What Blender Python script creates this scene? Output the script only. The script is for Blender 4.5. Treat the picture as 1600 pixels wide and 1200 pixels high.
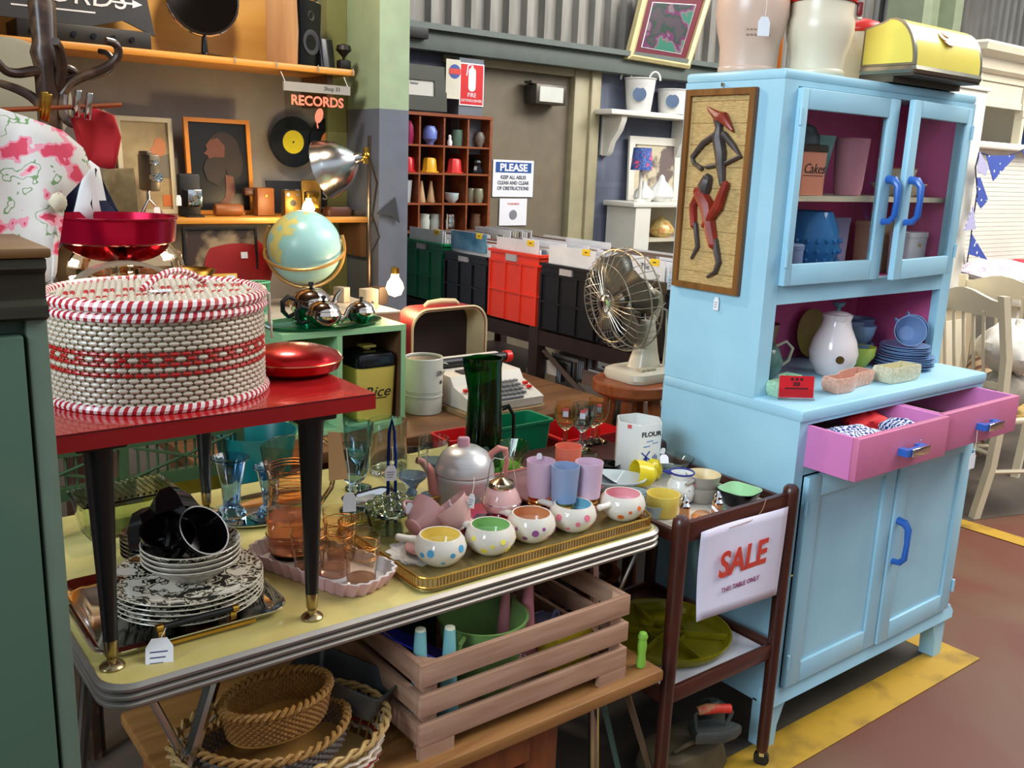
import bpy, bmesh, math, random
from mathutils import Vector, Matrix, Euler
random.seed(7)
PI = math.pi
for _o in list(bpy.data.objects): bpy.data.objects.remove(_o)
SC = bpy.context.scene
COL = SC.collection
# ---------------------------------------------------------------- camera
FPX = 1470.0; CAMH = 1.52
def _ray(px, py): return Vector(((px-800)/FPX, -(py-600)/FPX, -1.0))
_vx = _ray(2742, 328).normalized(); _vy = _ray(-373, 207).normalized()
_z = _vx.cross(_vy).normalized(); _m = (_vx+_vy).normalized(); _n = _z.cross(_m)
_X = (_m-_n).normalized(); _Y = (_m+_n).normalized()
CROT = Matrix((_X, _Y, _z))                      # camera axes expressed in the room's axes
CPOS = Vector((0, 0, CAMH))
cam = bpy.data.cameras.new('camera'); cam_ob = bpy.data.objects.new('camera', cam); COL.objects.link(cam_ob)
cam.sensor_fit = 'HORIZONTAL'; cam.sensor_width = 36.0; cam.lens = FPX*36/1600; cam.clip_start = 0.02
cam_ob.matrix_world = Matrix.Translation(CPOS) @ CROT.to_4x4()
SC.camera = cam_ob
def at(px, py, x=None, y=None, z=None):
 """point of a known plane (x, y or z in metres) seen at a place in the photograph"""
 r = CROT @ _ray(px, py)
 if z is not None: t = (z-CAMH)/r.z
 elif y is not None: t = y/r.y
 else: t = x/r.x
 return CPOS + r*t
# ---------------------------------------------------------------- light
SC.view_settings.view_transform = 'Standard'; SC.view_settings.look = 'None'
SC.view_settings.gamma = 1.0; SC.view_settings.use_curve_mapping = False
SC.view_settings.exposure = 0.0
W = bpy.data.worlds.new('daylight'); SC.world = W; W.use_nodes = True
_bg = W.node_tree.nodes['Background']; _bg.inputs[0].default_value = (0.78, 0.88, 1.0, 1); _bg.inputs[1].default_value = 0.75
def area(name, loc, target, sx, sy, power, col):
 l = bpy.data.lights.new(name, 'AREA'); l.shape = 'RECTANGLE'; l.size = sx; l.size_y = sy; l.energy = power; l.color = col
 o = bpy.data.objects.new(name, l); COL.objects.link(o); o.location = loc
 o.rotation_euler = (Vector(target)-Vector(loc)).to_track_quat('-Z', 'Y').to_euler(); return o
area('side_window_light', (-4.2, 0.2, 3.3), (1.6, 1.5, 0.9), 3.0, 2.0, 430, (0.74, 0.88, 1.0))
area('roof_skylight', (5.0, -0.5, 4.8), (3.6, 1.2, 0.0), 3.0, 3.0, 225, (1.0, 0.95, 0.88))
area('roof_skylight', (6.5, 1.2, 4.2), (5.5, 3.2, 1.2), 2.5, 1.5, 210, (1.0, 0.97, 0.92))
area('roof_skylight', (2.8, 2.6, 4.2), (3.2, 4.2, 1.4), 2.0, 1.0, 45, (0.95, 0.97, 1.0))
def _pt():
 point('stall_ceiling_lamp', (1.15, 2.75, 2.5), 50, (1.0, .85, .66), .08)
def point(name, loc, power, col, r=0.03):
 l = bpy.data.lights.new(name, 'POINT'); l.energy = power; l.color = col; l.shadow_soft_size = r
 o = bpy.data.objects.new(name, l); COL.objects.link(o); o.location = loc; return o
_pt()
# ---------------------------------------------------------------- materials
def lin(c):
 return tuple(((v/255)/12.92 if v/255 <= 0.04045 else ((v/255+0.055)/1.055)**2.4) for v in c) + (1,)
MATS = {}
def _new(name):
 m = bpy.data.materials.new(name); m.use_nodes = True; nt = m.node_tree
 return m, nt, nt.nodes['Principled BSDF']
def mat(name, col, rough=0.5, metal=0.0, vary=0.12, scale=12.0, trans=0.0, ior=1.45, emit=None, estr=0, col2=None, stretch=None, bump=0.0, coat=0.0, dist=0.0, lo=0.35, hi=0.65, sss=0.0, alpha=1.0):
 if name in MATS: return MATS[name]
 m, nt, b = _new(name); N = nt.nodes; L = nt.links
 c1 = lin(col); c2 = lin(col2) if col2 else tuple(max(0, v*(1-vary)) for v in c1[:3])+(1,)
 tc = N.new('ShaderNodeTexCoord'); mp = N.new('ShaderNodeMapping'); no = N.new('ShaderNodeTexNoise'); cr = N.new('ShaderNodeValToRGB')
 if stretch: mp.inputs['Scale'].default_value = stretch
 no.inputs['Scale'].default_value = scale; no.inputs['Detail'].default_value = 4; no.inputs['Distortion'].default_value = dist
 cr.color_ramp.elements[0].position = lo; cr.color_ramp.elements[1].position = hi
 cr.color_ramp.elements[0].color = c1; cr.color_ramp.elements[1].color = c2
 L.new(tc.outputs['Object'], mp.inputs[0]); L.new(mp.outputs[0], no.inputs['Vector']); L.new(no.outputs[0], cr.inputs[0]); L.new(cr.outputs[0], b.inputs['Base Color'])
 b.inputs['Roughness'].default_value = rough; b.inputs['Metallic'].default_value = metal
 b.inputs['Transmission Weight'].default_value = trans; b.inputs['IOR'].default_value = ior; b.inputs['Coat Weight'].default_value = coat
 b.inputs['Alpha'].default_value = alpha
 if emit: b.inputs['Emission Color'].default_value = lin(emit); b.inputs['Emission Strength'].default_value = estr
 if bump:
  bp = N.new('ShaderNodeBump'); bp.inputs['Strength'].default_value = bump; bp.inputs['Distance'].default_value = 0.003
  L.new(no.outputs[0], bp.inputs['Height']); L.new(bp.outputs[0], b.inputs['Normal'])
 MATS[name] = m; return m
def glassm(name, col, rough=0.02, ior=1.35, a=1.0):
 if name in MATS: return MATS[name]
 m, nt, b = _new(name)
 b.inputs['Base Color'].default_value = lin(col); b.inputs['Roughness'].default_value = rough
 b.inputs['Transmission Weight'].default_value = a; b.inputs['IOR'].default_value = ior
 MATS[name] = m; return m
def wood(name, c1, c2, axis='x', scale=3.0, rough=0.45, coat=0.0):
 s = {'x': (1, 9, 9), 'y': (9, 1, 9), 'z': (9, 9, 1)}[axis]
 return mat(name, c1, rough=rough, col2=c2, scale=scale, stretch=s, dist=0.6, lo=0.3, hi=0.7, bump=0.15, coat=coat)
def pattern(name, kind, cols, scale=30, rough=0.4, thr=0.5, coord='Object', stretch=None, metal=0.0, bump=0.0, rnd=1.0):
 """voronoi dots / blotches / stripes / checks as the thing's own print"""
 if name in MATS: return MATS[name]
 m, nt, b = _new(name); N = nt.nodes; L = nt.links
 tc = N.new('ShaderNodeTexCoord'); mp = N.new('ShaderNodeMapping'); L.new(tc.outputs[coord], mp.inputs[0])
 if stretch: mp.inputs['Scale'].default_value = stretch
 cr = N.new('ShaderNodeValToRGB'); cr.color_ramp.interpolation = 'CONSTANT'
 cr.color_ramp.elements[0].color = lin(cols[0]); cr.color_ramp.elements[0].position = 0
 cr.color_ramp.elements[1].color = lin(cols[1]); cr.color_ramp.elements[1].position = thr
 if kind == 'dots':
  t = N.new('ShaderNodeTexVoronoi'); t.inputs['Scale'].default_value = scale; t.inputs['Randomness'].default_value = rnd; L.new(mp.outputs[0], t.inputs['Vector']); src = t.outputs['Distance']
 elif kind == 'blotch':
  t = N.new('ShaderNodeTexNoise'); t.inputs['Scale'].default_value = scale; t.inputs['Detail'].default_value = 3; L.new(mp.outputs[0], t.inputs['Vector']); src = t.outputs[0]
  for i, c in enumerate(cols[2:]):
   e = cr.color_ramp.elements.new(thr+0.045*(i+1)); e.color = lin(c)
 elif kind == 'stripe':
  t = N.new('ShaderNodeTexWave'); t.inputs['Scale'].default_value = scale; t.bands_direction = 'X'; L.new(mp.outputs[0], t.inputs['Vector']); src = t.outputs[0]
 elif kind == 'diag':
  t = N.new('ShaderNodeTexWave'); t.inputs['Scale'].default_value = scale; t.bands_direction = 'DIAGONAL'; L.new(mp.outputs[0], t.inputs['Vector']); src = t.outputs[0]
 elif kind == 'check':
  t = N.new('ShaderNodeTexChecker'); t.inputs['Scale'].default_value = scale; L.new(mp.outputs[0], t.inputs['Vector']); src = t.outputs['Fac']
 elif kind == 'brick':
  t = N.new('ShaderNodeTexBrick'); t.inputs['Scale'].default_value = scale; t.inputs['Mortar Size'].default_value = 0.02; t.inputs['Color1'].default_value = (1, 1, 1, 1); t.inputs['Color2'].default_value = (1, 1, 1, 1); t.inputs['Mortar'].default_value = (0, 0, 0, 1)
  L.new(mp.outputs[0], t.inputs['Vector']); src = t.outputs['Fac']
 L.new(src, cr.inputs[0]); L.new(cr.outputs[0], b.inputs['Base Color'])
 b.inputs['Roughness'].default_value = rough; b.inputs['Metallic'].default_value = metal
 if bump:
  bp = N.new('ShaderNodeBump'); bp.inputs['Strength'].default_value = bump; bp.inputs['Distance'].default_value = 0.004
  L.new(src, bp.inputs['Height']); L.new(bp.outputs[0], b.inputs['Normal'])
 MATS[name] = m; return m
CHROME = lambda: mat('polished_chrome', (225, 225, 225), rough=0.08, metal=1.0, vary=0.05)
BRASS = lambda: mat('gilt_brass', (212, 165, 70), rough=0.22, metal=1.0, vary=0.2)
def paint(name, col, rough=0.45, **k): return mat(name, col, rough=rough, **k)
# ---------------------------------------------------------------- mesh builder
def rrect(w, d, r, n=5):
 out = []
 for cx, cy, a0 in ((w/2-r, d/2-r, 0), (-w/2+r, d/2-r, 90), (-w/2+r, -d/2+r, 180), (w/2-r, -d/2+r, 270)):
  for i in range(n+1):
   a = math.radians(a0+90*i/n); out.append((cx+r*math.cos(a), cy+r*math.sin(a)))
 return out
def circ(r, n=24, ry=None): return [(r*math.cos(2*PI*i/n), (ry or r)*math.sin(2*PI*i/n)) for i in range(n)]
class MB:
 def __init__(s): s.bm = bmesh.new(); s.M = Matrix.Identity(4); s.mi = 0; s.uv = s.bm.loops.layers.uv.new('UVMap')
 def m(s, M): s.M = M; return s
 def mt(s, i): s.mi = i; return s
 def V(s, p): return s.bm.verts.new(s.M @ Vector(p))
 def F(s, vs):
  try: f = s.bm.faces.new(vs); f.material_index = s.mi; return f
  except ValueError: return None
 def box(s, cx, cy, cz, sx, sy, sz, R=None, bev=0.0, seg=2):
  M = Matrix.Translation((cx, cy, cz)) @ (R.to_4x4() if R else Matrix.Identity(4))
  vs = [s.V(M @ Vector((x*sx/2, y*sy/2, z*sz/2))) for x in (-1, 1) for y in (-1, 1) for z in (-1, 1)]
  fs = [s.F([vs[i] for i in q]) for q in ((0, 1, 3, 2), (4, 6, 7, 5), (0, 4, 5, 1), (2, 3, 7, 6), (0, 2, 6, 4), (1, 5, 7, 3))]
  if bev:
   es = list({e for f in fs for e in f.edges})
   r = bmesh.ops.bevel(s.bm, geom=es, offset=bev, segments=seg, affect='EDGES', profile=0.5)
   for f in r['faces']: f.material_index = s.mi
  return s
 def bx(s, x0, x1, y0, y1, z0, z1, bev=0.0): return s.box((x0+x1)/2, (y0+y1)/2, (z0+z1)/2, abs(x1-x0), abs(y1-y0), abs(z1-z0), bev=bev)
 def loft(s, loops, cap=(True, True), closed=True):
  L = [[s.V(p) for p in lp] for lp in loops]; n = len(L[0])
  for a, b in zip(L, L[1:]):
   for i in range(n if closed else n-1):
    j = (i+1) % n; f = s.F([a[i], a[j], b[j], b[i]])
  if cap[0]: s.F(L[0][::-1])
  if cap[1]: s.F(L[-1])
  return s
 def lathe(s, prof, n=32, c=(0, 0, 0), cap=(False, False), flute=0, fd=0.0, sq=None):
  """prof: (radius, height) pairs; flute: number of scallops of depth fd"""
  c = Vector(c); L = []; nl = len(prof)
  for r, z in prof:
   if r < 1e-5: L.append([s.V(c+Vector((0, 0, z)))]*n)
   else:
    row = []
    for i in range(n):
     a = 2*PI*i/n; rr = r*(1+fd*math.cos(flute*a)) if flute else r
     row.append(s.V(c+Vector((rr*math.cos(a), rr*(sq or 1)*math.sin(a), z))))
    L.append(row)
  for k, (a, b) in enumerate(zip(L, L[1:])):
   for i in range(n):
    j = (i+1) % n; q = [a[i], a[j], b[j], b[i]]; u = []
    for v in q:
     if v not in u: u.append(v)
    if len(u) >= 3:
     f = s.F(u)
     if f:
      for lp in f.loops:
       top = lp.vert in (b[i], b[j]); ri = lp.vert in (a[j], b[j])
       lp[s.uv].uv = ((i+(1 if ri else 0))/n, (k+(1 if top else 0))/max(1, nl-1))
  if cap[0] and prof[0][0] > 1e-5: s.F(L[0][::-1])
  if cap[1] and prof[-1][0] > 1e-5: s.F(L[-1])
  return s
 def tube(s, pts, r, n=8, closed=False, cap=True):
  pts = [Vector(p) for p in pts]; k = len(pts); rs = r if isinstance(r, (list, tuple)) else [r]*k
  T = []
  for i in range(k):
   a = pts[(i-1) % k] if (closed or i > 0) else pts[i]; b = pts[(i+1) % k] if (closed or i < k-1) else pts[i]
   T.append((b-a).normalized() if (b-a).length > 1e-9 else Vector((0, 0, 1)))
  up = Vector((0, 0, 1)) if abs(T[0].z) < 0.9 else Vector((1, 0, 0)); nv = T[0].cross(up).normalized(); L = []
  for i in range(k):
   nv = (nv - T[i]*nv.dot(T[i])).normalized(); bv = T[i].cross(nv)
   L.append([s.V(pts[i]+(nv*math.cos(2*PI*j/n)+bv*math.sin(2*PI*j/n))*rs[i]) for j in range(n)])
  m_ = k if closed else k-1
  for i in range(m_):
   a, b = L[i], L[(i+1) % k]
   for j in range(n):
    q = (j+1) % n; f = s.F([a[j], a[q], b[q], b[j]])
    if f:
     for lp in f.loops:
      nx = lp.vert in (b[j], b[q]); qq = lp.vert in (a[q], b[q])
      lp[s.uv].uv = ((i+(1 if nx else 0))/m_, (j+(1 if qq else 0))/n)
  if cap and not closed: s.F(L[0][::-1]); s.F(L[-1])
  return s
 def cyl(s, p0, p1, r0, r1=None, n=12): return s.tube([p0, p1], [r0, r0 if r1 is None else r1], n)
 def ball(s, c, r, n=12, sc=(1, 1, 1)):
  k = max(4, n//2); prof = [(r*math.sin(PI*i/k)*1.0, -r*math.cos(PI*i/k)) for i in range(k+1)]
  M0 = s.M; s.M = M0 @ Matrix.Translation(c) @ Matrix.Diagonal((*sc, 1)); s.lathe(prof, n); s.M = M0; return s
 def prism(s, poly, z0, z1):
  a = [s.V((x, y, z0)) for x, y in poly]; b = [s.V((x, y, z1)) for x, y in poly]; n = len(poly)
  for i in range(n): s.F([a[i], a[(i+1) % n], b[(i+1) % n], b[i]])
  s.F(a[::-1]); s.F(b); return s
 def torus(s, R, r, z=0, n=48, k=8, ry=None):
  return s.tube([(x, y, z) for x, y in circ(R, n, ry)], r, k, closed=True)
 def build(s, name, mats, parent=None, sharp=35):
  bmesh.ops.recalc_face_normals(s.bm, faces=s.bm.faces)
  me = bpy.data.meshes.new(name); s.bm.to_mesh(me); s.bm.free()
  for f in me.polygons: f.use_smooth = True
  me.set_sharp_from_angle(angle=math.radians(sharp))
  for m in (mats if isinstance(mats, (list, tuple)) else [mats]): me.materials.append(m)
  o = bpy.data.objects.new(name, me); COL.objects.link(o)
  if parent: o.parent = parent
  return o
def tag(o, label, cat=None, group=None, kind=None):
 if label: o['label'] = label
 if cat: o['category'] = cat
 if group: o['group'] = group
 if kind: o['kind'] = kind
 return o
def thing(name, label, cat, loc=(0, 0, 0), rz=0, group=None, rot=None):
 o = bpy.data.objects.new(name, None); COL.objects.link(o); o.empty_display_size = 0.05
 o.location = loc; o.rotation_euler = rot if rot else (0, 0, rz); return tag(o, label, cat, group)
def struct(name, mb, m): return tag(mb.build(name, m), None, kind='structure')
def solo(name, mb, m, label, cat, loc=(0, 0, 0), rz=0, group=None, rot=None):
 o = mb.build(name, m); o.location = loc; o.rotation_euler = rot if rot else (0, 0, rz); return tag(o, label, cat, group)
def dup(root, loc, rz=None, label=None, rot=None):
 def cp(o, par):
  c = o.copy(); COL.objects.link(c); c.parent = par
  for ch in list(o.children): cp(ch, c)
  return c
 r = cp(root, root.parent); r.location = loc
 if rot: r.rotation_euler = rot
 elif rz is not None: r.rotation_euler = (0, 0, rz)
 if label: r['label'] = label
 return r
def words(txt, size, m, parent, loc, rot=(0, 0, 0), ext=0.0006, align='CENTER', shear=0.0, name='lettering', bold=0.0, sx=1.0):
 cu = bpy.data.curves.new(name, 'FONT'); cu.body = txt; cu.size = size; cu.extrude = ext; cu.align_x = align; cu.align_y = 'CENTER'; cu.shear = shear; cu.offset = bold
 cu.resolution_u = 3
 t = bpy.data.objects.new('tmp_text', cu); me = bpy.data.meshes.new_from_object(t); bpy.data.objects.remove(t); me.materials.clear(); me.materials.append(m)
 o = bpy.data.objects.new(name, me); COL.objects.link(o); o.parent = parent; o.location = loc; o.rotation_euler = rot; o.scale = (sx, 1, 1); return o
def RX(a): return Matrix.Rotation(a, 4, 'X')
def RY(a): return Matrix.Rotation(a, 4, 'Y')
def RZ(a): return Matrix.Rotation(a, 4, 'Z')
def TR(x, y, z): return Matrix.Translation((x, y, z))
FACE = (PI/2, 0, 0)            # text standing upright, read from -Y
FACEX = (PI/2, 0, -PI/2)       # text standing upright, read from -X
WHITE = lambda: mat('white_card', (228, 228, 232), rough=0.7, vary=0.03)
BLACK = lambda: mat('black_print', (18, 18, 20), rough=0.6, vary=0.02)
def price_tag(label, loc, rot=(PI/2, 0, 0), w=0.022, h=0.03, top=None, ink=True):
 """small white swing tag, its hole at the origin"""
 t = thing('price_tag', label, 'price tag', loc, rot=rot)
 mb = MB(); mb.prism([(-w/2, -h), (w/2, -h), (w/2, -h*0.28), (w*0.28, 0), (-w*0.28, 0), (-w/2, -h*0.28)], -0.0005, 0.0005); mb.build('card', WHITE(), t)
 if ink:
  mb = MB()
  for i in range(3): mb.bx(-w*0.34, w*(0.3-0.08*i), -h*(0.4+0.17*i), -h*(0.44+0.17*i), 0.0005, 0.0008)
  mb.build('handwriting', mat('pen_ink', (70, 70, 110), vary=0.02), t)
 if top is not None:
  M = t.rotation_euler.to_matrix().inverted(); e = M @ (Vector(top)-Vector(loc))
  mb = MB(); mb.tube([(0, -h*0.1, 0.0006), e*0.5+Vector((0.002, 0, 0.002)), e], 0.0006, 5); mb.build('string', mat('tag_string', (225, 225, 220), rough=0.8), t)
 return t
# ================================================================= setting
# floor: red painted concrete with yellow lines, dark bare concrete under the stalls
mfloor = mat('red_painted_concrete', (102, 57, 43), rough=0.42, col2=(106, 85, 63), scale=1.3, lo=0.42, hi=0.72, dist=0.8, bump=0.2)
mdark = mat('bare_concrete', (84, 74, 64), rough=0.6, col2=(60, 52, 46), scale=3, bump=0.3)
mb = MB(); mb.bx(-5, 13, -4, 8, -0.1, 0.0); struct('floor', mb, mfloor)
mb = MB(); mb.prism([(-1, 1.36), (2.92, 1.36), (2.92, 2.9), (-1, 2.9)], 0.0005, 0.002); mb.prism([(-1, 2.9), (13, 2.9), (13, 6), (-1, 6)], 0.0005, 0.002); mb.prism([(3.0, 2.28), (13, -1.0), (13, 2.9), (3.0, 2.9)], 0.0005, 0.002); struct('trim_1', mb, mdark)
myel = mat('yellow_line_paint', (178, 138, 38), rough=0.55, col2=(120, 92, 34), scale=9, lo=0.5, hi=0.75, bump=0.2)
mb = MB(); mb.prism([(0.2, 1.235), (2.95, 1.235), (2.95, 1.36), (0.2, 1.36)], 0.002, 0.0035)
mb.prism([(2.85, 1.36), (2.95, 1.36), (2.99, 2.36), (2.89, 2.36)], 0.002, 0.0035)
a = at(1503, 818, z=0); b = at(1600, 848, z=0); dv = (b-a).normalized(); nv = Vector((-dv.y, dv.x, 0))*0.05
a2 = a-dv*0.9; b2 = b+dv*3
mb.prism([(a2+nv)[:2], (a2-nv)[:2], (b2-nv)[:2], (b2+nv)[:2]], 0.002, 0.0035); struct('trim_2', mb, myel)
YW = 4.5
mblock = pattern('grey_blue_painted_block', 'brick', ((92, 97, 114), (99, 103, 121)), scale=1.25, rough=0.6, thr=0.5, stretch=(1, 1, 1), bump=0.2)
# back wall: painted block, brick texture lies in the wall's own X-Z plane
nt = mblock.node_tree; mp = [n for n in nt.nodes if n.type == 'MAPPING'][0]; mp.inputs['Rotation'].default_value = (PI/2, 0, 0)
mb = MB(); mb.bx(1.9, 3.02, YW, YW+0.12, 0, 2.2); mb.bx(4.1, 12, YW, YW+0.12, 0, 2.2); struct('wall_back', mb, mblock)
# doorway closed by a beige door, cream frame
mb = MB(); mb.bx(3.02, 4.0, YW+0.02, YW+0.07, 0, 2.06); struct('door_1', mb, paint('beige_door_paint', (116, 105, 86), 0.5))
mb = MB(); mb.bx(3.9, 4.02, YW-0.03, YW+0.06, 0, 2.08, bev=0.006); mb.bx(4.02, 4.1, YW-0.05, YW+0.06, 0, 2.08, bev=0.01); mb.bx(2.96, 4.1, YW-0.02, YW+0.06, 2.03, 2.1); struct('trim_3', mb, paint('cream_door_frame', (158, 148, 116), 0.45))
# steel beam
mb = MB(); mb.bx(1.95, 5.6, YW-0.12, YW+0.12, 2.07, 2.19, bev=0.004); mb.bx(1.95, 5.6, YW-0.16, YW-0.10, 2.17, 2.2); struct('trim_4', mb, paint('grey_green_steel_paint', (96, 104, 98), 0.45))
# corrugated wall above
def corrugated(x0, x1, z0, z1, y, pitch, depth):
 mb = MB(); xs = []; x = x0
 while x < x1:
  for f, d in ((0, 0), (0.12, 1), (0.5, 1), (0.62, 0)): xs.append((x+f*pitch, y-d*depth))
  x += pitch
 lo = [(a, b, z0) for a, b in xs]; hi = [(a, b, z1) for a, b in xs]; mb.loft([lo, hi], cap=(False, False), closed=False); return mb
struct('wall_upper', corrugated(1.7, 13, 2.15, 4.6, YW+0.04, 0.13, 0.04), mat('galvanised_corrugated_steel', (140, 136, 128), rough=0.5, metal=0.3, col2=(112, 108, 102), scale=2, stretch=(8, 1, 1)))
# left stall back wall: grey-beige painted panel, plywood above the top shelf
YL = 3.62
mb = MB(); mb.bx(-0.6, 2.0, YL, YL+0.05, 0, 1.86); struct('wall_left_panel', mb, paint('grey_beige_wall_paint', (152, 144, 136), 0.6))
mb = MB(); mb.bx(-0.6, 1.77, YL-0.01, YL+0.03, 1.86, 2.6); struct('wall_left_plywood', mb, wood('yellow_plywood', (196, 150, 76), (170, 124, 58), 'x', 1.2, 0.5))
# partition post: pale green above, blue-grey below
mb = MB(); mb.bx(1.888, 2.02, 3.3, 3.6, 0, 1.70); mb.mt(1); mb.bx(1.888, 2.02, 3.3, 3.6, 1.70, 2.8); struct('trim_5', mb, [paint('blue_grey_post_paint', (98, 104, 118), 0.5), paint('pale_green_post_paint', (148, 168, 138), 0.5)])
mb = MB(); mb.bx(1.80, 1.886, 3.56, 3.64, 0, 2.8); struct('trim_6', mb, paint('olive_post_paint', (128, 132, 84), 0.5))
# green steel column behind the cabinet
mb = MB(); mb.bx(7.0, 7.12, YW-0.4, YW-0.1, 1.9, 4.5); mb.bx(7.45, 7.57, YW-0.4, YW-0.1, 1.9, 4.5); mb.bx(7.1, 7.47, YW-0.27, YW-0.22, 1.9, 4.5); struct('trim_7', mb, paint('sage_column_paint', (134, 142, 116), 0.5))
# hall's far walls and roof around the camera: what the shiny things reflect
mhall = paint('hall_cream_paint', (150, 146, 138), 0.7)
mb = MB(); mb.bx(-5.1, -5, -4, 8, 0, 1.9); struct('wall_left', mb, mhall)
mb = MB(); mb.bx(-5, 13, -4.1, -4, 0, 2.4); struct('wall_front', mb, mhall)
mb = MB(); mb.bx(13, 13.1, -4, 8, 0, 5.2); struct('wall_right', mb, mhall)
mb = MB(); mb.bx(-0.6, 2.0, YL+0.05, 7.5, 0, 0.02); struct('trim_8', mb, mhall)
mb = MB(); mb.bx(-0.7, -0.62, 1.9, 6.0, 0, 2.9); struct('wall_left_stall', mb, paint('stall_side_paint', (96, 92, 88), 0.6))
# unseen dark loft, added to keep daylight off the left stall
mb = MB(); mb.bx(-2.6, 2.0, 1.6, 6.0, 2.62, 2.70); struct('ceiling_light_blocker', mb, paint('light_blocker_boards', (70, 58, 46), 0.7))
# ================================================================= blue kitchen cabinet
CX0, CX1, CY0, CY1 = 1.951, 2.872, 1.327, 1.79; UY = 1.474
mblue = mat('sky_blue_gloss_paint', (158, 202, 219), rough=0.38, col2=(150, 195, 213), scale=6, bump=0.05)
mpink = mat('orchid_pink_paint', (206, 120, 176), rough=0.45, vary=0.06)
mwine = mat('magenta_interior_paint', (222, 100, 154), rough=0.55, vary=0.1)
mrose = mat('rose_drawer_front_paint', (200, 112, 148), rough=0.4, vary=0.06)
T = 0.022
cab = thing('kitchen_cabinet', 'tall sky blue two-part kitchen cabinet with glazed top doors and two pulled-out pink drawers', 'cabinet', (CX0, CY0, 0))
def C_(x, y, z): return (x-CX0, y-CY0, z)
mb = MB(); O = Matrix.Translation((-CX0, -CY0, 0)); mb.m(O)
T2 = 0.075
# lower carcass: sides, back, bottom
mb.bx(CX0, CX0+T, CY0+.025, CY1, .13, .93); mb.bx(CX1-T, CX1, CY0+.025, CY1, .13, .93); mb.bx(CX0+T, CX1-T, CY1-.015, CY1, .16, 1.70); mb.bx(CX0+T, CX1-T, CY0+.03, CY1-.016, .135, .155)
mb.bx(CX0, CX0+.035, CY0, CY0+.025, .13, .93); mb.bx(CX1-.035, CX1, CY0, CY0+.025, .13, .93); mb.bx(CX0+.035, CX1-.035, CY0, CY0+.02, .909, .93)
mb.bx(CX0+.035, CX1-.035, CY0+.001, CY0+.025, .775, .799)
# upper carcass
mb.bx(CX0, CX0+T, UY+.025, CY1, .949, 1.739); mb.bx(CX1-T, CX1, UY+.025, CY1, .949, 1.739)
mb.bx(CX0-.001, CX1+.001, UY-.001, CY1+.001, 1.738, 1.763, bev=.008)
mb.bx(CX0+.055, CX1-.055, UY, UY+.025, 1.725, 1.739)
mb.bx(CX0, CX0+.055, UY, UY+.025, .949, 1.739); mb.bx(CX1-.055, CX1, UY, UY+.025, .949, 1.739)
mb.bx(CX0+.055, CX1-.055, UY+.001, UY+.03, 1.188, 1.238)
mb.build('carcass', mblue, cab)
mb = MB().m(O); mb.bx(CX0-.004, CX1+.006, CY0-.008, CY1, .918, .950, bev=.009); mb.build('counter_top', mblue, cab)
mb = MB().m(O); y0 = CY1-.022; mb.bx(CX0+T, CX1-T, y0, CY1-.016, .951, 1.737); mb.bx(CX0+T, CX0+T+.006, UY+.026, y0, .951, 1.737); mb.bx(CX1-T-.006, CX1-T, UY+.026, y0, .951, 1.737); mb.bx(CX0+T, CX1-T, UY+.031, y0, 1.196, 1.226)
mb.build('lining', mwine, cab); 
mb = MB().m(O); mb.bx(CX0+T+.006, CX1-T-.006, UY+.035, y0, 1.448, 1.462); mb.build('shelf', paint('cream_shelf_paint', (214, 200, 172), .5), cab)
mb = MB().m(O); mb.loft([[(x, CY0-.003, z) for x in (CX0-.003, CX1+.003) for z in ()] or [(CX0-.012, CY0-.012, .135), (CX1+.012, CY0-.012, .135), (CX1+.012, CY0-.012, .158), (CX1+.006, CY0-.004, .178), (CX0-.006, CY0-.004, .178), (CX0-.012, CY0-.012, .158)], [(CX0-.012, CY0+.03, .135), (CX1+.012, CY0+.03, .135), (CX1+.012, CY0+.03, .158), (CX1+.006, CY0+.03, .178), (CX0-.006, CY0+.03, .178), (CX0-.012, CY0+.03, .158)]])
mb.build('plinth_moulding', mblue, cab)
for x, y in ((CX0+.0, CY0+.002), (CX1-.075, CY0+.002), (CX0+.0, CY1-.06), (CX1-.075, CY1-.06)):
 s = 1 if x < 2.3 else -1
 mb = MB().m(O); xc = x if s == 1 else x+.075
 mb.loft([[(xc+s*u, y+v, z) for u, v in ((0, 0), (w, 0), (w, .05), (0, .05))] for z, w in ((0, .045), (.06, .05), (.11, .07), (.135, .085))])
 mb.build('foot', mblue, cab)
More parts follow.
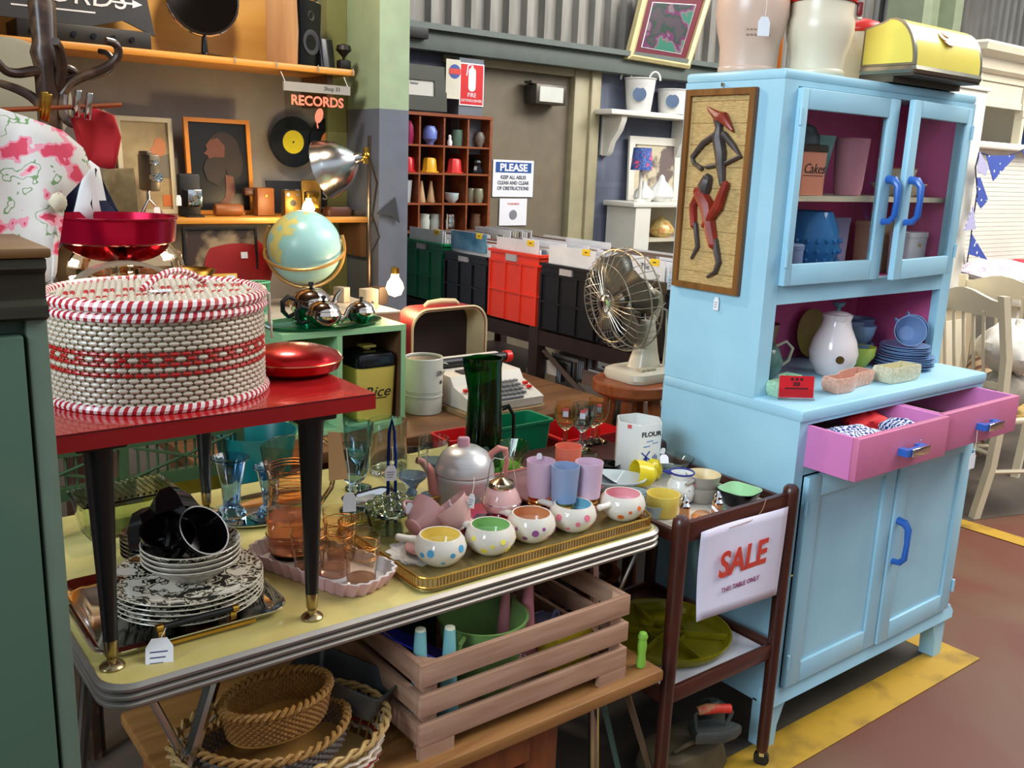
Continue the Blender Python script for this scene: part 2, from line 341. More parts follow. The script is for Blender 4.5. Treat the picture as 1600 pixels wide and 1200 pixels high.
def door(x0, x1, z0, z1, y, hinge, ang, name='door', glass=True, fw=.05, fwb=.055, handle=None, fh=None):
 """framed door hinged left or right"""
 hx = x0 if hinge == 'L' else x1
 e = bpy.data.objects.new(name, None)
 W_ = x1-x0; s = 1 if hinge == 'L' else -1; fh = fh or fw
 M = Matrix.Translation((hx-CX0, y-CY0, 0)) @ RZ(ang)
 def B(mb, u0, u1, v0, v1, c0, c1, bev=.003):
  a, b = sorted((s*u0, s*u1)); mb.bx(a, b, v0, v1, c0, c1, bev=bev); return mb
 mb = MB(); mb.m(M)
 B(mb, 0, fh, -.018, 0, z0, z1); B(mb, W_-fw, W_, -.018, 0, z0, z1); B(mb, fh, W_-fw, -.018, 0, z1-fw, z1); B(mb, fh, W_-fw, -.018, 0, z0, z0+fwb)
 if not glass:
  B(mb, fw-.002, W_-fw+.002, -.010, -.002, z0+fwb-.002, z1-fw+.002, 0)
 d = mb.build(name, mblue, cab)
 if glass:
  mb = MB().m(M); B(mb, fh-.003, W_-fw+.003, -.010, -.0075, z0+fwb-.003, z1-fw+.003, 0); g = mb.build('pane', glassm('clear_pane', (250, 252, 252), 0.0, 1.12), d)
 if handle:
  hz, hl = handle; u = s*(W_-.022)
  mb = MB().m(M); zz = [(0, hl/2), (-.022, hl/2-.003), (-.034, hl/2-.018), (-.036, 0), (-.034, -hl/2+.018), (-.022, -hl/2+.003), (0, -hl/2)]
  mb.tube([(u, -.018+a_, hz+b_) for a_, b_ in zz], [.011, .012, .010, .008, .009, .009, .009], 10)
  mb.build('handle', mat('cobalt_blue_plastic', (42, 96, 178), rough=.25, vary=.04), d)
 for hz in (z0+.1*(z1-z0)+.02, z1-.1*(z1-z0)-.02):
  mb = MB().m(M); mb.cyl((-s*.004, -.02, hz-.02), (-s*.004, -.02, hz+.02), .005, n=8); mb.build('hinge', mblue, d)
 return d
door(CX0+.052, 2.437, 1.238, 1.722, UY, 'L', math.radians(0), handle=(1.455, .115), fh=.026)
door(2.443, CX1-.045, 1.238, 1.722, UY, 'R', math.radians(5.5), handle=(1.455, .115), fw=.044, fh=.03)
door(CX0+.04, 2.412, .182, .772, CY0, 'L', 0, glass=False, fw=.058, fwb=.06)
door(2.416, CX1-.036, .182, .772, CY0, 'R', math.radians(0.8), glass=False, fw=.058, fwb=.06, handle=(.505, .125))
# drawers pulled out
def drawer(x0, x1, out, z0=.80, z1=.908):
 mb = MB().m(O); yf = CY0-out; D = .40
 mb.bx(x0, x1, yf, yf+.018, z0, z1, bev=.002)
 d = mb.build('drawer', mrose, cab)
 mb = MB().m(O); mb.prism([(x0, yf+.018), (x0+.012, yf+.018), (x0+.012, yf+D-.012), (x1-.012, yf+D-.012), (x1-.012, yf+.018), (x1, yf+.018), (x1, yf+D), (x0, yf+D)], z0, z1-.001); mb.build('drawer_side', mpink, d)
 mb = MB().m(O); mb.bx(x0+.01, x1-.01, yf+.01, yf+D-.01, z0+.006, z0+.012); mb.build('drawer_base', paint('drawer_lining_paper', (170, 155, 130), .7), d)
 xc = (x0+x1)/2+.02; zc = (z0+z1)/2-.005
 mb = MB().m(O)
 mb.prism([(xc-.05, yf+.0), (xc-.028, yf), (xc-.028, yf-.014), (xc+.028, yf-.014), (xc+.028, yf), (xc+.05, yf), (xc+.05, yf-.026), (xc-.05, yf-.026)], zc-.009, zc+.009)
 h = mb.build('handle', mat('cobalt_blue_plastic', (42, 96, 178)), d)
 mb = MB().m(O); mb.box(xc+.008, yf-.029, zc, .082, .006, .022, bev=.002); mb.build('chrome_grip', CHROME(), h)
drawer(1.985, 2.405, .145); drawer(2.412, 2.838, .128)
# price tag on the right drawer's handle
tp = at(1527, 672, y=CY0-.165); price_tag('blank white swing tag hanging from the right-hand pink drawer handle', at(1521, 708, y=CY0-.17), w=.032, h=.045, top=tp, ink=False)
# gingham cloth in the left drawer
mb = MB(); random.seed(5)
def rag(mb, cx, cy, cz, sx, sy, sz, n=26, seed=0, amp=.3):
 rnd = random.Random(seed); ph = [rnd.uniform(0, 6) for _ in range(6)]
 rows = []
 k = 12
 for i in range(k+1):
  t = PI*i/k; row = []
  for j in range(n):
   a = 2*PI*j/n; w = 1+amp*(math.sin(3*a+ph[0]+2*t)*.5+math.sin(5*a+ph[1]-3*t)*.35+math.sin(9*a+ph[2]+5*t)*.2)*math.sin(t)
   row.append((cx+sx*w*math.sin(t)*math.cos(a), cy+sy*w*math.sin(t)*math.sin(a), cz-sz*math.cos(t)*(1+.12*math.sin(4*a+ph[3]))))
  rows.append(row)
 mb.loft(rows, cap=(False, False)); return mb
rag(mb, 0, 0, 0, .11, .07, .036, seed=2)
solo('gingham_cloth', mb, pattern('blue_white_gingham', 'check', ((228, 230, 240), (40, 50, 120)), scale=115, rough=.8), 'blue and white gingham cloth crumpled in the left pink drawer', 'cloth', (2.11, 1.27, .862), .2)
mb = MB(); rag(mb, 0, 0, 0, .07, .05, .03, seed=9)
solo('gingham_cloth', mb, MATS['blue_white_gingham'], 'second blue gingham bundle at the right end of the left pink drawer', 'cloth', (2.30, 1.25, .866), 1.0)
mb = MB(); rag(mb, 0, 0, 0, .075, .05, .028, seed=4)
solo('red_cloth', mb, paint('scarlet_cotton', (214, 34, 40), .7), 'plain red cloth folded at the back of the left pink drawer', 'cloth', (2.30, 1.36, .866))
# ================================================================= framed relief on the cabinet side
fx = CX0-.004
pTL = at(1078, 141, x=fx); pTR = at(1186, 136, x=fx); pBL = at(1054, 445, x=fx); pBR = at(1156, 462, x=fx)
fy0 = (pTR.y+pBR.y)/2; fy1 = (pTL.y+pBL.y)/2; fz0 = (pBL.z+pBR.z)/2; fz1 = (pTL.z+pTR.z)/2
FW, FH = fy1-fy0, fz1-fz0
# local frame: u along -Y (photo's left to right), v up, w toward -X
fr = thing('relief_picture', 'tall wood-framed picture of two carved dark figures on woven straw, hung on the cabinet side', 'picture', (fx, fy1, fz0), rot=(PI/2, 0, -PI/2))
mb = MB(); w_ = .016
mb.bx(0, w_, 0, FH, 0, .014); mb.bx(FW-w_, FW, 0, FH, 0, .014); mb.bx(w_, FW-w_, 0, w_, 0, .014); mb.bx(w_, FW-w_, FH-w_, FH, 0, .014); mb.build('frame', wood('brown_frame_wood', (132, 88, 42), (104, 66, 30), 'y', 4, .4), fr)
mb = MB(); mb.bx(w_, FW-w_, w_, FH-w_, 0, .004); 
mstraw = mat('woven_straw', (196, 166, 110), rough=.8, col2=(170, 138, 84), scale=60, stretch=(1, 6, 1), bump=.6)
mb.build('straw_mat', mstraw, fr)
mb = MB()
for k in range(9):
 v = w_+.03+k*(FH-.06)/8.3
 for i in range(22): mb.bx(w_+.004+i*(FW-.04)/22, w_+.009+i*(FW-.04)/22, v, v+.0015, .004, .005)
mb.build('stitching', paint('dark_stitch', (120, 84, 40), .8), fr)
mb = MB(); mb.cyl((FW*.5, FH+.005, .004), (FW*.5, FH+.014, .004), .004, n=6); mb.build('hanging_hook', CHROME(), fr)
def fu(px, py):
 p = at(px, py, x=fx); return Vector((fy1-p.y, p.z-fz0, 0))
def limb(mb, pts, rs, w=.011):
 mb = MB() if mb is None else mb
 rs = [r*1.4 for r in rs]; P_ = [fu(*p) + Vector((0, 0, w)) for p in pts]; mb.tube(P_, rs, 8); 
 for p, r in ((P_[0], rs[0]), (P_[-1], rs[-1])): mb.ball(p, r, 8)
mskin = mat('carved_dark_wood', (72, 62, 58), rough=.4, vary=.3, scale=40)
mredw = mat('red_lacquer_wood', (140, 42, 26), rough=.35, vary=.3, scale=30)
def piece(name, m, segs, w=.011):
 mb = MB()
 for pts, rs in segs: limb(mb, pts, rs, w)
 mb.build(name, m, fr)
piece('hatted_man_torso', mskin, [([(1128, 188), (1128, 200), (1127, 216), (1131, 240), (1131, 262), (1133, 288)], [.011, .007, .012, .012, .009, .006])])
piece('hatted_man_arm', mskin, [([(1120, 212), (1103, 224), (1086, 246), (1089, 256), (1100, 263)], [.006, .006, .0045, .0045, .005])])
piece('hatted_man_arm', mskin, [([(1136, 211), (1150, 228), (1161, 244), (1138, 255), (1108, 261)], [.007, .006, .005, .0045, .004])])
piece('dancer_head', mskin, [([(1110, 280), (1106, 292), (1105, 302)], [.011, .0145, .010])])
piece('dancer_leg', mskin, [([(1091, 350), (1094, 385), (1085, 403)], [.005, .0045, .003])])
piece('dancer_leg', mskin, [([(1121, 376), (1127, 410), (1122, 424), (1110, 432)], [.007, .006, .005, .003])])
piece('red_hat', mredw, [([(1113, 170), (1128, 183), (1136, 184), (1150, 204)], [.003, .010, .011, .003])], .015)
piece('red_sleeve', mredw, [([(1096, 306), (1087, 322), (1088, 352)], [.009, .008, .007])], .010)
piece('red_trousers', mredw, [([(1098, 300), (1110, 322), (1113, 350), (1119, 382)], [.013, .016, .013, .010])])
piece('red_trousers', mredw, [([(1141, 288), (1129, 322), (1108, 352)], [.007, .010, .007])], .018)
price_tag('white price tag hanging below the framed relief on the cabinet side', at(1120, 464, x=fx-.003), rot=(PI/2, 0, -PI/2), w=.017, h=.035)
# ================================================================= green cupboard at the left edge
mgreen = mat('worn_sage_green_paint', (66, 92, 76), rough=.5, col2=(84, 98, 78), scale=5, lo=.55, hi=.8, bump=.1)
g = thing('green_cupboard', 'weathered sage green painted cupboard cut off by the left edge of the view', 'cupboard', (0, 1.1, 0))
mb = MB(); mb.bx(-.55, .221, .0205, .16, 0, 1.34); mb.build('carcass', mgreen, g)
mb = MB(); mb.bx(-.5, .196, -.004, .019, .1, 1.32, bev=.003); mb.build('door', mgreen, g)
mb = MB(); mb.bx(.200, .221, 0, .02, 0, 1.34, bev=.002); mb.build('stile', mat('pale_sage_edge', (92, 108, 92), rough=.5), g)
mb = MB()
prof = [(0, 1.335), (-.012, 1.34), (-.012, 1.352), (-.002, 1.358), (-.006, 1.385), (-.016, 1.392), (-.016, 1.402)]
mb.loft([[(.221+max(0, -a)*.0, a, z) for a, z in prof]+[(.221, .15, 1.402), (.221, .15, 1.335)], [(-.55, a, z) for a, z in prof]+[(-.55, .15, 1.402), (-.55, .15, 1.335)]])
mb.build('cornice', wood('dark_green_brown_moulding', (52, 50, 36), (38, 34, 24), 'x', 4, .5), g)
mb = MB(); mb.bx(-.55, .226, -.02, .16, 1.403, 1.414, bev=.003); mb.build('top_board', wood('brown_top_board', (110, 78, 40), (84, 56, 28), 'x', 4, .5), g)
# ================================================================= yellow laminate table
TZ = .76
ty = thing('laminate_table', 'long yellow laminate kitchen table with ribbed chrome edge, crowded with crockery', 'table', (.87, 1.66, 0))
OT = Matrix.Translation((-.87, -1.66, 0))
X0, X1, Y0, Y1 = .298, 1.452, 1.292, 2.03
def rr(x0, x1, y0, y1, r, z, n=6): return [(x+(x0+x1)/2, y+(y0+y1)/2, z) for x, y in rrect(x1-x0, y1-y0, r, n)]
mb = MB().m(OT); mb.loft([rr(X0+.003, X1-.003, Y0+.003, Y1-.003, .047, z) for z in (TZ-.036, TZ)]); mb.build('table_top', mat('lemon_laminate', (208, 194, 124), rough=.3, col2=(190, 174, 104), scale=7, coat=.3), ty)
mb = MB().m(OT); L = []
for k in range(3):
 zb = TZ-.039+k*.013
 for dz, o in ((.0, .003), (.0015, -.001), (.0045, -.004), (.0085, -.004), (.0115, -.001)): L.append(rr(X0+o, X1-o, Y0+o, Y1-o, .05, zb+dz))
L.append(rr(X0+.003, X1-.003, Y0+.003, Y1-.003, .047, TZ+.0012)); L.insert(0, rr(X0+.01, X1-.01, Y0+.01, Y1-.01, .045, TZ-.039))
mb.loft(L, cap=(False, False)); mb.build('ribbed_edge', mat('brushed_edge_chrome', (150, 144, 136), rough=.42, metal=.75), ty)
chr2 = mat('dull_chrome_tube', (190, 188, 184), rough=.18, metal=1.0)
def leg(pts, r=.012, name='leg'):
 mb = MB().m(OT); mb.tube(pts, r, 10); mb.build(name, chr2, ty)
leg([(.52, 1.40, .72), (.505, 1.40, .71), (.492, 1.39, .68), (.435, 1.38, .53), (.30, 1.36, .0)], .013); leg([(.37, 1.40, .72), (.44, 1.385, .53)], .007, 'brace')
leg([(.45, 1.92, .72), (.43, 1.92, .6), (.36, 1.94, 0)], .013)
leg([(1.33, 1.40, .72), (1.345, 1.40, .66), (1.38, 1.38, .0)], .013); leg([(1.31, 1.92, .72), (1.36, 1.94, 0)], .013)
p0 = at(990, 872, y=1.45); p1 = at(962, 935, y=1.45); d_ = (p0-p1).normalized(); leg([(p0+d_*((.722-p0.z)/d_.z)), p1, p1-d_*.25], .005, 'brace')
# ================================================================= red laminate table on top of it
RT = 1.145
tr = thing('red_side_table', 'small red laminate table with tapered black legs standing on the yellow table', 'table', (.5, 1.63, TZ))
OR = Matrix.Translation((-.5, -1.63, -TZ))
mb = MB().m(OR); mb.bx(.258, .743, 1.305, 1.955, RT-.026, RT-.0006); mb.mt(1); mb.bx(.2585, .7425, 1.3055, 1.9545, RT-.0006, RT)
mb.build('table_top', [mat('red_edge_laminate', (150, 20, 24), rough=.35, vary=.06), mat('red_top_laminate', (186, 36, 36), rough=.16, col2=(168, 26, 30), scale=7, stretch=(1, 4, 1), dist=1.5, coat=.4)], tr)
mb = MB().m(OR); mb.bx(.2575, .7435, 1.3045, 1.9555, RT-.0022, RT-.0008); mb.build('edge_line', paint('dark_seam', (60, 8, 12), .5), tr)
mleg = mat('black_lacquer_leg', (16, 16, 18), rough=.35, vary=.02)
for x0, y0, x1, y1 in ((.326, 1.36, .326, 1.36), (.648, 1.348, .642, 1.339), (.662, 1.885, .667, 1.899), (.33, 1.885, .325, 1.9)):
 a = Vector((x0, y0, RT-.03)); b = Vector((x1, y1, TZ)); 
 mb = MB().m(OR); mb.tube([a, a.lerp(b, .05), b+Vector((0, 0, .045))], [.021, .0205, .0105], 16)
 l = mb.build('leg', mleg, tr)
 mb = MB().m(OR); mb.box(x0, y0, RT-.033, .07, .05, .014, bev=.004); mb.build('mounting_block', mleg, l)
 mb = MB().m(OR @ TR(b.x, b.y, 0)); mb.lathe([(.0108, TZ+.046), (.0095, TZ+.02), (.008, TZ+.018), (.007, TZ+.014), (.0075, TZ+.01), (.016, TZ+.006), (.0185, TZ+.003), (.0185, TZ+.001), (0, TZ+.001)], 20)
 mb.build('brass_foot', mat('aged_brass', (170, 150, 110), rough=.25, metal=1.0, vary=.3), l)
# ================================================================= woven basket
bk = thing('lidded_basket', 'round white and red woven plastic basket with striped rope trim and closed lid', 'basket', (.458, 1.490, RT)); bk.scale = (1, .94, 1)
R0 = .160; HB = .140
mwhite = mat('white_plastic_strand', (200, 188, 168), rough=.3, vary=.08); mred2 = mat('red_plastic_strand', (176, 30, 26), rough=.3, vary=.1); mtan = mat('tan_cane', (176, 138, 96), rough=.6)
mrope = pattern('red_white_rope', 'diag', ((168, 26, 36), (226, 214, 206)), scale=1, rough=.3)
# rope: stripes wound round a ring, driven by the tube's own UV
def ropemat(name, n):
 if name in MATS: return MATS[name]
 m, nt, b = _new(name); N = nt.nodes; L = nt.links
 uv = N.new('ShaderNodeUVMap'); uv.uv_map = 'UVMap'; sp = N.new('ShaderNodeSeparateXYZ'); mu = N.new('ShaderNodeMath'); mu.operation = 'MULTIPLY'; mu.inputs[1].default_value = n
 ad = N.new('ShaderNodeMath'); ad.operation = 'ADD'; fr_ = N.new('ShaderNodeMath'); fr_.operation = 'FRACT'; gt = N.new('ShaderNodeMath'); gt.operation = 'GREATER_THAN'; gt.inputs[1].default_value = .5
 mx = N.new('ShaderNodeMix'); mx.data_type = 'RGBA'; mx.inputs[6].default_value = lin((172, 30, 42)); mx.inputs[7].default_value = lin((228, 216, 210))
 L.new(uv.outputs[0], sp.inputs[0]); L.new(sp.outputs[0], mu.inputs[0]); L.new(mu.outputs[0], ad.inputs[0]); L.new(sp.outputs[1], ad.inputs[1]); L.new(ad.outputs[0], fr_.inputs[0]); L.new(fr_.outputs[0], gt.inputs[0]); L.new(gt.outputs[0], mx.inputs[0]); L.new(mx.outputs[2], b.inputs['Base Color'])
 b.inputs['Roughness'].default_value = .3; MATS[name] = m; return m
mb = MB(); mb.lathe([(0, .002), (R0-.006, .002), (R0-.004, HB)], 64, cap=(False, False)); NS = 62; rows = 17
for r in range(rows):
 z = .012+r*(HB-.02)/(rows-1)
 for i in range(NS):
  a = 2*PI*(i+(r % 2)*.5)/NS
  red = r in (6, 10) or (r in (8, 9) and i % 1 == 0 and r == 8)
  if r == 9: red = (i % 2 == 0)
  if r == 7: red = (i % 2 == 0) and False
  mb.mt(1 if red else 0)
  mb.m(RZ(a) @ TR(R0, 0, z)); mb.ball((0, 0, 0), 1, 6, (.004, .0088, .0037))
mb.m(Matrix.Identity(4)); mb.mt(2)
for i in range(NS*2):
 a = PI*(i+.5)/NS; mb.cyl((R0*math.cos(a)*.995, R0*math.sin(a)*.995, .006), (R0*math.cos(a)*.995, R0*math.sin(a)*.995, HB-.004), .0018, n=4)
mb.build('woven_body', [mwhite, mred2, mtan], bk)
for z, nm in ((.006, 'base_trim'), (HB, 'rim_trim')):
 mb = MB(); mb.torus(R0+.003, .0068, z, 96, 8); mb.build(nm, ropemat('red_white_rope_small', 84), bk)
lid = MB(); lid.lathe([(R0+.002, HB+.006), (R0-.004, HB+.017), (R0-.03, HB+.020), (0, HB+.021)], 64)
k = 0
for rr_ in range(18):
 y = -R0+.012+rr_*.0178
 hw = math.sqrt(max(0, (R0-.012)**2-y*y)); n = int(hw/.0095)
 for i in range(-n, n+1):
  x = i*.0095+(rr_ % 2)*.004
  if abs(x) > hw: continue
  lid.mt(1 if (rr_ in (8, 9, 5)) and i % 3 != 0 else 0)
  q = math.hypot(x, y)/R0
  lid.m(TR(x, y, HB+.0215-.002*q**3) @ RZ(.9)); lid.ball((0, 0, 0), 1, 6, (.0058, .0032, .003))
lo_ = lid.m(Matrix.Identity(4)).build('lid', [mwhite, mred2], bk)
mb = MB(); mb.torus(R0+.001, .0088, HB+.016, 110, 8); mb.build('lid_trim', ropemat('red_white_rope_large', 78), lo_)
mb = MB(); hp = []
for i in range(15):
 t = i/14; hp.append((-.03+.115*t, -.03+.05*t, HB+.025+.024*math.sin(PI*t)))
mb.tube(hp, .0052, 8); mb.build('handle', ropemat('red_white_rope_handle', 16), lo_)
a_ = math.radians(-22)
mb = MB(); mb.m(RZ(a_) @ TR(R0+.008, 0, 0)); mb.box(.003, 0, HB-.01, .005, .014, .05, bev=.002); mb.build('latch_strap', paint('cream_plastic', (206, 196, 176), .35), bk)
mb = MB(); mb.m(RZ(a_) @ TR(R0+.012, 0, HB-.045)); mb.tube([(.002, .007*math.cos(t), .013*math.sin(t)) for t in [2*PI*i/14 for i in range(14)]], .002, 6, closed=True); mb.build('latch_loop', MATS['cream_plastic'], bk)
price_tag('grey-blue swing tag lying on the woven basket lid beside its handle', (.43, 1.43, RT+HB+.027), rot=(0, 0, 1.6), w=.018, h=.03, top=(.44, 1.46, RT+HB+.032))
# ================================================================= covered red pan
rp = thing('covered_pan', 'round ruby red lidded pan on the red table right of the woven basket', 'pan', tuple(at(441, 597, z=RT)+Vector((.048, .062, 0))))
mruby = mat('ruby_anodised_metal', (190, 16, 24), rough=.22, metal=.75, vary=.15)
mb = MB(); mb.lathe([(0, .001), (.062, .001), (.080, .010), (.086, .024), (.085, .025), (.079, .012), (0, .003)], 40); mb.build('pan_body', mruby, rp)
mb = MB(); mb.torus(.086, .0016, .026, 48, 6); mb.build('rim', mat('copper_rim', (210, 130, 90), rough=.2, metal=1), rp)
mb = MB(); mb.lathe([(.086, .027), (.078, .036), (.050, .045), (.015, .049), (0, .049)], 40); ld = mb.build('lid', mruby, rp)
hx, hy = -.075, .075
mb = MB(); mb.tube([(-.055, .055, .024), (-.085, .085, .028)], [.006, .008], 8); hb = mb.build('handle_socket', mat('copper_rim', (210, 130, 90)), rp)
mb = MB(); mb.tube([(-.062, .062, .032), (-.085, .088, .043), (-.115, .12, .052), (-.14, .145, .05)], [.008, .011, .012, .007], 10); mb.build('handle', mat('black_bakelite', (14, 14, 16), rough=.2, vary=.02), rp)
# ================================================================= picnic set behind the basket
def jar(px, py, lab, y=1.83, r=.048):
 p = at(px, py, y=y); t = thing('clip_top_jar', lab, 'jar', (p.x, y, RT), group='clip-top jars behind the basket')
 H_ = p.z-RT
 mb = MB(); mb.lathe([(0, .001), (r*.92, .001), (r, .01), (r, H_-.03), (r*.92, H_-.02)], 28); mb.build('red_cup', mat('red_enamel_cup', (170, 26, 40), rough=.3), t)
 mb = MB(); mb.lathe([(r*.9, H_-.022), (r*1.04, H_-.02), (r*1.06, H_-.012), (r*1.0, H_-.010), (r*1.04, H_-.006), (r*1.0, H_), (0, H_+.001)], 28); mb.build('chrome_lid', CHROME(), t)
 mb = MB().m(TR(0, -r*1.02, 0)); mb.box(0, -.004, H_-.016, .015, .008, .034, bev=.002); mb.build('clip', mat('bronze_clip', (120, 92, 48), rough=.35, metal=.8), t)
 mb = MB().m(TR(0, -r*1.05, 0)); rag(mb, 0, -.006, H_-.042, .014, .006, .008, 14, seed=int(px)); mb.build('cord_knot', paint('cream_cord', (206, 190, 160), .8), t)
 return t
jar(120, 443, 'chrome-lidded red jar at the left end behind the woven basket'); jar(222, 442, 'chrome-lidded red jar in the middle behind the woven basket'); jar(313, 438, 'chrome-lidded red jar at the right end behind the woven basket')
def arch(pxc, pyc, w, h, y, lab, col=(196, 186, 160)):
 c = at(pxc, pyc, y=y); t = thing('arched_carry_handle', lab, 'handle', (c.x, y, RT))
 H_ = c.z-RT; P_ = []
 for i in range(21):
  a = PI*i/20; P_.append((-w*math.cos(a), 0, (H_-h)+h*math.sin(a)))
 P_ = [(-w, 0, 0)]+P_+[(w, 0, 0)]
 mb = MB(); lo = [[(p[0], -.012, p[2]), (p[0], .012, p[2]), (p[0]*.93, .012, p[2]-.006 if p[2] > H_-h+.001 else p[2]), (p[0]*.93, -.012, p[2]-.006 if p[2] > H_-h+.001 else p[2])] for p in P_]
 mb.loft(lo); mb.build('bent_strap', mat('champagne_aluminium', col, rough=.3, metal=.6, vary=.1), t); return t
arch(193, 408, .098, .062, 1.74, 'wide arched aluminium carrying handle rising behind the woven basket')
# shiny pots and the red dish
def pot(nm, lab, cat, px, py, y, z, prof, m, n=40, part='bowl'):
 p = at(px, py, y=y); t = thing(nm, lab, cat, (p.x, y, z)); mb = MB(); mb.lathe(prof, n); mb.build(part, m, t); return t
mcopper = mat('mirror_copper', (226, 186, 140), rough=.06, metal=1.0, vary=.05)
zc = RT
p = at(228, 412, y=1.90); H_ = p.z-zc
pb = thing('copper_kettle', 'mirror-polished copper kettle below the crimson cake tin, right side', 'kettle', (p.x, 1.90, zc)); mb = MB(); mb.lathe([(0, .001), (.05, .001), (.055, .05), (.045, H_-.06), (.066, H_-.035), (.072, H_-.005), (.066, H_+.022), (.048, H_+.04), (0, H_+.043)], 40); mb.build('body', mcopper, pb)
p2 = at(142, 412, y=1.90)
pb = thing('copper_kettle', 'mirror-polished copper kettle below the crimson cake tin, left side', 'kettle', (p2.x, 1.90, zc)); mb = MB(); mb.lathe([(0, .001), (.05, .001), (.055, .05), (.045, H_-.06), (.062, H_-.035), (.068, H_-.005), (.062, H_+.02), (.048, H_+.04), (0, H_+.043)], 40); mb.build('body', mcopper, pb)
zt = zc+H_+.0445
p = at(181, 385, y=1.89)
ct = thing('cake_tin', 'crimson anodised round cake tin stacked on the copper kettles', 'tin', (p.x, 1.89, zt))
mb = MB(); mb.lathe([(0, 0), (.102, 0), (.108, .004), (.112, .045), (.116, .047), (.116, .050), (.111, .050), (.106, .006), (0, .003)], 56); mb.build('tin_wall', mat('crimson_anodised_metal', (176, 8, 48), rough=.2, metal=.75, vary=.1), ct)
p = at(290, 425, y=1.92)
bd = thing('brass_dish', 'small dull brass dish behind the right-hand clip jar', 'dish', (p.x, 1.90, RT)); mb = MB(); hh = p.z-RT; mb.lathe([(0, .001), (.03, .001), (.012, .02), (.012, hh-.02), (.045, hh-.005), (.052, hh+.008), (.044, hh+.002), (0, hh-.006)], 28); mb.build('bowl', BRASS(), bd)
# ================================================================= crate bench, crate and its contents
BZ = .46
bn = thing('trestle_bench', 'rough pine bench under the yellow table carrying the slatted crate', 'bench', (.7, 1.5, 0)); OB = Matrix.Translation((-.7, -1.5, 0))
mpine = wood('aged_pine', (150, 104, 54), (118, 76, 36), 'x', 4, .5); mpine2 = wood('orange_pine', (126, 66, 30), (92, 46, 20), 'z', 4, .5)
mb = MB().m(OB); mb.bx(.42, 1.42, 1.235, 1.72, BZ-.028, BZ, bev=.006); mb.build('bench_top', mpine, bn)
mb = MB().m(OB); mb.bx(.54, 1.07, 1.262, 1.285, BZ-.10, BZ-.029); mb.build('apron', mpine2, bn)
for x, y in ((1.08, 1.262), (1.08, 1.62), (.45, 1.262), (.45, 1.62)):
 mb = MB().m(OB); mb.bx(x, x+.085, y+.024, y+.075, 0, BZ-.029, bev=.003); mb.build('leg', mpine2, bn)
mb = MB().m(OB); mb.bx(.5, 1.1, 1.45, 1.5, BZ-.07, BZ-.029); mb.build('rail', mpine2, bn)
p0 = at(980, 1085, y=1.31); p1 = at(1015, 1200, y=1.31)
st = MB(); st.tube([p0, p1, p1+(p1-p0)*1.6], .009, 4); solo('timber_prop', st, wood('grey_timber', (96, 76, 56), (72, 56, 40), 'z', 5, .6), 'thin grey-brown timber leaning under the right end of the pine bench', 'timber')
st = MB(); q = Vector((-.05, .03, 0)); st.tube([p0+q, p1+q+Vector((-.02, 0, 0)), p1+q+(p1-p0)*1.6], .008, 4); solo('timber_prop', st, paint('teal_timber', (54, 84, 78), .6), 'teal painted timber leaning beside the grey-brown one under the bench end', 'timber')
CRX, CRY, CRW, CRD = .812, 1.262, .515, .34
cr = thing('slatted_crate', 'pale slatted timber crate holding coloured plastic kitchenware', 'crate', (CRX, CRY, BZ))
mcr = wood('raw_pinkish_timber', (176, 138, 114), (146, 108, 84), 'x', 5, .65); mcr2 = wood('raw_pinkish_timber_side', (166, 130, 106), (136, 100, 80), 'y', 5, .65)
for k, (z0, z1) in enumerate(((.026, .070), (.086, .128), (.146, .190))):
 for y in (0, CRD-.012):
  mb = MB(); mb.bx(0, CRW, y, y+.012, z0, z1, bev=.0015); mb.build('front_slat' if y == 0 else 'rear_slat', mcr, cr)
 for x in (0, CRW-.012):
  mb = MB(); mb.bx(x, x+.012, .0125, CRD-.0125, z0, z1, bev=.0015); mb.build('side_slat', mcr2, cr)
for x in (.0125, CRW-.0525):
 for y in (.0125, CRD-.0525):
  mb = MB(); s = 1 if x < .1 else -1; u = 1 if y < .1 else -1; xx = x if s == 1 else x+.04; yy = y if u == 1 else y+.04
  mb.prism([(xx, yy), (xx+s*.03, yy), (xx, yy+u*.03)][::s*u], .0, .188); mb.build('corner_post', mcr2, cr)
for x0, x1 in ((0, .075), (CRW-.075, CRW)):
 mb = MB(); mb.bx(x0, x1, 0, .012, 0, .0255); mb.build('foot', mcr, cr)
mb = MB(); mb.bx(.013, CRW-.013, .013, CRD-.013, .02, .026); mb.build('base_board', mcr, cr)
CB = BZ+.027
ra = MB(); rag(ra, 0, 0, 0, .17, .10, .02, seed=3, amp=.15); solo('gingham_liner', ra, pattern('red_white_gingham', 'check', ((214, 190, 200), (160, 34, 60)), scale=160, rough=.8), 'red and white checked cloth lining the bottom of the slatted crate', 'cloth', (CRX+.30, CRY+.17, CB+.022))
mavo = mat('avocado_plastic', (116, 152, 84), rough=.4, vary=.05)
p = at(790, 975, z=BZ+.185)
jg = thing('mixing_jug', 'large avocado green plastic mixing jug with pouring lip in the slatted crate', 'jug', (1.035, 1.385, CB+.002), rz=PI-2.6)
Rj = .090; Hj = .148
mb = MB(); prof = [(0, 0), (Rj*.72, 0), (Rj*.76, .01), (Rj, Hj-.002), (Rj+.003, Hj), (Rj-.003, Hj), (Rj*.74, .012), (0, .006)]; mb.lathe(prof, 48)
for v in mb.bm.verts:
 a = math.atan2(v.co.y, v.co.x)
 if abs(a) < .45 and v.co.z > Hj*.75: v.co.x += .03*(1-abs(a)/.45)*(v.co.z-Hj*.75)/(Hj*.25)
mb.build('bowl', mavo, jg)
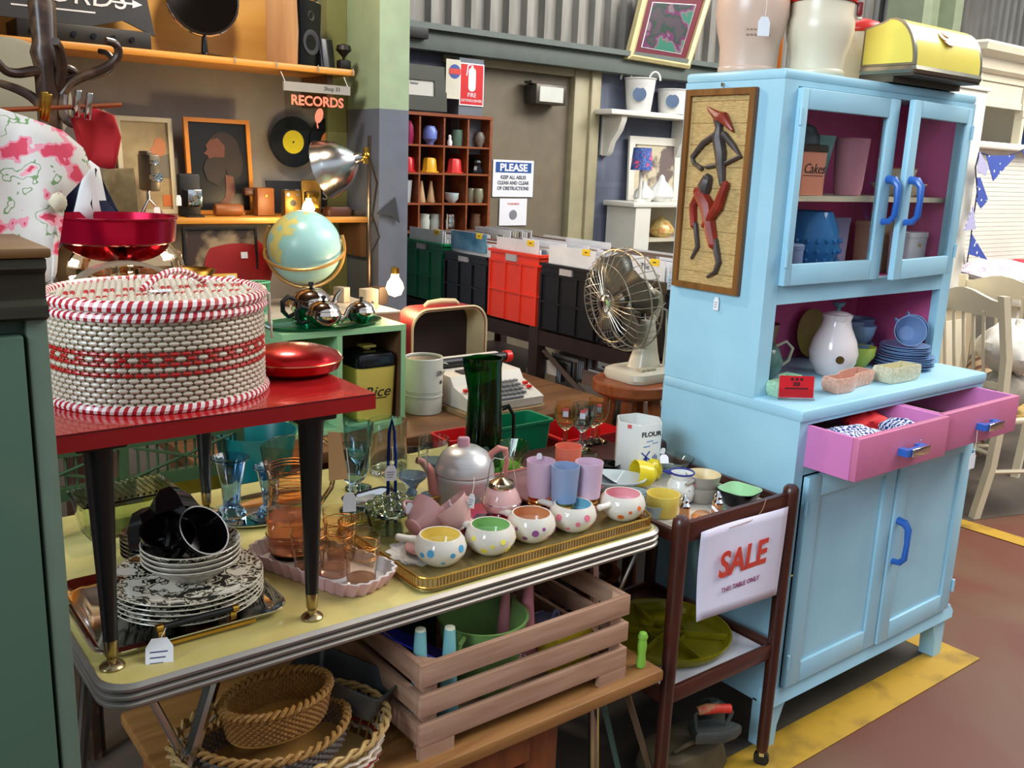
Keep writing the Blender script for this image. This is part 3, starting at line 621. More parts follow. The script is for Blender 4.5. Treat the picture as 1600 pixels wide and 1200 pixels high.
mb = MB(); mb.tube([(-Rj-.001, 0, Hj-.008), (-Rj-.025, 0, Hj-.012), (-Rj-.032, 0, Hj-.035), (-Rj-.02, 0, Hj-.06), (-Rj*.92, 0, Hj-.07)], [.006, .006, .005, .005, .006], 8); mb.build('handle', mavo, jg)
def shaker(px, py, ztop, y, h, col, lab, grp, nm, capc, r0, r1, base=CB+.001):
 p = at(px, py, z=ztop) if y is None else at(px, py, y=y)
 t = thing('tall_shaker', lab, 'shaker', (p.x, p.y, base), group=grp); h = p.z-base
 mb = MB(); mb.lathe([(0, 0), (r0, 0), (r0*1.0, .01), (r0*.8, h*.3), (r1, h-.002), (r1*.9, h)], 24); mb.build('body', mat(nm, col, rough=.4, vary=.04), t)
 mb = MB(); mb.lathe([(r1*.98, h-.003), (r1*.9, h+.002), (0, h+.003)], 20); mb.build('cap', mat(nm+'_cap', capc, rough=.5, vary=.03), t); return t
shaker(657, 984, None, 1.32, .15, (122, 178, 180), 'pale blue tapered shaker at the left front of the crate', 'blue shakers in the crate', 'aqua_plastic', (232, 232, 200), .021, .0105)
shaker(703, 981, None, 1.31, .15, (122, 178, 180), 'pale blue tapered shaker just left of the avocado jug', 'blue shakers in the crate', 'aqua_plastic', (232, 232, 200), .021, .0105)
shaker(790, 925, None, 1.41, .17, (214, 134, 142), 'tall pink tapered pepper shaker left of its twin, behind the avocado jug', 'pink shakers in the crate', 'salmon_plastic', (214, 134, 142), .022, .009)
shaker(826, 915, None, 1.385, .17, (214, 134, 142), 'tall pink tapered pepper shaker nearest the lilac dish in the crate', 'pink shakers in the crate', 'salmon_plastic', (214, 134, 142), .024, .010)
p = at(868, 968, y=1.46)
ld = thing('lidded_dish', 'lilac plastic dish with a ring-handled lid in the right end of the crate', 'dish', (p.x, 1.46, CB+.001)); hh = p.z-CB
mb = MB(); mb.lathe([(0, 0), (.05, 0), (.066, .02), (.068, hh-.02)], 32); mb.build('bowl', mat('lilac_plastic', (160, 164, 214), rough=.3, vary=.04), ld)
mb = MB(); mb.lathe([(.070, hh-.02), (.066, hh-.012), (.03, hh), (0, hh+.003)], 32); l2 = mb.build('lid', MATS['lilac_plastic'], ld)
mb = MB(); mb.tube([(-.012+.024*i/8, 0, hh+.002+.02*math.sin(PI*i/8)) for i in range(9)], .004, 8); mb.build('lid_handle', MATS['lilac_plastic'], l2)
mb = MB(); mb.bx(-.05, .05, -.03, .03, 0, .09, bev=.004); solo('yellow_box', mb, paint('mustard_card', (206, 178, 44), .5), 'yellow box standing behind the middle slat of the crate', 'box', (1.215, 1.335, CB+.001))
mb = MB(); mb.lathe([(0, 0), (.05, 0), (.085, .012), (.084, .014), (.05, .004), (0, .004)], 32); solo('blue_plate', mb, mat('royal_blue_plastic', (32, 40, 170), rough=.3), 'royal blue plate leaning inside the left end of the crate', 'plate', (.875, 1.40, CB+.115), rot=(0, .55, 0.1))
mb = MB(); mb.bx(-.055, .055, -.012, .012, 0, .17, bev=.004); solo('navy_tin', mb, paint('navy_tin_paint', (40, 52, 60), .4), 'tall dark navy tin at the back of the crate behind the avocado jug', 'tin', (.98, 1.56, CB+.001))
# ================================================================= baskets on the bench
def outline(kind, rx, ry, n):
 out = []
 for i in range(n):
  a = 2*PI*i/n; x, y = rx*math.cos(a), ry*math.sin(a)
  if kind == 'kidney': y += ry*.35*math.cos(a)**2*1.0 - ry*.2; 
  out.append((x, y))
 return out
def wicker(nm, lab, loc, kind, rx, ry, h, cols, rz=0, rows=9, n=44, flare=1.12, grp=None, open_=False, bands=None, rot=None):
 t = thing(nm, lab, 'basket', loc, rz=rz, group=grp, rot=rot)
 mats = [mat('cane_%d_%d_%d' % c, c, rough=.55, vary=.3, scale=90) for i, c in enumerate(cols)]
 ol = outline(kind, rx, ry, n*2)
 mb = MB()
 for i in range(0, n*2, 2 if open_ else 1):
  x, y = ol[i]; mb.cyl((x*.98, y*.98, .004), (x*flare*.98, y*flare*.98, h), .0022 if open_ else .0016, n=5)
 mb.build('stakes', mats[0], t)
 mb = MB()
 for r in range(rows):
  if open_ and bands and r not in bands: continue
  f = (r+.5)/rows; s = 1+(flare-1)*f; z = .006+(h-.01)*f
  pts = []
  for i, (x, y) in enumerate(ol):
   w = .0022*(1 if (i+r) % 2 else -1)
   L_ = math.hypot(x, y); pts.append((x*s*(1+w/L_), y*s*(1+w/L_), z+(.004*math.sin(i*.7+r) if open_ else 0)))
  mb.mt(1+(r % (len(mats)-1)) if len(mats) > 1 else 0); mb.tube(pts, (h/rows)*.5 if not open_ else .0036, 5, closed=True)
 mb.build('weave', mats, t)
 mb = MB(); m2 = []
 N_ = n*3; ol2 = outline(kind, rx, ry, N_)
 for ph in (0, PI):
  pts = []
  for i, (x, y) in enumerate(ol2):
   L_ = math.hypot(x, y); a = ph+2*PI*i/N_*(n//2); pts.append((x*flare*(1+.005*math.cos(a)/L_), y*flare*(1+.005*math.cos(a)/L_), h+.004+.005*math.sin(a)))
  mb.tube(pts, .0042, 6, closed=True)
 mb.build('braided_rim', mats[0], t)
 mb = MB(); mb.loft([[(x*.99, y*.99, z) for x, y in ol] for z in (0, .005)]); mb.build('base', mat('cane_base_%d' % cols[0][1], tuple(min(255, int(c*1.1)) for c in cols[0]), rough=.6), t)
 return t
wicker('cane_basket', 'large shallow openwork cane basket with red and white bands, under the kidney-shaped basket', (.600, 1.372, BZ), 'oval', .165, .125, .085, ((186, 150, 92), (150, 26, 30), (214, 196, 176)), rows=7, open_=True, bands=(1, 2, 3, 5), n=36, rz=-.15)
wicker('wicker_basket', 'kidney-shaped grey and tan wicker basket in the middle of the basket pile', (.585, 1.37, BZ+.045), 'kidney', .125, .075, .045, ((168, 122, 62), (104, 92, 84)), rows=6, flare=1.06, rz=-.1)
wicker('wicker_basket', 'honey-coloured oval wicker basket on top of the basket pile', (.592, 1.375, BZ+.098), 'oval', .088, .058, .055, ((176, 126, 60), (168, 116, 54)), rows=9, flare=1.1, rz=.1)
tn = thing('loaf_tin', 'dented grey metal loaf tin with a small sticker beside the wicker baskets', 'baking tin', (.742, 1.42, BZ+.075), rot=(math.radians(8), math.radians(6), .55))
mb = MB(); mb.loft([[(x, y, z) for x, y in rrect(w, d, .012, 3)] for w, d, z in ((.085, .16, 0), (.105, .185, .05), (.112, .192, .051), (.112, .192, .053), (.103, .183, .053), (.083, .158, .003))]); mb.build('tin_wall', mat('grey_tinplate', (120, 126, 128), rough=.35, metal=.8, vary=.3), tn)
mb = MB(); mb.bx(-.02, .005, -.06, -.045, .0035, .0045); mb.build('sticker', WHITE(), tn)
# ================================================================= things on the yellow table
def vessel(nm, lab, cat, loc, prof, m, part='body', n=36, rz=0, rot=None, grp=None, flute=0, fd=0, handle=None, hm=None, sq=None):
 t = thing(nm, lab, cat, loc, rz=rz, rot=rot, group=grp)
 mb = MB(); mb.lathe(prof, n, flute=flute, fd=fd, sq=sq); b = mb.build(part, m, t)
 if handle:
  mb = MB(); mb.tube(handle[0], handle[1], 8); mb.build('handle', hm or m, t)
 return t
def wall(out, th, base=None):
 """closed profile from an outer outline by going back down inside"""
 return out+[(max(0.0, r-th), z) for r, z in out[::-1] if z > out[0][1]+th*1.5]+[(0, out[0][1]+th)]
Z = TZ+.0015
# --- chrome tray with the transferware set
tx, ty_, tw, td = .465, 1.52, .31, .30
tray = thing('chrome_tray', 'rounded chrome tray with black-barred handles under the black and white plates', 'tray', (tx, ty_, Z))
mb = MB(); mb.loft([[(x, y, z) for x, y in rrect(w, d, .04, 6)] for w, d, z in ((tw-.02, td-.02, 0), (tw, td, .010), (tw+.004, td+.004, .012), (tw+.004, td+.004, .014), (tw-.004, td-.004, .013), (tw-.026, td-.026, .003))]); mb.build('pan', CHROME(), tray)
mb = MB(); mb.cyl((-.055, -td/2+.012, .030), (.055, -td/2+.012, .030), .0055, n=12); h = mb.build('handle', mleg, tray)
for s in (-1, 1):
 mb = MB(); mb.tube([(s*.056, -td/2+.012, .030), (s*.066, -td/2+.012, .030)], .0065, 12); mb.box(s*.058, -td/2+.014, .018, .010, .006, .014); mb.build('gilt_end', BRASS(), h)
mb = MB(); mb.bx(-.06, .09, -td/2-.003, -td/2-.0005, .004, .009); mb.build('gilt_strip', BRASS(), tray)
price_tag('large white handwritten swing tag lying at the front of the chrome tray', at(249, 997, z=TZ+.028), rot=(math.radians(48), 0, -.35), w=.040, h=.050, top=(tx-.05, ty_-td/2+.012, TZ+.032))
mtrans = pattern('black_cream_floral_transfer', 'blotch', ((22, 22, 22), (214, 204, 180), (50, 48, 44), (222, 214, 190), (226, 218, 200)), scale=34, rough=.15, thr=.45)
mcreamw = mat('cream_glaze', (206, 196, 174), rough=.15, vary=.04)
def plate(lab, z, R, nm='dinner_plate', grp=None, x=.492, y=1.512):
 t = thing(nm, lab, 'plate', (x, y, z), rz=z*60, group=grp)
 mb = MB(); mb.lathe([(0, 0), (R*.6, 0), (R*.95, .0095), (R, .012), (R, .0135), (R*.93, .0125), (R*.62, .0035), (0, .003)], 56); mb.build('printed_plate', mtrans, t)
 mb = MB(); mb.torus(R+.0003, .0012, .0128, 56, 5); mb.build('rim_line', mcreamw, t); return t
zz = Z+.004
names = ['bottom', 'second from the bottom', 'middle', 'second from the top', 'top']
for i in range(5): plate('floral dinner plate, %s in the stack on the chrome tray' % names[i], zz+i*.0085, .126, grp='floral dinner plates on the chrome tray')
zt = zz+4*.0085+.004
for i in range(4):
 t = thing('cereal_bowl', 'black and cream floral cereal bowl, %s of the four on the dinner plates' % ['lowest', 'second lowest', 'second highest', 'highest'][i], 'bowl', (.505, 1.522, zt+i*.009), rz=i, group='floral cereal bowls on the plates')
 mb = MB(); mb.lathe([(0, 0), (.042, 0), (.058, .012), (.082, .033), (.0825, .035), (.080, .035), (.055, .014), (.04, .003), (0, .003)], 48); mb.mt(1)
 mb.build('bowl', mtrans if i == 3 else mat('grey_speckled_glaze', (190, 180, 168), rough=.2, vary=.4, scale=90), t)
 mb = MB(); mb.torus(.0815, .0013, .035, 48, 5); mb.build('rim_line', mcreamw, t)
zb = zt+.030
mblk = mat('black_glazed_ceramic', (10, 10, 11), rough=.10, vary=.01)
cupp = wall([(0, 0), (.018, 0), (.022, .004), (.036, .02), (.046, .048), (.047, .052)], .0025)
vessel('black_cup', 'glossy black cup lying tilted with its mouth to the right in the floral bowl', 'cup', (.505, 1.535, zb+.020), cupp, mblk, rot=(Vector((.30, -.62, .62)).to_track_quat('Z', 'Y')).to_euler(), handle=([(-.040, 0, .042), (-.058, 0, .040), (-.058, 0, .022), (-.034, 0, .016)], .0035), grp='black cups on the floral bowls')
vessel('black_cup', 'glossy black cup standing at the left inside the floral bowl', 'cup', (.468, 1.545, zb+.004), cupp, mblk, rot=(-.1, -.30, 2.0), handle=([(-.040, 0, .042), (-.058, 0, .040), (-.058, 0, .022), (-.034, 0, .016)], .0035), grp='black cups on the floral bowls')
vessel('black_square_cup', 'angular black cup upturned on top of the other black cups', 'cup', (.497, 1.615, zb+.095), cupp, mblk, n=6, rot=(2.5, .4, .5), grp=None)
vessel('black_square_cup', 'angular black cup upturned behind and left of the topmost one', 'cup', (.450, 1.615, zb+.065), cupp, mblk, n=6, rot=(2.9, -.3, .2), grp=None)
for i in range(5): 
 t = thing('side_plate', 'small dark side plate behind the cereal bowls, %s in its stack' % names[i], 'plate', (.52, 1.735, Z+i*.008), group='dark side plates behind the bowls')
 mb = MB(); mb.lathe([(0, 0), (.045, 0), (.075, .009), (.075, .011), (.045, .003), (0, .003)], 40); mb.build('printed_plate', pattern('dark_brown_transfer', 'blotch', ((24, 20, 18), (96, 78, 60)), scale=60, rough=.2, thr=.55), t)
# ribbed glass dish at the back left
mgl = glassm('clear_glass', (238, 244, 240), .02, 1.42)
mglg = glassm('greenish_clear_glass', (222, 234, 208), .03, 1.45)
t = thing('pressed_glass_dish', 'rectangular ribbed pressed glass dish at the back left under the red table', 'dish', (.50, 1.90, Z), rz=.05)
mb = MB(); mb.loft([[(x, y, z) for x, y in rrect(w, d, .015, 3)] for w, d, z in ((.16, .09, 0), (.19, .11, .075), (.18, .10, .075), (.15, .08, .006))]); mb.build('dish', mglg, t)
mb = MB(); mb.bx(-.095, .095, -.056, .056, .076, .080); 
for i in range(15): mb.cyl((-.085+i*.012, -.05, .082), (-.085+i*.012, .05, .082), .003, n=6)
mb.build('ribbed_lid', mglg, t)
# silver tray with blue glasses
mblueg = glassm('pale_blue_glass', (176, 206, 232), .03, 1.45)
t = thing('silver_tray', 'oval silver tray behind the amber jug carrying blue glassware', 'tray', (.775, 1.83, Z), rz=.2)
mb = MB(); mb.lathe([(0, 0), (.10, 0), (.13, .008), (.132, .011), (.128, .010), (.1, .003), (0, .003)], 48, sq=.7); mb.build('pan', CHROME(), t)
mb = MB(); mb.tube([(-.125, -.03, .012), (-.135, -.02, .03), (-.135, .02, .03), (-.125, .03, .012)], .004, 8); mb.build('handle', CHROME(), t)
gob = wall([(0, 0), (.026, .001), (.028, .004), (.006, .012), (.005, .05), (.022, .065), (.030, .09), (.030, .125)], .0016)
gobu = [(0, 0), (.028, 0), (.028, .004), (.006, .012), (.005, .050), (.022, .065), (.031, .09), (.031, .125), (.0295, .125), (.0295, .09), (.021, .067), (0, .062)]
vas = [(0, 0), (.030, 0), (.031, .006), (.018, .02), (.020, .06), (.032, .12), (.040, .128), (.038, .129), (.029, .118), (.017, .06), (.012, .02), (0, .018)]
vessel('blue_glass_vase', 'flared pale blue glass vase on the silver tray, left of the amber jug', 'vase', (.70, 1.84, Z+.005), vas, mblueg, flute=8, fd=.03)
vessel('blue_glass_vase', 'shorter flared blue glass vase on the silver tray, right behind the amber jug', 'vase', (.775, 1.815, Z+.005), [(r*.85, z*.8) for r, z in vas], mblueg, flute=8, fd=.03)
t = thing('blue_glass_dish', 'small shallow blue glass dish at the front of the silver tray', 'dish', (.745, 1.775, Z+.004)); mb = MB(); mb.lathe([(0, 0), (.02, 0), (.035, .010), (.033, .010), (.018, .002), (0, .002)], 24, flute=9, fd=.05); mb.build('dish', mblueg, t)
# pink scalloped dish with the amber set
mpk = mat('dusty_pink_scallop_glaze', (214, 168, 172), rough=.2, vary=.05); mwh = mat('white_inside_glaze', (214, 208, 206), rough=.15, vary=.04)
pd = thing('scalloped_dish', 'long pink fluted dish carrying the amber jug and tumblers', 'dish', (.738, 1.497, Z), rz=-1.22)
_r = rrect(.30, .135, .05, 14); pts = []; _d = 0.0
for i in range(len(_r)):
 a, b = Vector(_r[i]), Vector(_r[(i+1) % len(_r)]); L_ = (b-a).length; k = max(1, round(L_/.0062))
 pts += [tuple(a.lerp(b, j/k)) for j in range(k)]
def fl(s, z, k=.0022):
 out = []
 for i, (x, y) in enumerate(pts):
  L_ = math.hypot(x, y); q = k*(1 if (i//2) % 2 else -1)
  out.append((x*s+(x/L_)*q, y*s+(y/L_)*q, z))
 return out
mb = MB(); mb.loft([fl(.9, 0), fl(1.0, .026), fl(1.0, .028)], cap=(True, False)); mb.build('fluted_wall', mpk, pd)
mb = MB(); mb.loft([fl(1.0, .028), fl(.96, .028), fl(.87, .005)], cap=(False, True)); mb.build('white_interior', mwh, pd)
mamb = glassm('amber_glass', (244, 190, 150), .03, 1.4); mambc = glassm('faint_peach_glass', (252, 238, 224), .02, 1.3)
gband = mat('gold_band', (206, 140, 74), rough=.25, metal=.9)
mpeach = mat('peach_glass_base', (246, 192, 166), rough=.06, trans=.7, ior=1.35, vary=.02)
px0, py0 = .722, 1.585
aj = thing('amber_jug', 'tall peach glass water jug with gold bands and curved handle', 'jug', (px0, py0, Z+.005))
mb = MB(); jp = [(0, 0), (.040, 0), (.044, .006), (.045, .02), (.050, .045), (.0505, .075), (.047, .10), (.043, .14), (.042, .20), (.046, .225), (.0445, .225), (.0405, .20), (.0415, .14), (.0455, .10), (.049, .075), (.0485, .045), (.043, .02), (.042, .010), (0, .008)]; mb.lathe(jp, 48)
for v in mb.bm.verts:
 a = math.atan2(v.co.y, v.co.x)
 if abs(abs(a)-PI) < .5 and v.co.z > .2: v.co.x -= .016*(1-abs(abs(a)-PI)/.5)
mb.build('body', glassm('peach_jug_glass', (250, 226, 206), .03, 1.3), aj)
for z, r in ((.013, .046), (.045, .0507), (.075, .0512)):
 mb = MB(); mb.torus(r, .0009, z, 48, 5); mb.build('gold_band', gband, aj)
for z in (.118, .126, .134, .142, .150, .168, .174, .18):
 mb = MB(); mb.torus(.0445 if z < .16 else .0432, .0008, z, 48, 5); mb.build('gold_band', gband, aj)
mb = MB(); mb.lathe([(.0408, .012), (.042, .02), (.0475, .045), (.048, .075), (.046, .08), (0, .081)], 40, cap=(True, False)); mb.build('amber_base', mpeach, aj)
mb = MB(); mb.tube([(.045, 0, .215), (.066, 0, .222), (.088, 0, .205), (.092, 0, .165), (.082, 0, .12), (.058, 0, .092), (.048, 0, .092)], [.006, .006, .0055, .005, .005, .0055, .006], 10); mb.build('handle', mamb, aj)
bt = thing('brown_paper_tag', 'large plain brown paper tag tied to the amber jug', 'tag', at(522, 675, y=1.50), rot=(PI/2, .18, -.1)); mb = MB(); mb.prism([(-.012, 0), (.012, .0), (.044, -.088), (.006, -.093)], -.0004, .0004); mb.build('card', mat('kraft_paper', (186, 148, 100), rough=.8, vary=.05), bt)
tumb = [(0, 0), (.025, 0), (.026, .003), (.0255, .006), (.027, .03), (.034, .098), (.0333, .098), (.026, .03), (.0245, .012), (0, .010)]
def tumbler(lab, x, y, k=1.0, peach=mpeach):
 t = thing('banded_tumbler', lab, 'glass', (x, y, Z+.005), group='peach banded tumblers in the pink dish')
 mb = MB(); mb.lathe([(r*k, z*k) for r, z in tumb], 36); mb.build('body', mambc, t)
 mb = MB(); mb.lathe([(0, .0008), (.0262*k, .0008), (.0268*k, .008*k), (.0265*k, .016*k), (0, .0165*k)], 32); mb.build('amber_base', peach, t)
 for z in (.056, .060, .078):
  mb = MB(); mb.torus((.0271+(z-.03)/.068*.007+.0004)*k, .0005 if z < .07 else .0008, z*k, 36, 5); mb.build('gold_band', gband, t)
 return t
tumbler('peach banded tumbler nearest the camera in the pink fluted dish', .765, 1.393); tumbler('peach banded tumbler behind and left of the nearest one in the pink dish', .748, 1.462)
tumbler('peach banded tumbler beside the black table leg in the pink dish', .708, 1.487); tumbler('peach banded tumbler close behind the second one in the pink dish', .788, 1.517)
price_tag('lilac swing tag hanging on a string in front of the peach tumblers', at(546, 770, y=1.47), rot=(PI/2, 0, -.4), w=.024, h=.037, top=at(541, 700, y=1.50), ink=False)
# glass domed dish
t = thing('bubble_glass_box', 'clear bubbled glass lidded dish standing left of the gallery tray', 'dish', (.945, 1.592, Z), rz=.3)
mb = MB(); mb.loft([[(x, y, z) for x, y in rrect(w, d, .03, 4)] for w, d, z in ((.085, .07, 0), (.105, .085, .045), (.10, .08, .045), (.08, .065, .005))]); mb.build('dish', mglg, t)
mb = MB()
for i in range(4):
 for j in range(3): mb.m(TR(-.036+i*.024, -.024+j*.024, .060+.010*math.cos((i-1.5)*.9)*math.cos((j-1)*.9))); mb.ball((0, 0, 0), .0135, 10, (1, 1, .9))
mb.m(Matrix.Identity(4)); mb.loft([[(x, y, z) for x, y in rrect(.108*k, .09*k, .03*k, 4)] for k, z in ((1, .046), (.98, .054), (.7, .060))]); mb.build('bubbled_lid', mglg, t)
price_tag('small white tag hanging on the side of the bubbled glass dish', at(640, 786, y=1.52), rot=(PI/2, 0, -.4), w=.014, h=.022, ink=False)
# blue stem glasses behind, clear canister glass, tongs
def goblet(lab, px, py, h=.13, k=1.0, m=None, grp='stemmed glasses at the back of the table', y=None):
 p = at(px, py, z=TZ); t = thing('stemmed_glass', lab, 'glass', (p.x, p.y, Z), group=grp)
 mb = MB(); mb.lathe([(r*k, z*h/.125) for r, z in gobu], 32); mb.build('glass', m or glassm('aqua_tinted_glass', (196, 220, 228), .02, 1.4), t); 
 return t
mstem = mat('blue_stem_glass', (130, 160, 186), rough=.08, trans=.6, ior=1.35, vary=.02)
def bluegob(lab, px, py):
 p = at(px, py, z=TZ); t = thing('blue_stem_goblet', lab, 'glass', (p.x, p.y, Z), group='blue-stemmed goblets')
 mb = MB(); mb.lathe([(0, 0), (.028, 0), (.028, .003), (.009, .010), (.0085, .03), (.012, .045), (.006, .055), (.012, .062), (.030, .078), (.0335, .085), (0, .0855)], 32); mb.build('blue_stem', mstem, t)
 mb = MB(); mb.lathe([(.0335, .085), (.035, .11), (.034, .14), (.033, .14), (.034, .11), (.032, .086)], 32); mb.build('clear_bowl', mgl, t); return t
bluegob('blue-stemmed goblet just left of the pink-spouted aluminium teapot', 643, 800); bluegob('blue-stemmed goblet behind the aluminium teapot spout', 676, 775)
goblet('tall faint blue glass behind the brown paper tag', 553, 800, .15, 1.15); goblet('faint blue stemmed glass right of the brown paper tag handle', 560, 765, .16, 1.1)
vessel('glass_canister', 'large clear glass cylinder with a grey band at the back left of the aluminium teapot', 'canister', (1.135, 1.935, Z), [(0, 0), (.045, 0), (.047, .01), (.047, .13), (.0455, .13), (.0455, .012), (0, .009)], mgl)
vessel('glass_bowl', 'low clear glass bowl between the bubbled dish and the blue goblets', 'bowl', (1.10, 1.80, Z), [(0, 0), (.03, 0), (.045, .03), (.044, .03), (.028, .004), (0, .004)], mgl)
p = at(612, 690, y=1.62)
tg = thing('blue_tongs', 'shiny blue metal tongs standing upright beside the clear glass canister', 'tongs', (p.x, p.y, Z))
mtb = mat('blue_anodised_metal', (20, 60, 150), rough=.15, metal=.9)
mb = MB(); zz_ = p.z-TZ
mb.tube([(-.008, 0, .0), (-.008, 0, zz_-.05), (-.006, 0, zz_+.02), (0, 0, zz_+.045), (.006, 0, zz_+.02), (.010, 0, zz_-.03), (.010, 0, .0)], .0032, 6); mb.build('bent_strip', mtb, tg)
price_tag('lilac handwritten octagonal swing tag on the blue tongs', at(611, 728, y=1.60), rot=(PI/2, 0, -.4), w=.024, h=.032, top=at(613, 698, y=1.612))
t = thing('black_tray', 'black-rimmed silver tray tilted behind the glass dish', 'tray', (.99, 1.72, Z+.012), rot=(.12, .08, .3)); mb = MB(); mb.loft([[(x, y, z) for x, y in rrect(w, d, .02, 4)] for w, d, z in ((.14, .10, 0), (.15, .11, .006), (.145, .105, .006), (.135, .095, .002))]); mb.build('pan', CHROME(), t); mb = MB(); mb.tube([(x, y, .007) for x, y in rrect(.15, .11, .02, 4)], .0022, 6, closed=True); mb.build('black_rim', mleg, t)
# --- brass gallery tray
mbr = mat('gallery_brass', (206, 160, 74), rough=.28, metal=1.0, vary=.25, scale=20)
c1, c2, c3 = at(665, 917, z=TZ), at(1042, 826, z=TZ), at(566, 835, z=TZ)
gx0, gx1, gy0 = c1.x-.008, c2.x+.0, min(c1.y, c2.y)+.012
GX0, GX1, GY0, GY1 = .838, 1.436, 1.302, 1.655
gt_ = thing('gallery_tray', 'large brass gallery tray holding the polka dot pans and pink tea things', 'tray', ((GX0+GX1)/2, (GY0+GY1)/2, Z)); gw, gd = GX1-GX0, GY1-GY0
mb = MB(); mb.loft([[(x, y, z) for x, y in rrect(w, d, .03, 5)] for w, d, z in ((gw-.008, gd-.008, 0), (gw, gd, .002), (gw, gd, .006), (gw-.006, gd-.006, .007), (gw-.012, gd-.012, .004))]); mb.build('pan', mat('tray_floor_brass', (176, 160, 108), rough=.32, metal=.75, col2=(150, 138, 92), scale=14), gt_)
path = [(x, y) for x, y in rrect(gw-.006, gd-.006, .03, 5)]
for z, r, nm in ((.027, .0022, 'top_rail'), (.008, .0022, 'bottom_rail')):
 mb = MB(); mb.tube([(x, y, z) for x, y in path], r, 6, closed=True); mb.build(nm, mbr, gt_)
mb = MB(); per = []
for i in range(len(path)):
 a, b = Vector(path[i]), Vector(path[(i+1) % len(path)]); L_ = (b-a).length; k = max(1, int(L_/.0072))
 for j in range(k): per.append(a.lerp(b, j/k))
for p in per: mb.cyl((p.x, p.y, .008), (p.x, p.y, .0262), .0013, n=5)
sp = mb.build('spindles', mbr, gt_)
GZ = Z+.0045
# doilies
def doily(nm, lab, x, y, r, m, z=None):
 t = thing(nm, lab, 'doily', (x, y, GZ if z is None else z)); mb = MB(); mb.lathe([(0, 0), (r, 0), (r, .0012), (0, .0014)], 60, flute=12, fd=.08); mb.build('lace', m, t); return t
doily('lace_doily', 'white lace doily under the tipped pink cup on the brass tray', .935, 1.462, .065, mat('white_lace', (214, 210, 204), rough=.9, vary=.3, scale=200))
doily('lace_doily', 'bright pink crochet doily under the frosted tumblers', 1.298, 1.505, .05, mat('pink_crochet', (232, 130, 170), rough=.9, vary=.25, scale=200))
# polka-dot pans
pansrc = [('yellow', (242, 214, 78), (84, 160, 200), 685, 893, 'sky blue dots and yellow inside, leftmost of the row'), ('green', (134, 196, 96), (236, 222, 88), 765, 875, 'yellow dots and green inside'),
          ('orange', (210, 130, 62), (150, 84, 140), 830, 855, 'purple dots and orange inside'), ('blue', (96, 178, 208), (226, 118, 140), 896, 838, 'pink dots and turquoise inside'), ('pink', (232, 150, 162), (216, 110, 44), 975, 820, 'orange dots and pink inside, rightmost of the row')]
for k, (cn, ci, cd, px, py, lab) in enumerate(pansrc):
 p = at(px, py, z=GZ); x, y = p.x+.027, p.y+.036
 rz = [2.35, 1.9, 1.9, 1.9, 3.3][k]; y = max(y, 1.365)
 t = thing('dotted_pan', 'small round white handled pan with '+lab, 'bowl', (x, y, GZ), rz=rz, group='polka dot pans along the brass tray')
 R = .0455; t.scale = (1.12, 1.12, 1.12)
 mb = MB(); mb.lathe([(0, 0), (.024, 0), (.026, .001), (.036, .009), (R-.001, .022), (R, .031), (R-.004, .044), (R-.009, .050), (R-.0095, .0508), (R-.012, .0505)], 40); body = mb.build('body', mat('white_gloss_glaze', (222, 214, 200), rough=.1, vary=.02), t)
 mb = MB(); mb.lathe([(R-.012, .0503), (R-.008, .044), (R-.004, .030), (.03, .008), (0, .005)], 36); mb.build('coloured_inside', mat(cn+'_inside_glaze', tuple(int(v*.72+70) for v in ci), rough=.12, vary=.03), t)
 mb = MB(); mb.tube([(R-.006, 0, .036), (R+.012, 0, .037), (R+.028, 0, .038)], [.0075, .006, .0065], 10); mb.ball((R+.028, 0, .038), .0066, 10); mb.build('handle', MATS['white_gloss_glaze'], t)
 rnd = random.Random(k+3)
 def prof_r(z):
  P_ = [(.026, .001), (.036, .009), (R-.001, .022), (R, .031), (R-.004, .044)]
  for (r0, z0), (r1, z1) in zip(P_, P_[1:]):
   if z0 <= z <= z1: f = (z-z0)/(z1-z0); return r0+(r1-r0)*f, math.atan2(r0-r1, z1-z0)
  return R, 0
 nd = 0
 for i in range(15):
  a = 2*PI*i/15+.2+rnd.uniform(-.05, .05)
  if abs((a+PI) % (2*PI)-PI) < .3: continue
  z = (.034, .015, .026)[i % 3]+rnd.uniform(-.002, .002); s_ = (.0066, .0048, .0036)[(i*2+k) % 3]
  r, tl = prof_r(z)
  mb = MB().m(RZ(a) @ TR(r-.0004, 0, z) @ RY(PI/2-tl)); mb.lathe([(s_, 0), (s_*.97, .0009), (0, .0011)], 16, cap=(True, False)); mb.build('painted_dot', mat(cn+'_pan_dots', cd, rough=.15, vary=.03), t)
# pink tipped cups and saucer
def aim(axis, spin=0): return (Vector(axis).to_track_quat('Z', 'Y') @ Euler((0, 0, spin)).to_quaternion()).to_euler()
mpc = mat('shell_pink_glaze', (206, 164, 158), rough=.12, vary=.05)
cp = [(0, 0), (.016, 0), (.021, .003), (.019, .007), (.034, .030), (.042, .058), (.0405, .058), (.032, .030), (.015, .010), (0, .009)]
t = vessel('pink_saucer', 'mauve-pink saucer under the tipped pink cups', 'saucer', (.952, 1.452, GZ+.0018), [(0, 0), (.022, 0), (.052, .009), (.0505, .010), (.02, .003), (0, .003)], mat('mauve_pink_glaze', (186, 140, 138), rough=.15, vary=.05), part='dish')
def handle_arc(r0, z0, r1, z1, out=.02, k=9):
 pts = []
 for i in range(k):
  f = i/(k-1); pts.append((r0+(r1-r0)*f+out*math.sin(PI*f), 0, z0+(z1-z0)*f))
 return pts
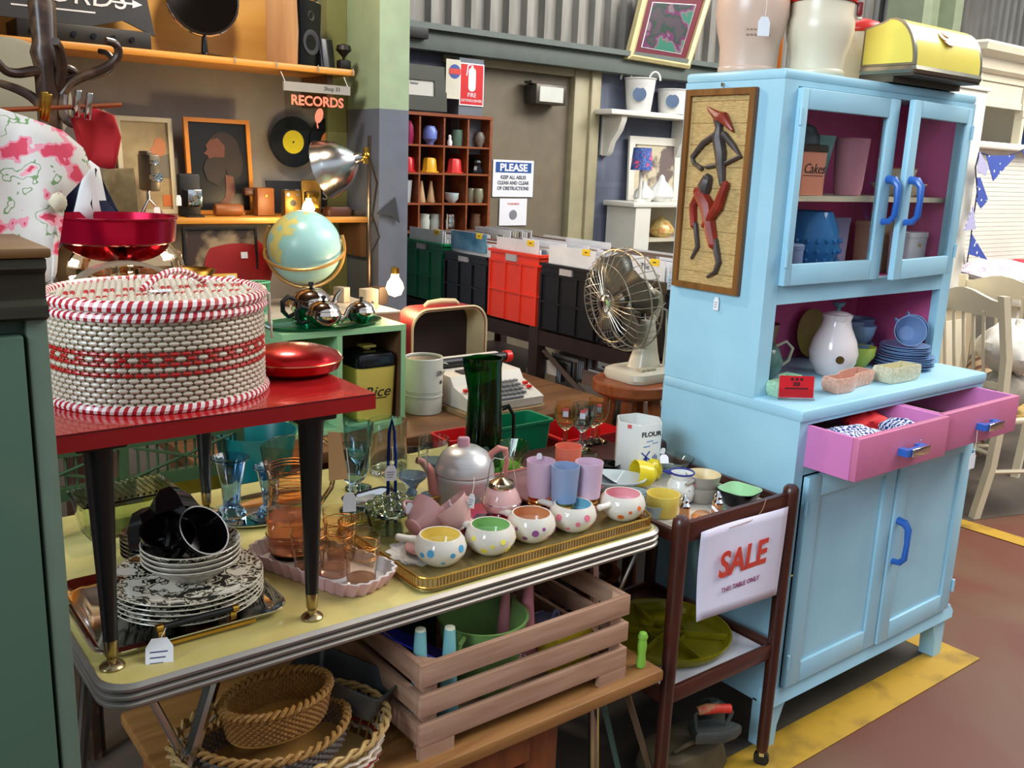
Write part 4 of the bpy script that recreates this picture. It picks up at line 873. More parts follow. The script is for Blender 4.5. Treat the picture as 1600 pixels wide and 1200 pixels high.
vessel('pink_cup', 'mauve-pink cup lying on its side with its foot towards the camera', 'cup', at(644, 826, z=GZ+.034), cp, mat('mauve_pink_glaze', (186, 140, 138)), rot=aim((.80, .22, .36), .6), handle=(handle_arc(.036, .048, .024, .018), .0035))
vessel('pink_cup', 'paler shell pink cup lying behind the mauve one, handle towards the dotted pans', 'cup', at(728, 822, z=GZ+.030), cp, mpc, rot=aim((-.45, .45, .75), 2.6), handle=(handle_arc(.036, .048, .024, .018), .0035))
# book with pink cover and the pink pot
bkx, bky = 1.145, 1.495
t = thing('paperback_book', 'thick book with a magenta cover lying flat under the pink sugar pot', 'book', (bkx, bky, GZ), rz=.02)
mb = MB(); mb.bx(-.095, .075, -.072, .072, .001, .021); mb.build('page_block', paint('aged_paper', (196, 176, 140), .8), t)
mb = MB(); mb.loft([[(x, -.075, z) for x, z in ((-.097, -.0005), (.077, -.0005), (.077, .0012), (-.095, .0012), (-.095, .0208), (.077, .0208), (.077, .0225), (-.097, .0225))], [(x, .075, z) for x, z in ((-.097, -.0005), (.077, -.0005), (.077, .0012), (-.095, .0012), (-.095, .0208), (.077, .0208), (.077, .0225), (-.097, .0225))]])
mb.build('cover', pattern('magenta_printed_cover', 'blotch', ((60, 20, 40), (206, 30, 100), (214, 40, 112), (190, 60, 70)), scale=14, rough=.3, thr=.42), t)
BZ2 = GZ+.0235
mpp = mat('pearl_pink_glass', (222, 176, 172), rough=.12, vary=.04, sss=.1)
pp = thing('sugar_pot', 'round pearl pink pot with silver lid, ball feet and wire carrying handle', 'pot', (1.155, 1.495, BZ2))
mb = MB(); mb.lathe([(0, .006), (.02, .006), (.035, .012), (.0425, .024), (.043, .032), (.034, .052), (.028, .060), (.027, .0615), (0, .0615)], 40); mb.build('pot_body', mpp, pp)
mb = MB(); mb.lathe([(.0285, .0615), (.029, .065), (.026, .072), (.012, .079), (.004, .082), (.003, .088), (.0045, .092), (0, .094)], 32); mb.build('silver_lid', mat('tarnished_silver', (200, 180, 150), rough=.15, metal=1.0, vary=.3), pp)
for i in range(4):
 a = PI/4+i*PI/2; mb = MB(); mb.ball((.027*math.cos(a), .027*math.sin(a), .0045), .0045, 10); mb.build('ball_foot', CHROME(), pp)
mb = MB(); mb.tube([(-.046, 0, .03), (-.042, 0, .055), (-.030, 0, .118), (-.022, 0, .128), (0, 0, .120), (.012, 0, .128), (.026, 0, .118), (.040, 0, .055), (.046, 0, .03)], .0012, 6); mb.torus(.0435, .0011, .03, 32, 5); mb.build('wire_handle', CHROME(), pp)
price_tag('narrow lilac tag hanging left of the pink sugar pot', at(738, 772, y=1.45), rot=(PI/2, .1, -1.0), w=.014, h=.03, top=at(741, 745, y=1.47))
# aluminium teapot with pink handles
ax, ay = 1.172, 1.655
al = mat('spun_aluminium', (216, 214, 212), rough=.36, metal=.55, vary=.12, scale=4, stretch=(1, 1, 60)); mrz = mat('rose_pink_ceramic', (206, 136, 124), rough=.3, vary=.05)
ap = thing('insulated_teapot', 'teapot in a domed aluminium cover with pink spout, knob and handle', 'teapot', (ax, ay, Z+.002), rz=-.55); ap.scale = (1.08, 1.08, 1.05)
mb = MB(); mb.lathe([(0, 0), (.060, 0), (.062, .004), (.060, .007), (.062, .055), (.063, .062), (.061, .066), (.063, .070), (.060, .088), (.048, .110), (.03, .122), (0, .126)], 48); mb.build('metal_cover', al, ap)
mb = MB(); mb.lathe([(0, -.002), (.060, -.002), (.0605, .0), (0, .0)], 40); mb.build('pink_base', mrz, ap)
mb = MB(); mb.m(TR(-.004, 0, .122)); mb.box(0, 0, .011, .026, .013, .026, bev=.006, seg=3); mb.build('knob', mat('pale_pink_knob', (218, 160, 172), rough=.35), ap)
mb = MB().m(RZ(PI+.25)); mb.tube([(.052, 0, .012), (.066, 0, .030), (.070, 0, .055), (.076, 0, .078), (.092, 0, .097), (.104, 0, .101)], [.014, .0125, .0105, .009, .008, .0075], 12, cap=False)
mb.build('spout', mrz, ap)
mb = MB().m(RZ(.0)); mb.tube([(.050, 0, .092), (.055, 0, .108), (.070, 0, .120), (.084, 0, .118), (.088, 0, .09), (.082, 0, .05), (.060, 0, .03)], [.007, .007, .0075, .007, .006, .006, .006], 10); mb.build('handle', mrz, ap)
# --- pink tray behind with frosted tumblers
t = thing('pink_metal_tray', 'dusky pink metal tray with beaded rim under the frosted tumblers', 'tray', (1.345, 1.585, Z+.028), rz=.05, rot=(0, 0, -.03)); mb = MB(); mb.loft([[(x, y, z) for x, y in rrect(w, d, .02, 4)] for w, d, z in ((.20, .19, 0), (.215, .205, .008), (.210, .200, .008), (.19, .18, .002))]); mb.build('pan', mat('dusky_pink_metal', (150, 104, 108), rough=.35, metal=.3), t)
mb = MB(); mb.tube([(x, y, .0088) for x, y in rrect(.213, .203, .02, 4)], .0022, 6, closed=True); mb.build('beaded_rim', mat('rose_copper_rim', (170, 96, 90), rough=.3, metal=.8), t)
# support under the pink tray: it rests on an upturned box of its own
mb = MB(); mb.bx(-.07, .07, -.07, .07, 0, .0275, bev=.003); solo('flat_box', mb, paint('dark_red_card', (92, 30, 34), .6), 'flat dark red box under the pink metal tray', 'box', (1.345, 1.605, Z+.0005))
def frost(lab, px, py, c, nm, h=.088):
 p = at(px, py, z=Z+.031); t = thing('frosted_tumbler', lab, 'glass', (p.x, p.y, Z+.031), group='frosted tumblers with gold feet'); t.scale = (1.18, 1.18, 1.15)
 mb = MB(); mb.lathe([(0, 0), (.021, 0), (.0215, .004), (.020, .006), (.0215, .010), (.020, .013), (.021, .017), (.0225, .0195)], 32); mb.build('gold_foot', mat('gold_foil', (216, 150, 80), rough=.12, metal=1.0), t)
 mb = MB(); mb.lathe([(0, .0195), (.0225, .0195), (.0235, .03), (.0262, h), (.0252, h), (.0222, .03), (0, .024)], 36); mb.build('frosted_cup', mat(nm, c, rough=.35, vary=.03), t); return t
frost('frosted lilac tumbler with a white tag, leftmost of the gold-footed four', 842, 788, (206, 176, 196), 'frosted_lilac_glass'); frost('frosted periwinkle blue tumbler, front one of the gold-footed four', 880, 797, (140, 158, 190), 'frosted_blue_glass'); frost('frosted lilac tumbler on the right of the periwinkle one', 917, 790, (212, 178, 196), 'frosted_lilac_glass')
frost('coral orange tumbler, rear one of the gold-footed four', 885, 762, (218, 112, 86), 'coral_glass')
price_tag('tiny white tag on the rim of the left lilac tumbler', at(843, 708, y=1.505), rot=(PI/2, 0, -.5), w=.012, h=.014, ink=False)
# --- tall green jug, pressed glass dish
mgg = glassm('bottle_green_glass', (10, 116, 30), .03, 1.4)
gj = thing('green_glass_jug', 'tall dark green glass jug with a loop handle', 'jug', (1.362, 1.845, Z), rz=-.45); gj.scale = (1, 1, 1.2)
h = .235
mb = MB(); mb.lathe([(0, 0), (.048, 0), (.050, .006), (.047, .06), (.042, .16), (.040, .215), (.043, h), (.0408, h), (.0375, .215), (.0395, .16), (.0445, .06), (.046, .014), (0, .010)], 40)
for v in mb.bm.verts:
 a = math.atan2(v.co.y, v.co.x)
 if abs(abs(a)-PI) < .6 and v.co.z > .2: v.co.x -= .016*(1-abs(abs(a)-PI)/.6)
mb.build('body', mgg, gj)
mb = MB(); mb.tube([(.046, 0, .125), (.062, 0, .13), (.076, 0, .11), (.078, 0, .06), (.066, 0, .022), (.050, 0, .016)], [.006, .0055, .005, .005, .005, .006], 10); mb.build('handle', mat('black_green_glass', (12, 22, 16), rough=.1), gj)
mb = MB(); mb.tube([(.066, -.004, .055), (.082, -.006, .03), (.075, -.008, .012), (.066, -.004, .05), (.084, .004, .025)], .0008, 5); mb.build('tag_string_loop', WHITE(), gj)
mgrn = glassm('vaseline_green_glass', (176, 232, 160), .03, 1.42)
t = thing('pressed_glass_bowl', 'boat-shaped ribbed green-tinted pressed glass bowl in front of the green jug', 'bowl', (1.345, 1.745, Z), rz=.35)
mb = MB(); mb.lathe([(0, 0), (.045, 0), (.05, .008), (.062, .035), (.082, .066), (.079, .066), (.058, .035), (.045, .012), (0, .010)], 64, flute=16, fd=.02, sq=.72)
for v in mb.bm.verts:
 if v.co.z > .04: v.co.z += .22*abs(v.co.x)*abs(v.co.x)*1.0/.08*.9
mb.build('ribbed_bowl', mgrn, t)
# ================================================================= dark wood tea trolley with the SALE sign
TQ = .722
mma = wood('mahogany', (74, 34, 24), (52, 22, 16), 'z', 5, .35, coat=.2); mmax = wood('mahogany_rail', (84, 38, 26), (58, 25, 18), 'x', 5, .35, coat=.2); mmay = wood('mahogany_side_rail', (80, 38, 28), (58, 26, 18), 'y', 5, .35, coat=.2)
TX0, TX1, TY0, TY1 = 1.503, 1.897, 1.295, 1.735
tl = thing('tea_trolley', 'dark mahogany two-tier tea trolley crowded with small crockery, beside the blue cabinet', 'trolley', (1.7, 1.5, 0)); OT2 = Matrix.Translation((-1.7, -1.5, 0))
for x, y in ((TX0, TY0), (TX1, TY0), (TX0, TY1), (TX1, TY1)):
 mb = MB().m(OT2 @ TR(x, y, 0)); sl = .0; mb.lathe([(0, .04), (.014, .04), (.0155, .06), (.0165, .35), (.0185, .60), (.0195, .755), (.0185, .768), (.012, .776), (0, .778)], 20); post = mb.build('post', mma, tl)
 mb = MB().m(OT2 @ TR(x, y, 0) @ RZ(.6)); mb.tube([(-.009, 0, .02), (.009, 0, .02)], .02, 16); c = mb.build('castor_wheel', mat('black_rubber', (24, 24, 26), rough=.4), post)
 mb = MB().m(OT2 @ TR(x, y, 0) @ RZ(.6)); mb.box(0, 0, .036, .026, .012, .012); mb.build('castor_bracket', CHROME(), post)
mb = MB().m(OT2); mb.bx(TX0+.012, TX1-.012, TY0-.006, TY0+.010, TQ-.012, TQ+.038, bev=.005); mb.build('front_rail', mmax, tl)
mb = MB().m(OT2); mb.bx(TX0+.012, TX1-.012, TY1-.010, TY1+.006, TQ-.012, TQ+.02, bev=.005); mb.build('back_rail', mmax, tl)
for x in (TX0, TX1):
 mb = MB().m(OT2); mb.bx(x-.008, x+.008, TY0+.012, TY1-.012, TQ-.012, TQ+.02, bev=.005); mb.build('side_rail', mmay, tl)
mb = MB().m(OT2); mb.bx(TX0+.008, TX1-.008, TY0+.008, TY1-.008, TQ-.012, TQ-.004); mb.build('top_shelf', mmay, tl)
SZ = .335
mb = MB().m(OT2); mb.bx(TX0+.008, TX1-.008, TY0+.008, TY1-.008, SZ-.006, SZ); mb.build('lower_shelf', mmay, tl)
mb = MB().m(OT2); mb.bx(TX0+.012, TX1-.012, TY0-.006, TY0+.010, SZ-.022, SZ+.018, bev=.005); mb.build('lower_front_rail', mmax, tl)
mb = MB().m(OT2); mb.bx(TX0+.012, TX1-.012, TY1-.010, TY1+.006, SZ-.022, SZ+.018, bev=.005); mb.build('lower_back_rail', mmax, tl)
for x in (TX0, TX1):
 mb = MB().m(OT2); mb.bx(x-.008, x+.008, TY0+.012, TY1-.012, SZ-.022, SZ+.018, bev=.005); mb.build('lower_side_rail', mmay, tl)
mb = MB(); mb.bx(TX0+.014, TX1-.014, TY0+.014, TY1-.014, TQ-.0035, TQ); solo('tray_cloth', mb, mat('pale_linen', (190, 184, 172), rough=.9, vary=.12, scale=60), 'pale cloth lining the top of the tea trolley', 'cloth')
Z2 = TQ+.001
# sale sign: paper sheet tied to the rail, bottom curling
sg = thing('sale_sign', 'white paper SALE sign tied to the front rail of the tea trolley', 'sign', (TX0+.052, TY0-.012, .7335))
SWd, SHt = .310, .215
rows = []; nx, nz = 14, 10
for j in range(nz+1):
 v = j/nz; row = []
 for i in range(nx+1):
  u = i/nx; row.append((u*SWd, -.004-.010*math.sin(PI*u)*v-.012*v*v*(1-u)+.004*math.sin(5*u+2*v), -v*SHt-(.018*(1-u)*0+.02*u)*v + .012*math.sin(PI*u)*v - .0*u))
 rows.append(row)
mb = MB(); mb.loft(rows, cap=(False, False), closed=False); sh = mb.build('paper_sheet', mat('sign_paper', (214, 208, 224), rough=.6, vary=.03), sg)
md = sh.modifiers.new('thickness', 'SOLIDIFY'); md.thickness = .0004
mred = paint('sign_red_ink', (206, 66, 52), .6)
wds = words('SALE', .086, mred, sg, (SWd*.47, -.0145, -.096), FACE, bold=.0024, sx=.95, shear=.08)
words('THIS TABLE ONLY', .017, paint('sign_purple_ink', (150, 70, 110), .6), sg, (SWd*.45, -.0185, -.155), FACE, ext=.0005)
mb = MB()
mb.tube([(.10, -.002, -.012), (.13, -.004, -.010), (.17, -.004, -.009), (.20, -.002, -.006)], .0008, 5)
mb.tube([(.20, -.002, -.006), (.215, -.004, .012), (.235, .004, .030)], .0008, 5); mb.build('tying_string', paint('jute_string', (170, 130, 90), .9), sg)
# ------- top of the trolley
fl = thing('flour_canister', 'tall white hexagonal FLOUR canister with blue windmill scene', 'canister', (1.745, 1.675, Z2), rz=.0)
fc = at(988, 690, y=1.675)
H1 = .150; fl.scale = (1.14, 1.14, 1.0)
hexa = [(.058*math.cos(math.radians(a)), .058*math.sin(math.radians(a))) for a in (-10, 50, 110, 170, 230, 290)]
def rhex(s, z): 
 out = []
 for i in range(6):
  a, b, c = Vector(hexa[i-1]), Vector(hexa[i]), Vector(hexa[(i+1) % 6])
  out += [tuple(b.lerp(a, .06)*s)+(z,), tuple(b.lerp(c, .06)*s)+(z,)]
 return out
mb = MB(); mb.loft([rhex(1, 0), rhex(1, H1-.004), rhex(.98, H1), rhex(.93, H1), rhex(.93, .006)], cap=(True, True)); mb.build('body', mat('white_china', (226, 226, 220), rough=.1, vary=.02), fl)
# the face between 230 and 290 degrees looks towards -Y; lettering and scene on it and its right neighbour
mcob = paint('delft_blue', (36, 56, 150), .3); mcob2 = paint('delft_pale_blue', (120, 146, 200), .3)
apo = .058*math.cos(PI/6)
def onface(deg): return RZ(math.radians(deg+90)) @ TR(0, -apo-.0003, 0)
F1 = onface(200); F2 = onface(260)
tw_ = words('FLOUR', .0175, BLACK(), fl, (0, 0, 0), ext=.0004, bold=.0004); tw_.matrix_local = F2 @ TR(0, 0, H1-.026) @ RX(PI/2)
mb = MB()
def scene_(F, items, y=0):
 mb.m(F @ RX(PI/2))
 for poly in items: mb.prism(poly, 0.0001, .0007)
land = [[(-.027, .022), (.027, .018), (.027, .040), (.012, .044), (-.004, .040), (-.027, .046)], [(-.018, .044), (-.006, .044), (-.009, .064), (-.015, .064)], [(-.026, .076), (-.024, .078), (0, .056), (-.002, .054)], [(-.022, .054), (-.020, .052), (-.001, .078), (-.003, .080)], [(.006, .044), (.008, .044), (.009, .062), (.007, .066)], [(.011, .044), (.013, .044), (.014, .068), (.012, .070)], [(.017, .044), (.019, .044), (.019, .064), (.017, .066)]]
scene_(F2, land); mb.build('windmill_print', mcob, fl)
mb = MB(); scene_(F2, [[(-.02, .090), (-.002, .092), (-.002, .094), (-.02, .093)], [(.004, .098), (.02, .100), (.02, .102), (.004, .1)], [(-.012, .104), (.006, .106), (.006, .108), (-.012, .106)], [(-.027, .006), (.027, .004), (.027, .017), (-.027, .021)]]); mb.build('cloud_print', mcob2, fl)
mb = MB(); mb.m(onface(200)); mb.box(.0, -.0004, H1-.008, .010, .0006, .010); mb.build('price_sticker', mat('coral_sticker', (226, 96, 96), rough=.6), fl)
def onz(px, py, z=Z2): return at(px, py, z=z)
# yellow cups tipped together
my = mat('canary_glaze', (232, 208, 40), rough=.12, vary=.03)
yc = [(0, 0), (.018, 0), (.019, .003), (.030, .012), (.035, .035), (.034, .055), (.0325, .055), (.033, .035), (.028, .014), (0, .006)]
p = onz(1034, 764); t = vessel('yellow_cup', 'canary yellow cup lying on its side, nearest of the yellow pair', 'cup', (p.x-.012, p.y+.02, Z2+.034), yc, my, rot=aim((-.75, .30, .12)), grp='canary yellow cups')
t2 = vessel('yellow_cup', 'canary yellow cup tipped behind and right of the other yellow one', 'cup', (p.x+.050, p.y+.055, Z2+.036), yc, my, rot=aim((-.45, .6, -.3)), grp='canary yellow cups')
price_tag('scalloped blank white tag resting on the yellow cups', (p.x+.022, p.y+.022, Z2+.082), rot=(.9, 0, -.6), w=.022, h=.024, ink=False)
# blue-rimmed jug
p = onz(1072, 790); jx, jy = p.x+.01, p.y+.03
j = thing('spotted_milk_jug', 'white milk jug with navy rim and small navy spots', 'jug', (jx, jy, Z2), rz=2.6)
mb = MB(); mb.lathe([(0, 0), (.026, 0), (.031, .006), (.036, .025), (.034, .045), (.026, .060), (.030, .075), (.0285, .075), (.024, .060), (.03, .04), (0, .01)], 32); mb.build('body', mat('white_china', (226, 226, 220)), j)
for z, r, nm in ((.075, .0295, 'navy_rim'), (.004, .0285, 'navy_foot_ring')): 
 mb = MB(); mb.torus(r, .0024, z, 36, 6); mb.build(nm, paint('navy_glaze', (40, 44, 130), .2), j)
mb = MB(); mb.tube([(.027, -.008, .0745), (.047, 0, .078), (.027, .008, .0745)], .0035, 6); mb.build('pouring_lip', MATS['navy_glaze'], j)
mb = MB(); mb.tube(handle_arc(-.026, .062, -.034, .022, -.02), .0035, 8); mb.build('handle', MATS['white_china'], j)
for i in range(10):
 a = i*.63; z = (.022, .038)[i % 2]; mb = MB(); mb.m(RZ(a) @ TR(.0352 if z < .03 else .0347, 0, z)); mb.ball((0, 0, 0), .0016, 6); mb.build('navy_spot', MATS['navy_glaze'], j)
mb = MB(); mb.m(RZ(-3.6) @ TR(.0345, 0, .048)); mb.box(0, 0, 0, .002, .012, .007); mb.build('price_sticker', MATS['coral_sticker'], j)
# white oval dish
p = onz(975, 772); t = vessel('oval_dish', 'shallow pale blue-white oval dish at the trolley corner behind the pink dotted pan', 'dish', (p.x-.01, p.y+.035, Z2), [(0, 0), (.03, 0), (.034, .006), (.075, .026), (.076, .029), (.073, .029), (.03, .009), (0, .006)], mat('milk_glass', (206, 220, 224), rough=.12, vary=.03), sq=.62, rz=-.62); t.scale = (1.15, 1.25, 1.3)
# yellow ramekin, egg cups
p = onz(1047, 812); vessel('yellow_bowl', 'straight-sided pale yellow bowl right of the small blue egg cups', 'bowl', (p.x+.01, p.y+.036, Z2), [(0, 0), (.034, 0), (.0365, .004), (.0395, .052), (.0378, .052), (.035, .007), (0, .005)], mat('butter_yellow_plastic', (226, 202, 96), rough=.35, vary=.04))
mpb = mat('powder_blue_melamine', (166, 186, 190), rough=.35, vary=.05)
for k, (px, py, lb) in enumerate(((1003, 788, 'left one of three small powder blue egg cups'), (1017, 792, 'middle one of three small powder blue egg cups'), (1031, 812, 'front one of three small powder blue egg cups'))):
 p = onz(px, py); 
 if p.x < TX0+.03: p.x = TX0+.035
 vessel('egg_cup', lb+' on the trolley', 'egg cup', (p.x, p.y+.02, Z2), [(0, 0), (.016, 0), (.017, .004), (.0225, .030), (.021, .030), (.015, .010), (0, .008)], mpb, grp='powder blue egg cups', n=24)
# grey and cream bowls stacked
mgc = mat('dove_grey_plastic', (150, 144, 134), rough=.4, vary=.04); mcr3 = mat('cream_inside', (222, 204, 160), rough=.35)
p = onz(1108, 792)
for k, nm in ((0, 'lower'), (1, 'upper')):
 t = thing('grey_bowl', '%s of two stacked dove grey bowls with cream insides' % nm, 'bowl', (p.x+.022, p.y+.045, Z2+k*.030), group='dove grey bowls'); mb = MB(); mb.lathe([(0, 0), (.034, 0), (.036, .004), (.044, .038), (.043, .038)], 36); mb.build('body', mgc, t)
 mb = MB(); mb.lathe([(.043, .0381), (.0345, .008), (0, .006)], 36); mb.build('cream_interior', mcr3, t)
 if k == 1:
  mb = MB().m(RZ(3.3)); mb.tube([(.042, 0, .030), (.075, 0, .026)], [.006, .004], 8); mb.build('side_handle', mgc, t)
# square black bowl green inside
p = onz(1182, 800); sb = thing('square_bowl', 'black square bowl with a mint green inside at the right end of the trolley', 'bowl', (p.x-.004, p.y+.052, Z2), rz=.15)
def sq4(s, z, r=.3): return [(x, y, z+.004*(abs(x*y)/(s*s*.25))) for x, y in rrect(s, s, s*r, 4)]
mb = MB(); mb.loft([sq4(.05, 0), sq4(.062, .004), sq4(.094, .040), sq4(.093, .042)], cap=(True, False)); mb.build('black_outside', mblk, sb)
mb = MB(); mb.loft([sq4(.093, .042), sq4(.088, .041), sq4(.056, .008)], cap=(False, True)); mb.build('mint_inside', mat('mint_glaze', (160, 206, 156), rough=.12), sb)
# salt and pepper: copper lustre with silver tops
mlus = mat('orange_lustre', (216, 150, 100), rough=.15, metal=.35, vary=.3, scale=40)
for k, (px, py, lb) in enumerate(((1065, 818, 'orange lustre salt pot with silver top beside the left trolley post'), (1116, 812, 'orange lustre pepper pot with silver top standing in the middle of the front rail'))):
 p = onz(px, py); t = thing('salt_pot', lb, 'salt pot', (p.x+.006, max(p.y, TY0+.036), Z2), group=None)
 mb = MB(); mb.lathe([(0, 0), (.018, 0), (.019, .003), (.013, .012), (.0115, .028), (.0125, .040)], 20); mb.build('body', mlus, t)
 mb = MB(); mb.lathe([(.0135, .040), (.0135, .044), (.008, .050), (.010, .057), (.006, .062), (.003, .069), (0, .070)], 20); mb.build('silver_top', CHROME(), t)
p = onz(1092, 815); t = thing('mustard_pot', 'low orange lustre mustard dish lying between the two silver-topped pots', 'dish', (p.x+.006, TY0+.045, Z2)); mb = MB(); mb.lathe([(0, 0), (.022, 0), (.026, .012), (.018, .022), (0, .024)], 24); mb.build('body', mlus, t)
price_tag('small lilac tag lying between the silver-topped pots', (p.x+.020, TY0+.032, Z2+.040), rot=(.7, 0, .5), w=.015, h=.024)
t = thing('glass_stopper', 'tiny green glass stopper near the right silver-topped pot', 'stopper', (onz(1130, 812).x+.012, TY0+.04, Z2)); mb = MB(); mb.ball((0, 0, .012), .0115, 12); mb.cyl((0, 0, 0), (0, 0, .006), .008, .005); mb.build('knob', glassm('emerald_glass', (90, 190, 140)), t)
# clear glass bowl, black plates, dark small things, banded glass
p = onz(1060, 738); t = thing('glass_bowl', 'flared clear glass bowl beside the cabinet behind the milk jug', 'bowl', (1.835, 1.635, Z2)); mb = MB(); mb.lathe([(0, 0), (.026, 0), (.028, .004), (.045, .020), (.062, .040), (.060, .040), (.042, .020), (.025, .008), (0, .006)], 40, flute=10, fd=.03); mb.build('bowl', mgl, t)
price_tag('coral-topped price sticker on the clear flared glass bowl', at(1037, 700, y=1.60), rot=(PI/2, .2, -.4), w=.013, h=.016, ink=False)
vessel('black_plate', 'black plate with pale yellow lining tilted behind the white oval dish', 'plate', (1.628, 1.655, Z2+.012), [(0, 0), (.03, 0), (.055, .014), (.053, .016), (.03, .004), (0, .004)], mblk, rot=(.35, .35, 0))
vessel('black_dish', 'small black dish wedged between the canister and the tilted black plate', 'dish', (1.665, 1.70, Z2), [(0, 0), (.025, 0), (.032, .035), (.030, .035), (.022, .005), (0, .005)], mblk)
vessel('banded_glass', 'clear tumbler with gold rim lines left of the FLOUR canister', 'glass', (1.595, 1.72, Z2), [(0, 0), (.03, 0), (.034, .05), (.035, .075), (.0338, .075), (.032, .05), (.028, .007), (0, .006)], mglg)
vessel('glass_decanter_stopper', 'small pale glass scent bottle behind the coral tumbler', 'bottle', (1.54, 1.70, Z2), [(0, 0), (.02, 0), (.024, .02), (.018, .04), (.008, .05), (.008, .06), (.016, .07), (.012, .085), (0, .088)], mglg)
vessel('metal_lid', 'small dark metal saucer beside the yellow cups', 'saucer', (1.60, 1.50, Z2), [(0, 0), (.02, 0), (.035, .006), (.034, .007), (.02, .002), (0, .002)], CHROME())
# ------- lower shelf
mb = MB(); mb.bx(TX0+.0175, TX1-.0175, TY0+.02, TY1-.1, SZ+.0005, SZ+.003); solo('shelf_cloth', mb, mat('white_shelf_paper', (196, 196, 204), rough=.8), 'white cloth on the lower shelf of the tea trolley', 'cloth')
mol = glassm('olive_amber_plastic', (186, 176, 40), .12, 1.3, .55)
yt = thing('divided_tray', 'round translucent olive yellow serving tray with raised dividers on the lower trolley shelf', 'tray', (1.70, 1.485, SZ+.004))
mb = MB(); mb.lathe([(0, 0), (.15, 0), (.165, .018), (.167, .030), (.163, .030), (.160, .020), (.148, .005), (0, .005)], 48); mb.build('tray', mol, yt)
for k in range(3):
 mb = MB().m(RZ(.3+k*PI/3)); mb.bx(-.157, .157, -.002, .002, .006+k*.0002, .024+k*.0002, bev=.001); mb.build('divider', mol, yt)
mb = MB(); mb.lathe([(.05, .005), (.052, .025), (.048, .025), (.047, .006)], 32); mb.build('centre_ring', mol, yt)
t = thing('glass_stopper', 'round clear stopper with a white tag on the olive serving tray', 'stopper', (1.80, 1.53, SZ+.010)); mb = MB(); mb.ball((0, 0, .018), .018, 14); mb.build('knob', mgl, t)
mbb = mat('brown_glazed_pottery', (66, 30, 20), rough=.2, vary=.2)
for k in range(4):
 t = thing('brown_bowl', 'glossy brown pottery bowl, %s of the stack behind the left trolley post' % ['lowest', 'second lowest', 'second highest', 'highest'][k], 'bowl', (1.60, 1.655, SZ+.001+k*.034), group='brown bowls on the trolley'); mb = MB(); mb.lathe([(0, 0), (.035, 0), (.055, .02), (.065, .042), (.067, .048), (.064, .048), (.05, .022), (0, .008)], 32); mb.build('bowl', mbb, t)
p = at(1003, 1042, z=BZ+.001)
gb = thing('green_bottle', 'small bright green lidded bottle standing on the right end of the pine bench', 'bottle', (p.x, p.y+.004, BZ+.001)); mb = MB(); mb.lathe([(0, 0), (.010, 0), (.011, .01), (.0085, .03), (.0105, .05), (.009, .062), (.0085, .066)], 16); mb.build('body', paint('lime_plastic', (128, 182, 66), .3), gb); mb = MB(); mb.lathe([(.0105, .067), (.0115, .072), (.008, .080), (0, .083)], 16); mb.build('cap', MATS['lime_plastic'], gb)
# ------- under the trolley
t = thing('leather_bag', 'worn olive brown bag lying on the floor under the tea trolley', 'bag', (1.70, 1.395, 0)); mb = MB(); mb.loft([[(x, y+z*.05, z) for x, y in rrect(w, d, .03, 4)] for w, d, z in ((.20, .13, .002), (.22, .15, .03), (.20, .13, .085), (.12, .06, .10))]); mb.build('body', mat('worn_olive_leather', (92, 80, 58), rough=.6, vary=.4), t)
mb = MB(); mb.tube([(-.07, -.03, .10), (-.04, -.045, .118), (.04, -.045, .118), (.07, -.03, .10)], .006, 8); mb.build('strap', MATS['worn_olive_leather'], t)
ir = thing('flat_iron', 'old grey metal iron with a chipped orange-red handle under the trolley', 'iron', (1.735, 1.335, .122), rz=-.5)
mb = MB(); so = [(-.055, -.03), (.02, -.033), (.06, -.016), (.078, 0), (.06, .016), (.02, .033), (-.055, .03)]; mb.loft([[(x*s, y*s, z) for x, y in so] for s, z in ((.96, 0), (1, .004), (1, .022), (.9, .030))]); mb.build('sole', mat('grey_cast_iron', (96, 100, 96), rough=.45, metal=.6, vary=.3), ir)
mb = MB(); mb.tube([(-.045, 0, .03), (-.05, 0, .066), (-.04, 0, .074)], .005, 8); mb.build('rear_bracket', MATS['grey_cast_iron'], ir)
mb = MB(); mb.tube([(.035, 0, .03), (.048, 0, .066), (.038, 0, .076)], .005, 8); mb.build('front_bracket', MATS['grey_cast_iron'], ir)
mb = MB(); mb.tube([(-.044, 0, .075), (-.02, 0, .079), (.015, 0, .078), (.042, 0, .076)], [.011, .0135, .0115, .012], 12); mb.build('handle', mat('chipped_orange_handle', (178, 120, 82), rough=.5, col2=(196, 50, 34), scale=30, lo=.45, hi=.55), ir)
tn2 = thing('small_grey_tin', 'small grey metal canister with a price sticker behind the iron', 'tin', (1.81, 1.40, .0)); mb = MB(); mb.lathe([(0, 0), (.036, 0), (.037, .004), (.034, .14), (.037, .142), (.037, .15), (.02, .156), (.012, .166), (0, .168)], 28); mb.build('body', MATS['grey_cast_iron'], tn2)
mb = MB().m(RZ(-2.1) @ TR(.0365, 0, .11)); mb.box(0, 0, 0, .001, .016, .03); mb.build('price_sticker', MATS['coral_sticker'], tn2)
# ================================================================= rear bench
RZt = .72
rb = thing('rear_bench', 'long brown timber bench behind the yellow table carrying canisters and a typewriter', 'bench', (1.5, 2.6, 0)); O6 = Matrix.Translation((-1.5, -2.6, 0))
mbw = wood('brown_bench_timber', (126, 84, 48), (96, 62, 34), 'x', 3, .5)
mb = MB().m(O6); mb.bx(.80, 2.25, 2.27, 2.88, RZt-.035, RZt, bev=.004); mb.build('bench_top', mbw, rb)
for x in (.85, 1.3, 2.15):
 for y in (2.30, 2.66):
  mb = MB().m(O6); mb.bx(x, x+.06, y, y+.06, 0, RZt-.036); mb.build('leg', mbw, rb)
